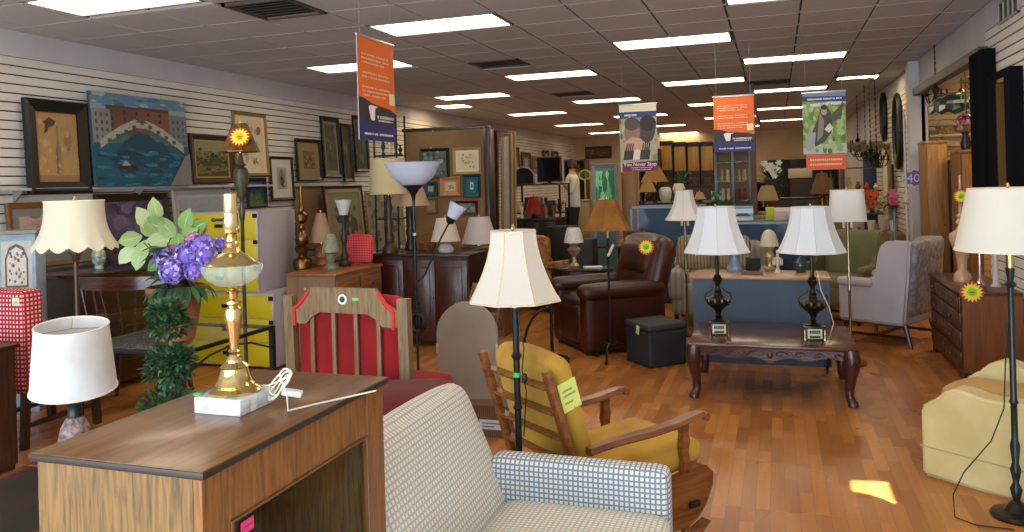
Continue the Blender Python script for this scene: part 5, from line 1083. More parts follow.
# coffee table ------------------------------------------------------------
CW=mat('5A2A18',.25,kind='woodx',c2='3A160C',sc_=6,coat=.4); CWD=mat('4A2422',.3,kind='woodx',c2='321412',sc_=9,coat=.3)
xa,xb,ya,yb,zt_=-.645,.5,5.80,6.66,.41
t=thing('coffee_table','carved dark mahogany coffee table with cabriole legs holding the two urn lamps','coffee table',((xa+xb)/2,(ya+yb)/2,0)); X,Y=(xb-xa)/2,(yb-ya)/2
b=B(); b.box(-X,X,-Y,Y,zt_-.03,zt_,.009); b.obj('tabletop',CW,t)
def apron(b,L,axis,off):
    # wavy lower edge with carved relief
    n=24; ol=[(-L,zt_-.03),(-L,zt_-.115)]
    for i in range(n+1): u=-1+2*i/n; ol.append((u*L*.93,zt_-.085-.02*(1-abs(u))*1.0-.012*math.cos(u*PI*4)-(.012 if abs(u)<.06 else 0)))
    ol+=[(L,zt_-.115),(L,zt_-.03)]
    b.prism(ol,off-.01,off+.01,axis)
for sy in(-1,1):
    b=B(); apron(b,X-.03,'y',sy*(Y-.03)); ap=b.obj('apron',CWD,t,smooth=False)
    b=B()
    for sg in(-1,1):
        for k in range(4):
            cx=sg*(.07+k*.125); r=.033-.003*k
            b.tube([(cx+sg*(r*(1-i/16))*math.cos(i*.55)*1.3,sy*(Y-.018),zt_-.066+(r*.72*(1-i/16))*math.sin(i*.55)) for i in range(13)],[.007-.0003*i for i in range(13)],5)
            b.tube([(cx+sg*.035,sy*(Y-.018),zt_-.04),(cx+sg*.07,sy*(Y-.018),zt_-.055),(cx+sg*.1,sy*(Y-.018),zt_-.085)],[.004,.007,.003],5)
    b.ball((0,sy*(Y-.018),zt_-.07),(.022,.01,.03),8); b.obj('carving',CWD,ap)
for sx in(-1,1): b=B(); b.box(sx*(X-.03)-.01,sx*(X-.03)+.01,-Y+.04,Y-.04,zt_-.1,zt_-.03); b.obj('apron',CWD,t,smooth=False)
for sx in(-1,1):
    for sy in(-1,1):
        b=B(); pts=[];rs=[]
        for z,o,r in((.385,0,.046),(.33,.008,.05),(.28,.010,.046),(.2,.0,.034),(.12,-.01,.028),(.07,-.01,.026),(.04,-.002,.027),(.02,.008,.031),(.0,.01,.03)):
            pts.append((sx*(X-.045+o),sy*(Y-.045+o),z)); rs.append(r*1.15)
        b.tube(pts,rs,10); b.ball((sx*(X-.02),sy*(Y-.02),.33),(.018,.018,.04),8); b.ball((sx*(X-.026),sy*(Y-.026),.018),(.026,.026,.018),8); b.obj('leg',CWD,t,ang=60)
def urn_lamp(label,px,py):
    P=fl(px,py,zt_); s=sc(P); t=thing('urn_lamp',label,'table lamp',(P.x,P.y,zt_),R(6),'pair of bronze urn lamps')
    b=B(); b.box(-.075,.075,-.06,.06,0,.015,.003); b.box(-.068,.068,-.053,.053,.015,.085,.002); b.box(-.078,.078,-.062,.062,.085,.1,.004); b.obj('plinth',mat('2A2620',.3,.3),t)
    for sx in(-1,1): b=B(); b.lathe([(.011,0),(.008,.03),(.011,.05),(.008,.07),(.012,.085)],8,(sx*.068,-.055,0)); b.obj('corner_column',BRASS(),t)
    b=B(); b.c('D2CBB4').box(-.05,.05,-.058,-.053,.014,.083); b.c('2A3A38').box(-.036,.036,-.0595,-.058,.05,.072); b.box(-.036,.036,-.0595,-.058,.018,.034)
    b.c('8A8A7A'); 
    for k in range(5): b.box(-.03+k*.013,-.023+k*.013,-.0605,-.0595,.054,.068)
    b.obj('relief_panel',PF(),t,smooth=False)
    b=B(); b.lathe([(0,.1),(.055,.1),(.058,.108),(.04,.116),(.022,.128),(.03,.14),(.017,.152),(.022,.168),(.03,.185),(.045,.2),(.078,.226),(.088,.245),(.086,.258),(.092,.268),(.075,.276),(.045,.29),(.03,.305),(.022,.32),(.03,.33),(.018,.345),(.014,.37),(.022,.39),(.034,.41),(.036,.43),(.026,.44),(.03,.45),(.012,.46),(0,.462)],24,cap=False); b.obj('urn',mat('3E3A2A',.35,.8,kind='mottle',c2='24221A',sc_=40),t,ang=45)
    for sg in(-1,1): b=B(); b.tube([(sg*.075,0,.255),(sg*.1,0,.28),(sg*.095,0,.31),(sg*.05,0,.335),(sg*.03,0,.36)],.006,6); b.obj('handle',mat('4A4430',.35,.8),t)
    for k in range(10): a=2*PI*k/10; b=B(); b.ball((.082*math.cos(a),.082*math.sin(a),.262),(.016,.016,.02),6); b.obj('boss',mat('5A523A',.35,.8),t)
    zb=(py-252)*s; h=(252-207)*s
    add_shade(t,zb,h,18.7*s,33*s,SHW('F6FAFF',.35),n=10,flare=1.75,trim=mat('D9DEDA',.8),ph=PI/10)
    b=B(); b.cyl((0,0,0),.014,.455,zb+.05,8); b.obj('socket',mat('3E3A2A',.35,.8),t); harp(t,zb,zb+h-.006); return t
urn_lamp('bronze urn lamp with a white bell shade, left one on the coffee table',719,334)
u2=urn_lamp('bronze urn lamp with a dangling cord, right one on the coffee table',814,339)
b=B(); b.tube([(.03,-.03,.5),(.05,-.05,.36),(.1,-.06,.24),(.13,-.05,.12),(.1,0,.0035),(.02,.12,.0035)],.004,6); b.obj('cord',mat('C9C2AE',.5),u2)
# blue grey counter ---------------------------------------------------------------
t=thing('counter_cabinet','slate blue low counter cabinet with a tan wood top behind the coffee table','cabinet',(-.16,7.25,0)); X,Y=.56,.25
b=B(); b.box(-X-.01,X+.01,-Y-.01,Y,.725,.75,.003); b.obj('top',mat('B58A62',.35,kind='woodx',c2='9A7048',sc_=6,coat=.2),t)
b=B(); b.box(-X,X,-Y,Y,.0,.725); b.obj('body',mat('44546A',.5,kind='mottle',c2='3C4A5E',sc_=2,bump=.02),t,smooth=False)
b=B(); b.box(-X,X,-Y-.008,-Y,0,.06); b.obj('kick_plate',mat('2A3240',.5),t,smooth=False)
TZ=.7515
P=fl(735,268,TZ); s=sc(P); lampx('table_lamp','small blue glazed vase shaped lamp base on the counter without a shade',735,271.5,TZ,[(271.5,8),(268,8.5),(265,6),(263.5,6),(261,5),(256,4),(250,5.5),(247,5.5),(245,2.5),(240,2)],mat('7488A8',.2,kind='mottle',c2='60748F',sc_=4,coat=.5))
lampx('table_lamp','white ruffled milk glass hobnail lamp on the counter between the urn lamps',770,270.5,TZ,[(270.5,5),(268,6),(266,3),(262,2.5),(258,4.5),(255,5),(252,3),(249,4),(246,6)],mat('B9A27A',.3,.6),(230,246,2.5,9.5),mat('E4DEC8',.25,kind='mottle',c2='D4CDB4',sc_=30,trans=.25),flare=.45,n=16,spider=False,fin=None)
P=fl(766,271,TZ)
t=thing('crystal_vase','small cut glass lamp with hanging prisms beside the milk glass lamp','lamp',fl(778,272.5,TZ)); b=B(); b.lathe([(0,0),(.035,0),(.03,.01),(.012,.04),(.02,.08),(.035,.12),(.04,.13),(.012,.14),(.014,.2),(0,.2)],14,cap=False); b.obj('glass_body',mat('D9D4C8',.1,alpha=.7),t)
for k in range(8): a=2*PI*k/8; b=B(); b.lathe([(.0,0),(.006,.012),(.004,.06),(0,.065)],6,(.038*math.cos(a),.038*math.sin(a),.06),cap=False); b.obj('prism',mat('E4E0D8',.1,alpha=.7),t)
t=thing('black_box','small black speaker box on the counter left of the milk glass lamp','speaker',fl(754,270,TZ)); b=B(); b.box(-.07,.05,-.03,.06,0,.12,.006); b.obj('case',mat('14120F',.5),t); b=B(); b.box(-.06,.06,-.034,-.03,.01,.11,.002); b.obj('grille',mat('1E1B18',.8),t)
t=thing('teal_vase','dark teal glass vase on the right end of the counter','vase',fl(801,272,TZ)); b=B(); b.lathe([(0,0),(.04,0),(.06,.05),(.055,.09),(.03,.12),(.025,.15),(.038,.165),(.03,.16),(.02,.12),(0,.1)],18,cap=False); b.obj('vase_body',mat('14403E',.15,coat=.5),t)
t=thing('wood_tray','small wooden relish tray on the counter top','tray',fl(752,274.5,TZ)); b=B(); b.box(-.09,.09,-.03,.03,0,.012,.004); b.box(-.09,.09,-.03,-.025,.012,.02); b.box(-.09,.09,.025,.03,.012,.02); b.obj('tray_body',mat('6A3A1C',.4),t)
# striped sofa
t=thing('striped_sofa','beige and blue striped sofa with loose cushions behind the recliner','sofa',(-.62,8.95,0)); ST=mat('A89E88',.9,kind='stripe',c2='8A8A88',sc_=5)
b=B(); b.soft((0,.02,.3),(1.0,.75,.36),.06,n=8); b.obj('seat_base',ST,t,ang=60); b=B(); b.soft((0,.3,.58),(1.0,.22,.6),.08,puff=.02,n=10); b.obj('backrest',ST,t,ang=60)
for sx in(-1,1): b=B(); b.soft((sx*.44,-.02,.45),(.18,.72,.34),.07,n=8); b.obj('armrest',ST,t,ang=60)
b=B(); b.soft((-.1,-.02,.5),(.68,.6,.14),.05,puff=.02,n=8); b.obj('seat_cushion',mat('B8AE98',.9,kind='stripe',c2='8A7E66',sc_=5),t,ang=60)
for sx in(-1,1):
    for sy in(-.3,.34): b=B(); b.cyl((sx*.45,sy,0),.025,0,.13,8); b.obj('foot',DW('z'),t)
for i,(x,r) in enumerate(((-.27,8),(.16,-6))):
    tt=thing('cushion',['striped beige cushion on the left of the striped sofa','striped beige cushion on the right of the striped sofa'][i],'cushion',(-.62+x,8.88,.60),R(r)); b=B(); b.soft((0,0,.19),(.34,.1,.34),.04,puff=.03,n=8,rot=(R(-16),0,0)); b.obj('cover',mat('A8987A',.9,kind='stripe',c2='7A6A50',sc_=9),tt,ang=60)
# two white shaded brass floor lamps
def flamp(label,P,x,ybot,ytop,yb,yt,wt,wb,n,flare,shcol,polecol=None,cup=False,grp='brass floor lamps with white shades',sq=0):
    s=sc(P); zf=lambda y: EYE+ray(x,y).z*s*F; t=thing('floor_lamp',label,'floor lamp',P,0,grp)
    b=B(); b.lathe([(0,0),(.12,0),(.125,.015),(.08,.03),(.03,.05),(.014,.08),(0,.085)],24,cap=False); b.obj('foot',DBRASS(),t)
    b=B(); b.lathe([(.011,.08),(.018,.12),(.011,.16),(.011,.6),(.016,.62),(.011,.64),(.011,zf(yb)+.0)],12); b.obj('pole',polecol or mat('9A8A6A',.25,.9),t)
    add_shade(t,zf(yb),zf(yt)-zf(yb),wt*s,wb*s,SHW(shcol,.35),n=n,flare=flare,trim=mat('DAD6CC',.8),sq=sq)
    for sx in(-1,1): b=B(); b.cyl((sx*.03,0,0),.012,zf(yb)-.06,zf(yb)+.03,8); b.obj('candle_socket',mat('E4E2D8',.4),t)
    return t
flamp('brass floor lamp with a white bell shade beside the striped sofa',Vector((-.9,8.17,0)),682,0,0,220,190.5,8.5,19.5,8,1.9,'F8F6F6')
flamp('floor lamp with a square white shade beside the grey wing chair',Vector((.565,7.17,0)),851,0,0,221,190,15.5,17.5,24,1.1,'F4F4F4',sq=4)
# wing chairs
def wing(label,c,rz,m,mb,group=None,h=.99,w_=.76,d_=.72):
    t=thing('wing_chair',label,'armchair',c,rz,group)   # x forward
    b=B(); b.soft((.02,0,.3),(d_*.86,w_*.9,.2),.04,n=8); b.obj('seat_frame',m,t,ang=60); b=B(); b.soft((.06,0,.43),(d_*.72,w_*.7,.13),.05,puff=.02,n=8); b.obj('seat_cushion',m,t,ang=60)
    b=B(); b.soft((0,0,0),(.12,w_*.84,h-.28),.05,puff=.01,n=10); b.obj('backrest',mb,t,ang=60,loc=(-d_*.42,0,h*.5+.13),rot=(0,R(-9),0))
    for sy in(-1,1):
        b=B(); bb=B(); ol=[(-d_*.42,.22),(d_*.43,.22),(d_*.43,.56),(d_*.4,.6),(d_*.05,.62),(-.04,.66),(-.06,.78),(-.08,h-.1),(-.12,h-.02),(-.2,h+.0),(-d_*.52,h),(-d_*.48,.6)]
        bb.prism(ol,sy*w_*.45-.04,sy*w_*.45+.04,'y'); bm=bmesh.new(); vs=[bm.verts.new(v) for v in bb.V]; [bm.faces.new([vs[i] for i in f]) for f in bb.Fc]; bmesh.ops.recalc_face_normals(bm,faces=bm.faces[:]); bmesh.ops.bevel(bm,geom=bm.edges[:],offset=.02,segments=3,affect='EDGES'); b.bmadd(bm); b.obj('wing',m,t,ang=60)
        b=B(); b.soft((d_*.2,sy*w_*.47,.59),(d_*.48,.11,.08),.035,n=8); b.obj('arm_pad',m,t,ang=60)
        b=B(); b.tube([(d_*.36,sy*w_*.38,.24),(d_*.4,sy*w_*.4,.12),(d_*.37,sy*w_*.385,0)],[.026,.02,.018],8); b.obj('leg',DW('z'),t); b=B(); b.tube([(-d_*.36,sy*w_*.36,.24),(-d_*.44,sy*w_*.37,0)],[.024,.018],8); b.obj('leg',DW('z'),t)
        b=B(); b.bar((d_*.38,sy*w_*.385,.09),(-d_*.4,sy*w_*.365,.09),.02,.025,upv=(0,0,1)); b.obj('stretcher',DW('x'),t)
    b=B(); b.bar((0,-w_*.37,.09),(0,w_*.37,.09),.02,.025); b.obj('stretcher',DW('y'),t); return t
wing('grey blue brocade wing chair with a patterned back, next to the right dresser',(1.0,8.27,0),math.atan2(.52,-.85),mat('B8B0B4',.85,kind='fabric',c2='A8A2AA',sc_=6),mat('AAA4A8',.8,kind='mottle',c2='7A7A88',sc_=22,bump=.1))
wing('olive green wing chair behind the grey wing chair',(.66,9.35,0),R(-118),mat('7A7650',.9,kind='fabric',c2='6A6644',sc_=6),mat('7E7A54',.9,kind='fabric',c2='6E6A48',sc_=6),h=.98)
# dark arched foot thing: small dark stool by the table's right rear leg
t=thing('footstool','small dark iron footstool by the right end of the coffee table','footstool',(.44,7.12-.3,0)); b=B(); b.box(-.09,.06,-.06,.06,.12,.15,.01); b.obj('seat',mat('2A1C14',.5),t)
for sx in(-.07,.04):
    for sy in(-.045,.045): b=B(); b.tube([(sx,sy,.12),(sx*1.3,sy*1.3,0)],.009,6); b.obj('leg',IRON(),t)
# ================================================================ RIGHT DRESSER
x0,x1,y0,y1,zt_=1.288,1.695,6.62,7.87,.70
t=thing('dresser','dark pine dresser with four drawer rows against the right wall with a starburst sticker','dresser',((x0+x1)/2,(y0+y1)/2,0)); X,Y=(x1-x0)/2,(y1-y0)/2
b=B(); b.box(-X-.012,X,-Y-.012,Y+.012,zt_-.025,zt_,.008); b.obj('top',mat('5A3218',.3,kind='woody',c2='3A1E0E',sc_=6,coat=.3),t)
b=B(); b.box(-X+.012,X,-Y,Y,.09,zt_-.025); b.obj('body',mat('7E4A22',.4,kind='woodz',c2='683A18',sc_=8,coat=.15),t,smooth=False)
b=B(); b.prism([(-Y,0),(-Y,.09),(Y,.09),(Y,0),(Y-.1,0),(Y-.16,.05),(-Y+.16,.05),(-Y+.1,0)],-X+.012,-X+.035,'x'); b.box(-X+.035,X,-Y,-Y+.02,0,.09); b.obj('plinth',DW('y'),t,smooth=False)
rows=[(.545,.66,3),(.40,.535,2),(.25,.39,2),(.105,.24,2)]
for z0,z1,n in rows:
    for k in range(n):
        a=-Y+.04+k*(2*Y-.08)/n; e=a+(2*Y-.08)/n-.015; b=B(); b.box(-X-.004,-X+.014,a,e,z0,z1,.006); d=b.obj('drawer',mat('4E2C16',.4,kind='woody',c2='341A0C',sc_=7),t); b=B(); b.box(-X-.009,-X-.003,a+.03,e-.03,z0+.022,z1-.022,.004); b.obj('raised_panel',mat('5A341A',.4,kind='woody',c2='3E2010',sc_=7),d)
        b=B(); b.ball((-X-.018,(a+e)/2,(z0+z1)/2),.012,8); b.obj('knob',DBRASS(),d)
star_tag(t,(-X+.075,-Y-.016,zt_+.0),.085)
TZ=.7015
# ceramic cream lamp
P=fl(952,291,TZ); s=sc(P); t,s=lampx('table_lamp','cream ceramic vase lamp on a square plinth with a starburst sticker on the right dresser',957,291,TZ,[(291,8),(285,8),(283,6.5),(279,4),(270,4.8),(262,6.5),(253,10),(247,11.5),(243,10),(240,5),(235,3),(232,5),(229,3),(226,4.5),(223,2),(210,1.5),(185,1.3)],mat('C9A27C',.25,kind='mottle',c2='BB946C',sc_=5,coat=.3),loc=Vector((1.43,7.25,TZ)))
star_tag(t,(-.0,-.035,(291-206)*s),.062)
lampx('table_lamp','thin chrome candlestick lamp under the wide white shade on the right dresser',987,290,TZ,[(290,5),(287,5.5),(284,3),(281,1.2),(250,1.1),(222,1)],CHROME(),loc=Vector((1.47,6.85,TZ)))
lampx('table_lamp','white turned candlestick lamp base at the right end of the dresser top',1003,287,TZ,[(287,5),(284,3),(262,2.2),(250,2.5),(238,2)],mat('C9B8B0',.4),loc=Vector((1.6,6.95,TZ)))
# frames on the right wall
def pic_right(label,ya,yb,z0,z1,fw_,fd,fc,bg,**k): return picture(label,(XR-.004,(ya+yb)/2,z0),abs(yb-ya),z1-z0,-PI/2,fw_=fw_,fd=fd,fc=fc,bg=bg,tilt=0,fm=mat('0C0D10',.9,spec=.15),**k)
q=onx(988,52,1.66)
pic_right('tall mirror in a thick black and brown frame nearest the opening on the right wall',7.27,7.59,1.25,2.60,.07,.13,'0D0F12','3E2414',shapes=[],name='wall_mirror',cat='mirror',inner=('6A4A26',.04))
pic_right('shorter dark framed picture right of the tall mirror on the right wall',6.55,7.05,1.3,2.36,.06,.12,'0D0F12','4A3A22',shapes=[('C9A040',[(.1,.05),(.16,.05),(.16,.6),(.1,.6)]),('7A2A4A',[(.6,.1),(.7,.1),(.7,.9),(.6,.9)])],inner=('7A5A2A',.03),group='framed pictures on the right wall')
# ================================================================ ALCOVE
def cab_box(name,label,px0,px1,yt,Y,D,col,c2,doors=2,z0=0,group=None,cat='cabinet',knob=True,panels=True):
    a=ony(px0,yt,Y); c=ony(px1,yt,Y); w_=(c.x-a.x); zt=a.z; t=thing(name,label,cat,((a.x+c.x)/2,Y+D/2,z0),0,group); H=zt-z0
    b=B(); b.box(-w_/2-.01,w_/2+.01,-D/2-.012,D/2,H-.03,H,.004); b.obj('top',mat(col,.45,kind='woodx',c2=c2),t)
    b=B(); b.box(-w_/2,w_/2,-D/2,D/2,0,H-.03); b.obj('body',mat(col,.5,kind='woodz',c2=c2),t,smooth=False)
    for k in range(doors):
        x0=-w_/2+.012+k*(w_-.024)/doors; x1=x0+(w_-.024)/doors-.006; b=B(); b.box(x0,x1,-D/2-.016,-D/2,.05,H-.05,.003); 
        if panels: b.box(x0+(x1-x0)*.18,x1-(x1-x0)*.18,-D/2-.022,-D/2-.014,.05+(H*.08),H-.05-H*.08,.004)
        d=b.obj('door',mat(col,.45,kind='woodz',c2=c2),t)
        if knob: b=B(); b.ball((x1-.03 if k%2==0 else x0+.03,-D/2-.028,H*.5),.012,8); b.obj('knob',DBRASS(),d)
    return t
cab_box('wardrobe','tall honey wood wardrobe seen through the opening on the right, left one',925.5,947,141,10.2,.5,'A87840','8A5E2E',1)
cab_box('wardrobe','tall orange brown wardrobe seen through the opening on the right, right one',960,981,150,9.6,.5,'9A6A34','7E5226',1)
cab_box('cabinet','dark blue grey cabinet between the two wardrobes',947,960,160,10.35,.4,'22262E','181A20',1)
t=thing('alcove_shelf','pale wall shelf high inside the opening on the right','shelf',(2.5,11.02,2.05)); b=B(); b.box(-.65,.85,-.02,.12,0,.03,.003); b.box(-.65,.85,.1,.13,-.12,0); b.obj('board',mat('C9B594',.5),t)
for k in range(4): b=B(); b.prism([(0,0),(-.1,0),(0,-.1)],k*.4-.5,k*.4-.488,'x',M=Matrix.Translation((0,.12,0))); b.obj('bracket',mat('A8946E',.5),t,smooth=False)
for i,(x,c) in enumerate(((2.05,'A88A5A'),(2.35,'8A6A3A'),(2.75,'B59A6E'))):
    t=thing('basket',['woven oval basket, left one on the alcove shelf','dark woven basket, middle one on the alcove shelf','pale woven basket, right one on the alcove shelf'][i],'basket',(x,11.05,2.08),0,'baskets on the alcove shelf'); b=B(); b.lathe([(0,0),(.07,0),(.1,.09),(.105,.1),(.09,.09),(0,.02)],16,sx=1.3,sy=.5,cap=False); b.obj('basket_body',mat(c,.8,kind='mottle',c2='6A4A26',sc_=30),t); b=B(); b.tube([(.12*math.cos(a),0,.09+.1*math.sin(a)) for a in [PI*i/10 for i in range(11)]],.006,6); b.obj('handle',mat(c,.8),t)
def vase(name,label,P,prof,m,cat='vase',group=None,n=16):
    t=thing(name,label,cat,P,0,group); b=B(); b.lathe([(0,0)]+prof+[(0,prof[-1][1]-.01)],n,cap=False); b.obj('vase_body',m,t); return t
q0=ony(970,150,9.6); vase('black_vase','black vase pair top of the orange wardrobe, left vase',(q0.x-.02,9.7,q0.z+.0015),[(.04,0),(.055,.08),(.03,.16),(.04,.2)],mat('1A1416',.3),group='black vases on the wardrobe')
vase('black_vase','black vase pair top of the orange wardrobe, right vase',(q0.x+.1,9.7,q0.z+.0015),[(.04,0),(.055,.08),(.03,.16),(.04,.2)],mat('1A1416',.3),group='black vases on the wardrobe')
def chandelier(name,label,P,zlen,r,n,m,glass,group=None,arms=True):
    t=thing(name,label,'chandelier',P,0,group); b=B(); k=int((ZC-P[2]-.02)/.05); 
    for i in range(k): b.tube([(.008*math.cos(a)*(1 if i%2 else 0),.008*math.cos(a)*(0 if i%2 else 1),zlen+ (ZC-P[2]-zlen)*(i+.5)/k+.028*math.sin(a)) for a in [j*2*PI/8 for j in range(9)]],.0022,4)
    b.tube([(0,0,zlen),(0,0,ZC-P[2])],.003,5); b.obj('chain',m,t)
    b=B(); b.lathe([(0,0),(.02,.01),(.03,.05),(.015,.09),(.03,.14),(.04,.18),(.012,.22),(.01,zlen),(0,zlen)],12,cap=False); b.obj('stem',m,t)
    for j in range(n):
        a=2*PI*j/n; b=B(); b.tube([(rr*math.cos(a),rr*math.sin(a),z) for rr,z in((.02,.1),(r*.4,.02),(r*.8,.03),(r,.1))],.007,6); b.lathe([(.01,.1),(.035,.115),(.012,.12),(.012,.17),(0,.175)],8,(r*math.cos(a),r*math.sin(a),0),cap=False); ar=b.obj('arm',m,t)
        if glass: b=B(); b.lathe([(.012,.15),(.035,.17),(.05,.22),(.055,.25),(.05,.25),(.03,.175)],10,(r*math.cos(a),r*math.sin(a),0),cap=False); b.obj('glass_cup',mat(glass,.3,trans=.3),ar)
    return t
def tiffany(label,P,r,cols,seed,group=None,h=.55):
    t=thing('stained_glass_lamp',label,'hanging lamp',P,0,group); rg=random.Random(seed); b=B(); n=28; rows=7
    def pt(i,j): tt=i/rows; rr=r*(.12+.88*math.sin(tt*PI/2)); a=2*PI*j/n; z=r*h*(math.cos(tt*PI/2)); wv=(.03 if i==rows and j%2 else 0); return (rr*math.cos(a),rr*math.sin(a),z-wv)
    for i in range(rows):
        for j in range(n): b.c(cols[0] if rg.random()<.4 else rg.choice(cols)); b.add([pt(i,j),pt(i+1,j),pt(i+1,(j+1)%n),pt(i,(j+1)%n)],[(0,1,2,3)])
    b.obj('lamp_shade',mat('888888',.3,kind='cols',bump=0,coat=.5),t,smooth=False)
    b=B()
    for j in range(0,n,2): b.tube([pt(i,j) for i in range(rows+1)],.003,4)
    for i in(2,4,6): b.tube([pt(i,j%n) for j in range(n+1)],.003,4)
    b.obj('leading',mat('14140F',.5),t); b=B(); b.lathe([(0,r*h-.01),(r*.14,r*h),(r*.1,r*h+.02),(.01,r*h+.04),(.005,ZC-P[2]),(0,ZC-P[2])],10,cap=False); b.obj('chain',DBRASS(),t); return t
q=ony(962,109,9.2); tiffany('large stained glass hanging lamp in green, white and pink in the alcove',Vector((q.x,9.2,q.z)),.32,['1E4A34','DAD8CC','2A5A3E','183A2A','C08AB0','E0DCD0'],1)
q=ony(966,121,8.7); tiffany('small red glass hanging lamp below the large green one in the alcove',Vector((q.x,8.7,q.z)),.085,['A0203A','C84A5A','D9C8C8'],2,h=.8)
q=ony(936,105,9.6); chandelier('chandelier','small black wrought iron chandelier inside the alcove',Vector((q.x,9.6,q.z)),.28,.11,5,IRON(),None)
q=ony(975,92,9.9); chandelier('chandelier','dark bronze chandelier behind the stained glass lamp',Vector((q.x+.1,9.9,q.z)),.3,.2,6,DBRASS(),'B0A890')
# price burst on the white pier
t=thing('price_sign','white and purple starburst sign reading 40 percent on the white pier','sign',Vector((1.675,10.83,ony(914,178,10.83).z))); b=B()
b.c('D8D0E4').prism([((.2 if i%2 else .165)*math.cos(2*PI*i/24)*1.0,(.13 if i%2 else .1)*math.sin(2*PI*i/24)) for i in range(24)],-.006,0,'y'); b.c('7A66A8').prism([((.175 if i%2 else .15)*math.cos(2*PI*i/24),(.105 if i%2 else .085)*math.sin(2*PI*i/24)) for i in range(24)],-.008,-.006,'y'); b.c('E8E2F0').text('40%',.15,0,-.052,-.0085,ext=.001)
b.obj('board',PF(),t,smooth=False)
# dark finials / poles by the wing chairs
flamp2=lambda label,P,h,c: None
for i,(px,Y,h,c) in enumerate(((895,8.9,1.25,'6A6E8A'),(907.5,9.4,2.3,'B8B4B8'))):
    q=ony(px,240,Y); t=thing('pole_stand',['short blue grey metal pole stand behind the grey wing chair','tall thin white metal pole stand in front of the white pier'][i],'pole',(q.x,Y,0),0); b=B(); b.lathe([(0,0),(.12,0),(.12,.01),(.02,.025),(.016 if i==0 else .013,.05),(.014,h*.95),(0,h)],12,cap=False); b.obj('pole',mat(c,.4,.3),t)
    b=B(); b.lathe([(.014,h*.55),(.035,h*.56),(.03,h*.58),(.014,h*.59)],12); b.obj('collar',mat(c,.4,.3),t)
# ================================================================ THE BACK OF THE SHOP
def boxy(name,label,cat,c,h,m,rz=0,group=None,bev=.004,part='body'):
    t=thing(name,label,cat,c,rz,group); b=B(); b.box(-h[0]/2,h[0]/2,-h[1]/2,h[1]/2,0,h[2],bev); b.obj(part,m,t); return t
def X_(px,Y): return ony(px,180,Y).x
def Z_(py,Y,px=600): return ony(px,py,Y).z
# side table and lamp behind recliner
Y=8.45; xl,xr=X_(545,Y),X_(612,Y); zt_=.66
t=thing('side_table','dark oval side table behind the leather recliner','table',((xl+xr)/2,Y,0)); w2=(xr-xl)/2
b=B(); b.lathe([(0,zt_-.03),(w2,zt_-.03),(w2+.01,zt_-.015),(w2,zt_),(0,zt_)],32,sy=.55,cap=False); b.obj('tabletop',mat('2A1610',.25,coat=.4),t)
b=B(); b.lathe([(w2*.9,zt_-.1),(w2*.9,zt_-.03)],32,sy=.5); b.obj('apron',DW('x'),t)
for k in range(6): a=2*PI*k/6; b=B(); b.tube([(w2*.8*math.cos(a),w2*.42*math.sin(a),zt_-.03),(w2*.82*math.cos(a),w2*.44*math.sin(a),.2),(w2*.78*math.cos(a),w2*.4*math.sin(a),0)],[.025,.018,.014],8); b.obj('leg',DW('z'),t)
b=B(); b.lathe([(0,.2),(w2*.75,.2),(w2*.75,.22),(0,.22)],24,sy=.5,cap=False); b.obj('lower_shelf',DW('x'),t)
lampx('table_lamp','white hobnail shade oil style lamp on the oval side table behind the recliner',572,258,zt_,[(258,5),(256,5.5),(253,2.5),(247,1.8),(243,5.5),(240,6.5),(237,4),(234,5)],mat('A88E66',.3,.6),(218,233,6,10),mat('E8E6DC',.25,kind='mottle',c2='D4D2C6',sc_=30,trans=.2),flare=.7,spider=False,fin=None,loc=Vector((X_(572,8.4),8.4,zt_+.001)))
t=boxy('papers','folded white papers on the oval side table','papers',(X_(590,8.4),8.42,zt_+.001),(.2,.12,.012),mat('D9DCE4',.7),R(20))
# floral armchair + pillows
def simple_sofa(name,label,c,rz,w_,m,h=.85,d_=.8,group=None,arms=True,cat='sofa'):
    t=thing(name,label,cat,c,rz,group); b=B(); b.soft((0,0,.26),(w_-.1,d_,.32),.05,n=6); b.obj('seat_base',m,t,ang=60)
    b=B(); b.soft((0,d_/2-.1,h*.62),(w_-.16,.2,h*.75),.08,n=8,puff=.01); b.obj('backrest',m,t,ang=60)
    b=B(); b.soft((0,-.05,.45),(w_-.36,d_-.15,.13),.05,n=6,puff=.02); b.obj('seat_cushion',m,t,ang=60)
    for sx in(-1,1): b=B(); b.soft((sx*(w_/2-.09),-.02,.42),(.18,d_-.06,.4),.07,n=8); b.obj('armrest',m,t,ang=60)
    for sx in(-1,1):
        for sy in(-1,1): b=B(); b.cyl((sx*(w_/2-.1),sy*(d_/2-.1),0),.025,0,.11,8); b.obj('foot',DW('z'),t)
    return t
simple_sofa('floral_armchair','red and gold floral patterned armchair beyond the beige floor lamp shade',(X_(544,9.75),9.75,0),R(150),.85,mat('8A3A20',.9,kind='mottle',c2='B08A44',sc_=9),h=.95,cat='armchair')
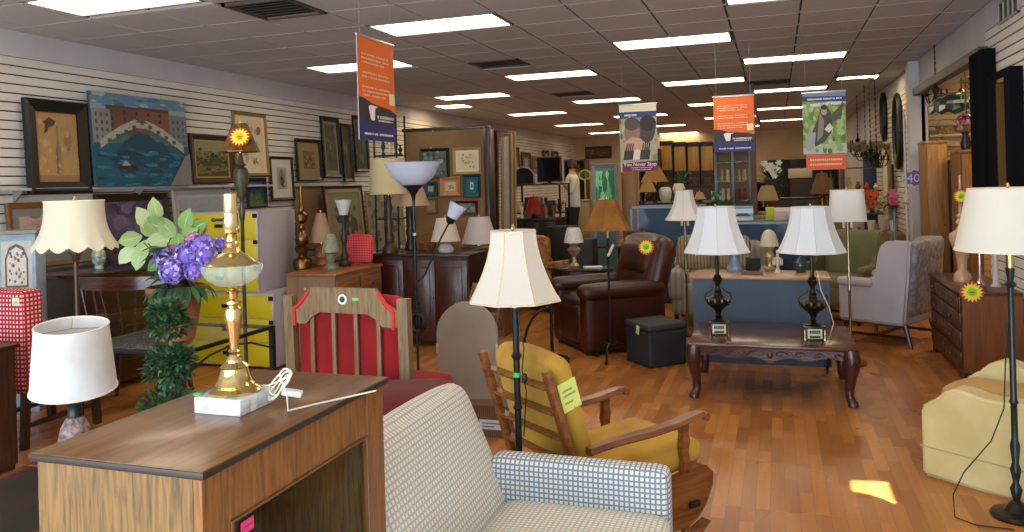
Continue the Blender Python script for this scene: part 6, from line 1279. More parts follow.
# red lamp
def spot(px,py,Y): return ony(px,py,Y)
stand_box=cab_box
stand_box('writing_desk','dark writing desk under the red shaded lamp at mid distance',507,556,219,11.2,.6,'2A1812','1A0E0A',3,cat='desk')
zt_=spot(530,219,11.2).z
def lampw(name,label,px,ybase,Y,prof,m,shade,shm,z=None,**k):
    P=ony(px,ybase,Y); P=Vector((P.x,P.y,z if z is not None else P.z)); return lampx(name,label,px,ybase,0,prof,m,shade,shm,loc=P,**k)
lampw('table_lamp','lamp with a bright red fringed shade on the dark writing desk',534,217,11.35,[(217,4),(214,2),(211,2.5)],IRON(),(195,212,4,10.5),mat('A82814',.7,kind='mottle',c2='8A1E10',sc_=10,trans=.3),z=zt_+.001,n=8,flare=1.2)
rg=random.Random(12)
for i in range(7):
    px=508+i*7.5; q=spot(px,218,11.3); vase('ornament','small brass or white ornament on the dark writing desk',Vector((q.x,11.25+rg.uniform(-.08,.1),zt_+.001)) if abs(px-534)>9 else Vector((q.x,11.68,zt_+.001)),[(.02,0),(.03,.04),(.015,.08),(.025,.13+.05*rg.random()),(.01,.2)],mat(rg.choice(['C8C4B8','6A4A2A','8A6A3A','D9D4CC']),.4),cat='ornament',group='ornaments on the dark writing desk',n=8)
# electronics rack with TV
def rack(label,px0,px1,ytop,Y,D,nsh,name='shelf_rack',col='1C1A1C',cat='rack'):
    a=spot(px0,ytop,Y); c=spot(px1,ytop,Y); w_=c.x-a.x; H=a.z; t=thing(name,label,cat,((a.x+c.x)/2,Y+D/2,0)); M_=mat(col,.5,.3)
    for sx in(-1,1):
        for sy in(-1,1): b=B(); b.box(sx*w_/2-.015,sx*w_/2+.015,sy*D/2-.015,sy*D/2+.015,0,H-.012); b.obj('upright',M_,t,smooth=False)
    for k in range(nsh): z=H-.03-(H-.15)*k/(nsh-1) if nsh>1 else H; b=B(); b.box(-w_/2,w_/2,-D/2,D/2,z-.0,z+.02); b.obj('shelf',M_,t,smooth=False)
    return t,w_,H,D
t,w_,H,D=rack('black metal shelving rack of electronics left of the standing person',511,559.5,184,12.6,.6,4); cx_,cy_=t.location.x,t.location.y
def tv(label,px0,px1,y0,y1,Y,z=None):
    a=spot(px0,y0,Y); c=spot(px1,y1,Y); zb=z if z is not None else c.z; w_,h_=c.x-a.x,a.z-zb; t=thing('television',label,'television',((a.x+c.x)/2,Y,zb))
    b=B(); b.box(-w_/2,w_/2,-.03,.05,.03,h_,.01); b.obj('case',mat('101012',.35),t); b=B(); b.box(-w_/2+.02,w_/2-.02,-.034,-.03,.06,h_-.02); b.obj('screen',mat('050507',.12),t,smooth=False); b=B(); b.box(-w_/4,w_/4,-.1,.1,0,.012,.004); b.box(-.03,.03,-.02,.02,.012,.05); b.obj('stand',mat('101012',.35),t); return t
tv('large black television on top of the electronics rack',537,562,157,184,12.75,H-.009)
q=spot(523,184,12.7); t=thing('dome_mirror','black arched mirror with a pale frame on the electronics rack left of the television','mirror',(q.x,12.75,H-.009)); b=B(); r_=.19
ol=[(-r_,0),(r_,0),(r_,.12)]+[(r_*math.cos(a),.12+.17*math.sin(a)) for a in [PI*i/10 for i in range(1,10)]]+[(-r_,.12)]; b.prism(ol,-.01,.02,'y'); b.obj('glass',mat('0C0C10',.1),t,smooth=False)
b=B(); b.tube([(-r_,-.01,0),(-r_,-.01,.12)]+[(r_*math.cos(a),-.01,.12+.17*math.sin(a)) for a in [PI-PI*i/10 for i in range(1,10)]]+[(r_,-.01,.12),(r_,-.01,0)],.014,6); b.obj('frame',mat('8A8E98',.4),t)
rg=random.Random(21)
cols=['7A2A1C','8A3A24','B9B0A0','2A2A2E','1E1E22','8A7658','3A2C24','18181A','141416']
for k in range(3):
    z=H-.03-(H-.15)*(k+1)/3+.0215
    for i in range(7):
        x=cx_-w_/2+.09+i*(w_-.16)/6.3; c_=rg.choice(cols); h=rg.uniform(.1,.26)
        if rg.random()<.5: boxy('video_player','small boxed electronic item on the electronics rack','electronics',(x,cy_+rg.uniform(-.1,.05),z),(.09,.2,h),mat(c_,.5),0,'items on the electronics rack')
        else: vase('ornament','small household ornament on the electronics rack',Vector((x,cy_+rg.uniform(-.1,.05),z)),[(.025,0),(.045,h*.3),(.03,h*.7),(.035,h)],mat(c_,.5),cat='ornament',group='ornaments on the electronics rack',n=8)
# step platform and person
Y=13.55; qx=X_(573,Y); head=spot(570,160,Y).z
t=boxy('step_platform','low dark wooden step platform under the standing person','platform',(qx,Y,0),(.42,.5,round(head-1.72,3)),mat('2A1C14',.6)); zp=round(head-1.72,3)+.001
def person(P,rz):
    t=thing('person','person in a white shirt and dark trousers seen from the side, reaching toward the rack','person',P,rz)
    J={}; me=bpy.data.meshes.new('body'); 
    vs=[((0,0,.93),.16),((0,-.02,1.08),.175),((0,-.02,1.27),.185),((0,-.01,1.41),.13),((0,-.01,1.49),.055),((0,-.03,1.57),.07),
        ((.09,0,.86),.1),((.1,-.03,.47),.062),((.1,.02,.08),.045),((.1,-.13,.04),.04),
        ((-.09,0,.86),.1),((-.1,.03,.47),.062),((-.1,.08,.08),.045),((-.1,-.07,.04),.04),
        ((.19,-.01,1.38),.058),((.24,-.08,1.12),.045),((.19,-.2,1.3),.036),((.17,-.26,1.36),.028),
        ((-.19,-.01,1.38),.058),((-.24,.03,1.1),.045),((-.22,-.16,.95),.034),((-.21,-.22,.93),.026)]
    ed=[(0,1),(1,2),(2,3),(3,4),(4,5),(0,6),(6,7),(7,8),(8,9),(0,10),(10,11),(11,12),(12,13),(3,14),(14,15),(15,16),(16,17),(3,18),(18,19),(19,20),(20,21)]
    # fingers
    def hand(base,dirv,root):
        for k in range(4):
            o=len(vs); off=Vector((.0,0,.024-.016*k)); d=Vector(dirv).normalized(); L=[.055,.065,.062,.048][k]
            p1=Vector(base)+d*.035+off; p2=p1+d*L*.55; p3=p2+(d+Vector((0,0,-.5)))*L*.5; vs.extend([(tuple(p1),.0095),(tuple(p2),.0085),(tuple(p3),.0075)]); ed.extend([(root,o),(o,o+1),(o+1,o+2)])
        o=len(vs); p1=Vector(base)+Vector((.0,.0,.035)); p2=p1+Vector(dirv).normalized()*.03+Vector((0,0,.02)); vs.extend([(tuple(p1),.011),(tuple(p2),.009)]); ed.extend([(root,o),(o,o+1)])
    hand(vs[17][0],(0,-1,.1),17); hand(vs[21][0],(0,-1,-.2),21)
    me.from_pydata([v for v,_ in vs],ed,[]); o=bpy.data.objects.new('body_src',me); COL.objects.link(o)
    md=o.modifiers.new('s','SKIN'); sk=me.skin_vertices[0].data
    for i,(v,r) in enumerate(vs): sk[i].radius=(r,r*.8 if i in(1,2,3) else r)
    sk[0].use_root=True; o.modifiers.new('d','SUBSURF').levels=2
    dg=bpy.context.evaluated_depsgraph_get(); em=bpy.data.meshes.new_from_object(o.evaluated_get(dg)); bpy.data.objects.remove(o)
    # colours by region: skin, shirt, trousers, shoes
    b=B(); 
    for p in em.polygons:
        c=sum((em.vertices[i].co for i in p.vertices),Vector())/len(p.vertices)
        arm=abs(c.x)>.185 and .86<c.z<1.36
        if c.z>1.455: h='B98A6E'
        elif arm and (c.y<-.14): h='B98A6E'
        elif c.z>.9 or arm: h='D8D4C6'
        elif c.z>.09: h='241A18'
        else: h='14100E'
        b.c(h).add([em.vertices[i].co for i in p.vertices],[tuple(range(len(p.vertices)))])
    b.obj('body',PF(),t)
    b=B(); M=Matrix.Translation((0,-.035,1.62)); b.c('B98A6E').ball((0,0,0),(.076,.092,.112),16,M=M); b.ball((0,-.095,-.01),(.012,.02,.022),8,M=M); b.c('8A5A4A').ball((0,-.086,-.05),(.022,.008,.007),8,M=M)
    for sx in(-1,1): b.c('F0ECE6').ball((sx*.03,-.083,.012),(.012,.008,.008),8,M=M); b.c('1E1612').ball((sx*.03,-.0895,.012),(.005,.004,.005),6,M=M); b.c('B07E64').ball((sx*.077,0,-.005),(.012,.02,.03),8,M=M)
    b.obj('head',PF(),t)
    b=B(); b.lathe([(0,.125),(.05,.115),(.08,.07),(.09,.02),(.086,-.03),(.06,-.05),(.0,-.05)],16,(0,.0,1.62),sy=1.05,cap=False); b.obj('hair',mat('3A2A20',.7),t)
    for v in t.children[-1].data.vertices: 
        if v.co.y<-.03: v.co.y=-.03
    b=B(); b.lathe([(.175,.88),(.178,.9),(.17,.95)],16,(0,0,0),sy=.75); b.obj('shirt_hem',mat('D8D4C6',.9),t)
    return t
person(Vector((qx,Y,zp)),R(-65))
# lit lamps / frame pictures on far wall
pic_y('wide brown framed picture on the back wall above the mirror',585,612,147,158,23.95,shapes=dabs(40,['6A4A30','8A6A44'],16,(0,0,1,1),.1),bg='5E4430',fc='3A2416',fw_=.07,group=None)
# mirror door & wooden panel
Y=10.9; a=spot(592,164,Y); c=spot(620,240,Y)
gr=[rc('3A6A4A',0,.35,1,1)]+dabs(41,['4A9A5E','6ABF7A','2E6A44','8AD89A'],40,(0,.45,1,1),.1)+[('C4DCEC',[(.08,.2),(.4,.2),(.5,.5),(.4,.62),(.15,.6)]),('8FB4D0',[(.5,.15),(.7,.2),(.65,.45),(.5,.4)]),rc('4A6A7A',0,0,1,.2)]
t=picture('tall silver framed standing mirror with painted green garden reflections at mid distance',((a.x+c.x)/2,Y,0),c.x-a.x,a.z,0,fw_=.05,fd=.05,fc='6E7478',bg='6A8A84',shapes=[],name='standing_mirror',cat='mirror',fm=mat('9AA0A4',.4,.4))
b=B(); art_mesh(b,c.x-a.x-.1,1.0,'4A7A5A',gr,y=-.011,z0=a.z-1.1); b.obj('painted_reflection',PF(),t,smooth=False)  # mirror reflection painted as flat colour shapes
cab_box('wood_door_panel','flat orange brown wooden door panel standing right of the silver mirror',621,637,168,11.1,.08,'9A6A30','80541F',1,cat='panel',knob=False,panels=False)
# showcase counters
def showcase(label,px0,px1,ytop,Y,D,fr='3A4A6A',top='7E8894',zbase=.45,group='glass display showcases'):
    a=spot(px0,ytop,Y); c=spot(px1,ytop,Y); w_=c.x-a.x; H=a.z; t=thing('glass_showcase',label,'display case',((a.x+c.x)/2,Y+D/2,0),0,group)
    b=B(); b.box(-w_/2,w_/2,-D/2,D/2,0,zbase); b.obj('base',mat('263450',.45,kind='mottle',c2='1E2A42',sc_=2),t,smooth=False)
    b=B()
    for sx in(-1,1):
        for sy in(-1,1): b.box(sx*(w_/2-.012)-.012,sx*(w_/2-.012)+.012,sy*(D/2-.012)-.012,sy*(D/2-.012)+.012,zbase,H-.02)
    b.box(-w_/2,w_/2,-D/2,-D/2+.02,H-.03,H); b.box(-w_/2,w_/2,D/2-.02,D/2,H-.03,H); b.box(-w_/2,-w_/2+.02,-D/2,D/2,H-.03,H); b.box(w_/2-.02,w_/2,-D/2,D/2,H-.03,H); b.obj('frame',mat(top,.4,.3),t,smooth=False)
    b=B(); b.box(-w_/2+.02,w_/2-.02,-D/2+.004,-D/2+.01,zbase,H-.03); b.box(-w_/2+.02,w_/2-.02,-D/2+.02,D/2-.02,H-.012,H-.004); b.obj('glass',mat('6A90C0',.04,alpha=.12),t,smooth=False)
    b=B(); b.box(-w_/2+.02,w_/2-.02,-D/2+.05,D/2-.02,(H+zbase)/2,(H+zbase)/2+.01); b.obj('glass_shelf',mat('7FA0C0',.05,alpha=.3),t,smooth=False)
    b=B(); b.box(-w_/2+.02,w_/2-.02,D/2-.02,D/2-.01,zbase,H-.03); b.obj('back_panel',mat('1C2A44',.5),t,smooth=False)
    return t,H,w_
s1,H1,w1=showcase('blue based glass showcase behind the white bell floor lamp',630,703,206.5,10.2,.55)
s2,H2,w2_=showcase('blue based glass showcase behind the milk glass lamp',733,815,222,9.9,.5,zbase=.62)
rg=random.Random(31)
for i in range(9):
    x=s1.location.x-w1/2+.1+i*(w1-.2)/8; h=rg.uniform(.08,.18); vase('ornament','small pale trinket inside the showcase behind the bell floor lamp',Vector((x,s1.location.y+rg.uniform(-.1,.1),.4515)),[(.02,0),(.04,h*.4),(.02,h*.8),(.03,h)],mat(rg.choice(['D9E4EC','8AB0D0','C04030','E8E0D0']),.3),cat='ornament',group='trinkets in the left showcase',n=8)
t=thing('laptop','small picture screen showing a bright landscape on the right showcase','screen',(X_(742,9.95),10.0,H2+.001)); b=B(); b.box(-.13,.13,-.01,.01,0,.2,.004); b.obj('case',mat('2A3040',.4),t)
b=B(); art_mesh(b,.24,.18,'8AB8E0',[rc('E8F0F8',0,.5,1,.8),('5A4A4A',[(.1,.3),(.3,.5),(.7,.5),(.9,.3)]),rc('D9DCE0',0,0,1,.25)],y=-.0105,z0=.01); b.obj('screen',PF(),t,smooth=False)
t=boxy('red_bin','tall dark red waste bin beside the left showcase','bin',(X_(636,9.8),9.8,0),(.2,.2,.93),mat('6A1414',.5)); b=B(); b.box(-.11,.11,-.11,.11,.93,.97,.01); b.obj('rim',mat('4A0E0E',.5),t)
boxy('white_box','white box with a lime green end standing on the right showcase','box',(X_(790,10.3),10.25,H2+.001),(.42,.2,.15),mat('C8C4BC',.6)); boxy('lime_box','lime green carton beside the white box on the right showcase','box',(X_(769,10.25),10.2,H2+.001),(.1,.16,.16),mat('A8C030',.6))
boxy('pink_box','pale pink carton on the right showcase behind the milk glass lamp','box',(X_(779,10.1),10.12,H2+.001),(.14,.1,.12),mat('C8AFA8',.6))
# olive sofas and tables behind
simple_sofa('olive_sofa','olive gold sofa across the middle distance behind the showcases',(X_(785,11.6),11.7,0),0,1.85,mat('8A7A3A',.9,kind='mottle',c2='6E602C',sc_=5),h=1.05)
t=thing('yellow_cushion','small bright yellow round cushion on the olive sofa','cushion',(X_(755,11.6),11.45,.55)); b=B(); b.ball((0,0,.15),(.13,.06,.13),14); b.obj('cover',mat('D8B830',.8),t)
lampw('table_lamp','lamp with a pleated beige shade on the long table behind the olive sofa',768,214,12.6,[(214,4),(212,2),(205,2.5),(203,1.5)],DBRASS(),(186,201,6,11),SHW('C9AE7C',.4),z=1.0,flare=1)
stand_box('console_table','long dark console table behind the olive sofa',748,822,214,12.4,.95,'3A2214','24140C',4,cat='table')
zc_=spot(780,214,12.4).z
for o in [o for o in COL.objects if o.get('label','').startswith('lamp with a pleated beige shade')]: o.location.z=zc_+.001
lampw('table_lamp','lamp with a dark tan coolie shade on the console table',823,214,12.6,[(214,5),(210,3),(204,4),(197,2)],DBRASS(),(174,195,5,11.5),SHW('7A5430',.25),z=zc_+.001,flare=1)
# plant
def bush(label,P,r,h,cols,n,seed,pot='6A4A34',flowers=None,name='potted_plant',leafL=.12,base_h=.2,cat='plant',group=None):
    t=thing(name,label,cat,P,0,group); b=B(); b.lathe([(0,0),(r*.35,0),(r*.5,base_h),(r*.53,base_h+.01),(r*.45,base_h),(0,base_h-.02)],14,cap=False); b.obj('pot',mat(pot,.6),t)
    rg=random.Random(seed); b=B()
    for i in range(n):
        a=rg.uniform(0,2*PI); e=rg.uniform(-.1,1.3); d=Vector((math.cos(a)*math.cos(e),math.sin(a)*math.cos(e),math.sin(e))); c=Vector((0,0,base_h+h*.25))+Vector((d.x*r,d.y*r,d.z*h*.7))*rg.uniform(.2,.85); leaf(b,c,d+Vector((0,0,.1)),leafL*rg.uniform(.7,1.3),leafL*.35,rg.choice(cols))
    b.obj('leaves',PF(),t,smooth=False)
    if flowers:
        b=B()
        for i in range(14):
            a=rg.uniform(0,2*PI); c=Vector((math.cos(a)*r*.6*rg.random(),math.sin(a)*r*.6*rg.random()-r*.4,base_h+h*rg.uniform(.5,.95)))
            for k in range(6): q=2*PI*k/6; leaf(b,c,(math.cos(q),-.4,math.sin(q)),.055,.035,rg.choice(flowers),up=(0,-1,0))
        b.obj('flowers',PF(),t,smooth=False)
    return t
bush('dark green leafy plant with white blooms standing on the console table',Vector((X_(772,13.1)-.0,13.08,zc_+.012)),.26,.5,['1E3A22','2A4A2A','16301C'],110,5,flowers=['E0DCD0','C8D8C0'],base_h=.3)
bush('green leafy plant among the far lamps left of the curio cabinet',Vector((X_(683,13.0),13.0,1.0)),.15,.3,['3A6A34','4E7E40','2A5028'],60,6)
stand_box('table_cabinet','dark cabinet under the cluster of lamps left of the curio cabinet',640,712,203,12.3,.95,'2E1C12','1E120A',4)
zk=spot(676,203,12.3).z
for o in [o for o in COL.objects if o.get('label','').startswith('green leafy plant among')]: o.location.z=zk+.012; o.location.y=12.98
# tan lamps cluster
def Lk(label,px,yb,yt,y0,wt,wb,col,Y=12.5,base='3A2A1E',flare=1.1,n=16,tr=.4): lampw('table_lamp',label,px,yb,Y,[(yb,3.5),(yb-2,2),(yb-5,3),(y0+2,1.5)],mat(base,.4,.3),(yt,y0,wt,wb),SHW(col,tr),z=zk+.003,flare=flare,n=n)
Lk('lamp with a wide tan shade under the smiling faces banner',655,200,165,180,6,14,'C89A54',13.0)
Lk('smaller lamp with a tan bell shade in front of the wide tan one',648,203,180,192,4,9,'D0A860',12.46)
Lk('lamp with a cream shade behind the small glass curio cabinet',700,203,193,200,3,6,'C8AE84',12.45)
vase('white_clock','round white faced mantel clock among the far lamps',Vector((X_(665,12.4),12.4,zk+.001)),[(.06,0),(.09,.1),(.1,.18),(.07,.25)],mat('C8C4B4',.4),cat='clock')
q=Vector((X_(678,12.5),12.58,zk+.001)); vase('white_globe_lamp','white globe shaped lamp among the far lamps',q,[(.04,0),(.02,.08),(.08,.15),(.1,.22),(.07,.3)],mat('D9D4C4',.3),cat='lamp')
t=thing('wood_chair','dark wooden chair at mid distance left of the showcase','chair',(X_(645,11.7)-.1,11.7,0)); b=B(); b.box(-.22,.22,-.2,.2,.42,.46,.01); b.obj('seat',DW('x'),t)
for sx in(-1,1):
    b=B(); b.tube([(sx*.19,.19,0),(sx*.19,.2,.45),(sx*.18,.26,1.35)],.02,6); b.obj('back_post',DW('z'),t); b=B(); b.tube([(sx*.19,-.18,0),(sx*.19,-.18,.43)],.02,6); b.obj('leg',DW('z'),t)
for k in range(3): b=B(); b.bar((-.18,.235,.75+k*.25),(.18,.235,.75+k*.25),.08,.02,.004,upv=(0,1,0)); b.obj('back_rail',DW('x'),t)
# curio cabinet
Y=13.4; a=spot(715,152,Y); c=spot(751,203,Y); w_=c.x-a.x; t=thing('curio_cabinet','tall dark framed glass curio cabinet under the small orange banner','cabinet',((a.x+c.x)/2,Y+.2,0)); H=a.z
for sx in(-1,0,1):
    for sy in(-1,1): 
        if sx==0 and sy==1: continue
        b=B(); b.box(sx*w_/2-.02,sx*w_/2+.02,sy*.18-.015,sy*.18+.015,0,H); b.obj('post',DW('z'),t,smooth=False)
b=B(); b.box(-w_/2-.04,w_/2+.04,-.22,.22,H,H+.08,.01); b.obj('cornice',DW('x'),t); b=B(); b.box(-w_/2,w_/2,-.18,.18,0,.6); b.obj('base',DW('z'),t,smooth=False)
for k in range(4): b=B(); b.box(-w_/2,w_/2,-.17,.17,.9+k*.32,.91+k*.32); b.obj('glass_shelf',mat('9AAFA8',.05,alpha=.5),t,smooth=False)
b=B(); b.box(-w_/2,w_/2,.17,.18,.6,H); b.obj('back_panel',mat('8A7A5A',.6),t,smooth=False)
b=B(); art_mesh(b,.16,.3,'2E5A44',dabs(44,['5ABF84','3A8A5E','8AE0A8','2A5A40'],30,(0,0,1,1),.14),y=-.19,x0=-.36,z0=H-.95); b.obj('painted_glass_reflection',PF(),t,smooth=False)  # green reflection painted on as colour dabs
rg=random.Random(8)
for k in range(3):
    for i in range(5): vase('ornament','small figurine on a shelf of the curio cabinet',Vector((t.location.x-w_/2+.1+i*(w_-.2)/4,Y+.22,.9115+k*.32)),[(.02,0),(.04,.05),(.02,.12),(.03,.16),(.015,.2)],mat(rg.choice(['C8C0B0','7A3A2A','3A3A3A','A89A7A']),.4),cat='figurine',group='figurines in the curio cabinet',n=8)
# four amber hutch cabinets
def hutch(label,px0,px1,yt,Y,H0=0):
    a=spot(px0,yt,Y); c=spot(px1,yt,Y); w_=c.x-a.x; t=thing('hutch_cabinet',label,'cabinet',((a.x+c.x)/2,Y,0),0,'row of amber hutch cabinets'); H=a.z
    b=B(); b.box(-w_/2,w_/2,-.2,.2,0,H); b.obj('body',mat('3E2410',.5,kind='woodz',c2='2A160A'),t,smooth=False)
    b=B(); b.box(-w_/2+.015,w_/2-.015,-.215,-.2,H*.76,H-.05,.006); b.obj('door',mat('D29C38',.45,kind='woodz',c2='B07C28',sc_=3),t); b=B(); b.box(-w_/2+.06,w_/2-.06,-.215,-.2,.12,H*.7,.006); b.obj('lower_door',mat('5A3A1A',.5,kind='woodz',c2='3E260F'),t)
    b=B(); b.box(-w_/2,w_/2,-.24,.2,H,H+.05,.01); b.obj('cornice',DW('x'),t)
for i,(p0,p1,y) in enumerate(((661,673.3,144),(674.5,686.8,145),(688,700,145),(701.2,714,144.5))): hutch(['amber door hutch cabinet, leftmost of the row at the back','amber door hutch cabinet, second from the left at the back','amber door hutch cabinet, third from the left at the back','amber door hutch cabinet, rightmost of the row at the back'][i],p0,p1,y,17.0)
# wooden post (structure) and black panels standing in for a dark opening in the back wall
q=X_(754,12.2); b=B(); b.box(q-.04,q+.04,12.16,12.24,0,ZC,.004); struct(b.obj('trim_4',mat('5A3418',.5,kind='woodz',c2='42240F'),smooth=False))
a=spot(766,160,20); c=spot(812,160,20)
t=thing('dark_opening_panels','wide black panels standing in for a dark opening in the far beige wall','screen',((a.x+c.x)/2,20.2,0)); w_=c.x-a.x; H=a.z  # added black panels stand in for the dark opening
for k in range(4): x=-w_/2+k*w_/4; b=B(); b.bc((x+w_/8,(-.03 if k%2 else .03),H/2),(w_/4+.01,.03,H),(0,0,R(7 if k%2 else -7)),.004); b.obj('panel',mat('121018',.5),t)
t=boxy('headboard','cream upholstered headboard in front of the black opening panels','headboard',((X_(790,18)+X_(825,18))/2,18,0),(abs(X_(825,18)-X_(790,18)),.12,Z_(168,18,800)),mat('3A281C',.6)); b=B(); b.box(-.39,.39,-.09,-.06,Z_(178,18,800),Z_(168.5,18,800),.02); b.obj('padding',mat('C9BC9A',.8),t)
# big shelf with books etc. beyond
def bookcase(label,px0,px1,ytop,Y,rows,seed,grp,col='3A2416',itemlab='small item on the far shelves',n=8,D=.4):
    a=spot(px0,ytop,Y); c=spot(px1,ytop,Y); w_=c.x-a.x; H=a.z; t=thing('bookcase',label,'shelves',((a.x+c.x)/2,Y,0)); b=B(); b.box(-w_/2,-w_/2+.03,-D/2,D/2,0,H); b.box(w_/2-.03,w_/2,-D/2,D/2,0,H); b.box(-w_/2,w_/2,D/2-.02,D/2,0,H); b.obj('carcase',mat(col,.5,kind='woodz',c2='20120A'),t,smooth=False)
    rg=random.Random(seed)
    for k in range(rows+1): z=.08+(H-.1)*k/rows; b=B(); b.box(-w_/2+.03,w_/2-.03,-D/2,D/2-.02,z-.02,z); b.obj('shelf',mat(col,.5),t,smooth=False)
    for k in range(rows):
        z=.08+(H-.1)*k/rows+.0015
        if z<.5: continue
        gap=(H-.1)/rows-.06
        for i in range(n):
            x=t.location.x-w_/2+.1+(w_-.2)*i/(n-1); h=gap*rg.uniform(.5,.95); c_=rg.choice(['8A3A24','C9B48A','3A4A5A','6A4A2A','D9D0BC','4A5A3A','A87A3A','2A2A2E'])
            if rg.random()<.45: boxy('book',itemlab.replace('item','book'),'book',(x,Y-.05,z),(min(.07,(w_-.2)/n*.8),.16,h),mat(c_,.6),0,grp+' (books)')
            else: vase('ornament',itemlab.replace('item','vase'),Vector((x,Y-.05,z)),[(.02,0),(.033,h*.35),(.015,h*.75),(.025,h)],mat(c_,.4),cat='ornament',group=grp+' (ornaments)',n=8)
    return t
bookcase('tall dark shelves of assorted goods against the left of the back area',566,587,160,16.5,5,1,'goods on the shelves behind the person',itemlab='small item on the shelves behind the person',n=6)
bookcase('long dark shelves of goods behind the far lamps below the hutches',640,660,150,16,6,2,'goods on the shelves left of the hutches',itemlab='small item on the shelves left of the amber hutches',n=6)
bookcase('wide low dark shelves in front of the back wall on the right',812,838,168,17.5,4,3,'goods on the low shelves at the far right',itemlab='small item on the low shelves at the far right',n=8)
bookcase('dark shelves in front of the beige back wall right of the curio cabinet',756,772,182,16,3,4,'goods on the shelves by the back post',itemlab='small item on the shelves right of the curio cabinet',n=5)
# row of dark low furniture to fill the middle distance
fur=[('dark wooden chest of drawers under the amber hutches',664,712,186,15.5,'3A2414','241409',4),('dark low dresser under the black opening panels',775,822,198,15,'2E1A10','1E100A',3),('brown cabinet far back left below the wall pictures',520,548,205,15.5,'4A2C16','301A0C',2)]
for lb,p0,p1,y,Y,c1,c2,n in fur: cab_box('chest_of_drawers',lb,p0,p1,y,Y,.5,c1,c2,n,cat='chest of drawers')
# ================================================================ FAR RIGHT WALL GOODS
def wall_clock(label,py0,py1,Y,r,fc,face,oval=1.0):
    P=onx(890,py0,XR); z=(Z_(py0,Y,885)+Z_(py1,Y,885))/2; rr=(Z_(py0,Y,885)-Z_(py1,Y,885))/2; t=thing('wall_mirror',label,'mirror',(XR-.004,Y,z),-PI/2); n=28
    b=B(); b.tube([(rr*oval*math.cos(2*PI*i/n),-.03,rr*math.sin(2*PI*i/n)) for i in range(n+1)],.035,8); b.obj('frame',mat(fc,.4,.2),t); b=B(); b.lathe([(0,0),(rr*.98,0),(rr*.98,.015),(0,.015)],n,M=Matrix.Translation((0,-.005,0))@Matrix.Rotation(PI/2,4,'X')@Matrix.Diagonal((oval,1,1,1)),cap=False); b.obj('glass',mat(face,.1,.6),t); return t
wall_clock('tall oval black framed mirror on the far right slat wall, nearer one',96,168,12.5,.3,'1A1614','6A6A60',.62)
wall_clock('oval black framed mirror on the far right slat wall, farther one',94,140,14.0,.3,'1E1A16','8A8A7C',.6)
for i,(px,py,Y,r,z1) in enumerate(((871,162,12.2,.2,.3),(866,158,13.4,.22,.28),(877,168,11.6,.14,.3),(858,150,15,.2,.3))):
    q=spot(px,py,Y); chandelier('chandelier',['black multi arm chandelier hanging by the far right wall, largest','dark chandelier hanging behind the largest one','small dark chandelier hanging nearest the white pier','farthest dark chandelier beside the gardeners banner'][i],Vector((q.x,Y,q.z)),z1,r,6,mat('1A1410',.4,.5),'8A7A5A' if i<2 else None,'chandeliers by the far right wall')
# black shelf table with flowers along right wall
t1=cab_box('sideboard','dark sideboard carrying silk flowers along the far right wall',868,902,232,11.6,.6,'1E1410','140C08',3,cat='sideboard'); zs=spot(885,232,11.6).z
fl_=[(869,'C85A20','B84A18','orange and rust silk flower arrangement, leftmost on the dark sideboard',.115),(884,'E0DCD0','D8C83A','white and yellow silk flower arrangement on the dark sideboard',.11),(898,'C04A6A','D87A8A','pink silk flower arrangement at the right end of the dark sideboard',.1)]
for i,(px,c1,c2,lb,r) in enumerate(fl_): q=X_(px,11.9); bush(lb,Vector((min(q,1.5),11.74+.3*(i%2),zs+.001)),r,.42,['2A4A24','3A5A2E','4A6A34'],70,50+i,pot='D8D0C0',flowers=[c1,c2],base_h=.14,name='flower_arrangement',leafL=.09)
# upper flower shelf
t=thing('display_rack','tall dark wooden display rack of dishes and red ornaments by the far right wall','rack',(X_(868,13.2),13.4,0)); H=Z_(165,13.2,868)
for sx in(-.35,.35): b=B(); b.box(sx-.02,sx+.02,-.18,.18,0,H); b.obj('side_panel',mat('4A2C18',.5),t,smooth=False)
for k in range(5): b=B(); b.box(-.33,.33,-.18,.18,.25+k*(H-.3)/4,.27+k*(H-.3)/4); b.obj('shelf',mat('4A2C18',.5),t,smooth=False)
rg=random.Random(61); rx,ry=t.location.x,t.location.y
for k in range(4):
    for i in range(5): h=rg.uniform(.1,.24); vase('ornament','small red or cream ornament on the display rack by the far right wall',Vector((rx-.26+i*.13,ry-.05,.2715+k*(H-.3)/4)),[(.02,0),(.045,h*.4),(.02,h*.8),(.03,h)],mat(rg.choice(['A83A1C','C8502A','D8CDB8','7A4A2A','C9A25A']),.35),cat='ornament',group='ornaments on the display rack',n=8)
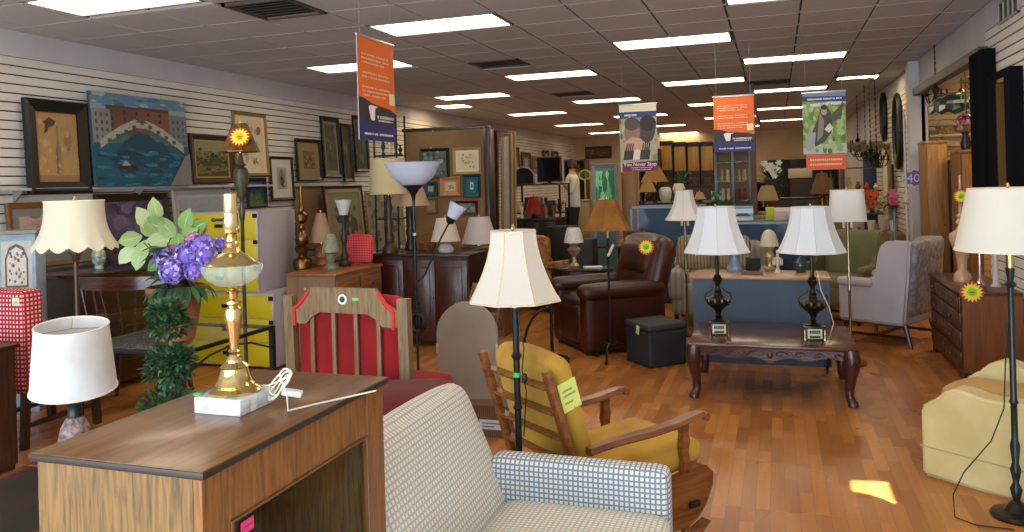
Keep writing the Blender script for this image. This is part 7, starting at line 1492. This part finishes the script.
t=boxy('blue_door_panel','narrow dark blue cabinet panel by the far right wall','panel',(1.5,14.4,0),(.2,.12,Z_(150,13.3,884)),mat('1E2A4A',.5))
boxy('cream_screen','cream panelled screen leaning by the slat wall near the white pier','screen',(1.6,13.0,0),(.28,.06,Z_(140,12.2,898)),mat('C9B48A',.6),R(70))
# green recliner cushion top behind wing chairs
simple_sofa('tan_armchair','tan upholstered armchair behind the olive wing chair',(1.0,10.45,0),R(-60),.8,mat('7A6A44',.9,kind='mottle',c2='665834',sc_=6),h=.9,cat='armchair')
# dark dining set beyond the recliner
t=thing('dining_table','dark dining table at mid distance behind the oval side table','table',(X_(601,10.4),10.45,0)); b=B(); b.box(-.3,.3,-.25,.25,.72,.75,.006); b.obj('tabletop',DW('x'),t)
for sx in(-1,1):
    for sy in(-1,1): b=B(); b.tube([(sx*.26,sy*.2,.72),(sx*.26,sy*.2,0)],[.03,.02],8); b.obj('leg',DW('z'),t)
boxy('speaker_cabinet','tall black speaker cabinet at mid distance left of the hobnail lamp','speaker',(X_(560,10.9),10.9,0),(.4,.35,.98),mat('121012',.6))
boxy('speaker_cabinet','short black speaker cabinet right of the hobnail lamp','speaker',(X_(588,9.6)-.05,9.45,0),(.3,.3,.9),mat('161214',.6))
# green round thing: acoustic / yellow light behind person
t=thing('tennis_racket','yellow framed racket hanging beside the person in front of a pale cabinet','racket',Vector((X_(585,14.2),14.2,Z_(200,14.0,583)+.001))); b=B(); n=20; b.tube([(.11*math.cos(2*PI*i/n),0,.46+.09*math.sin(2*PI*i/n)) for i in range(n+1)],.014,6); b.tube([(0,0,.37),(0,0,.0)],.014,6); b.obj('frame',mat('B8B02A',.4),t)
b=B(); 
for k in range(-4,5): b.tube([(k*.022,0,.46-.08*math.sqrt(max(0,1-(k*.2)**2))),(k*.022,0,.46+.08*math.sqrt(max(0,1-(k*.2)**2)))],.0015,4)
b.obj('strings',mat('D8D8C8',.5),t)
cab_box('pale_cabinet','pale cream low cabinet right of the standing person',577,589,200,14.0,.4,'A8946A','94805A',1)
bpy.context.view_layer.update()
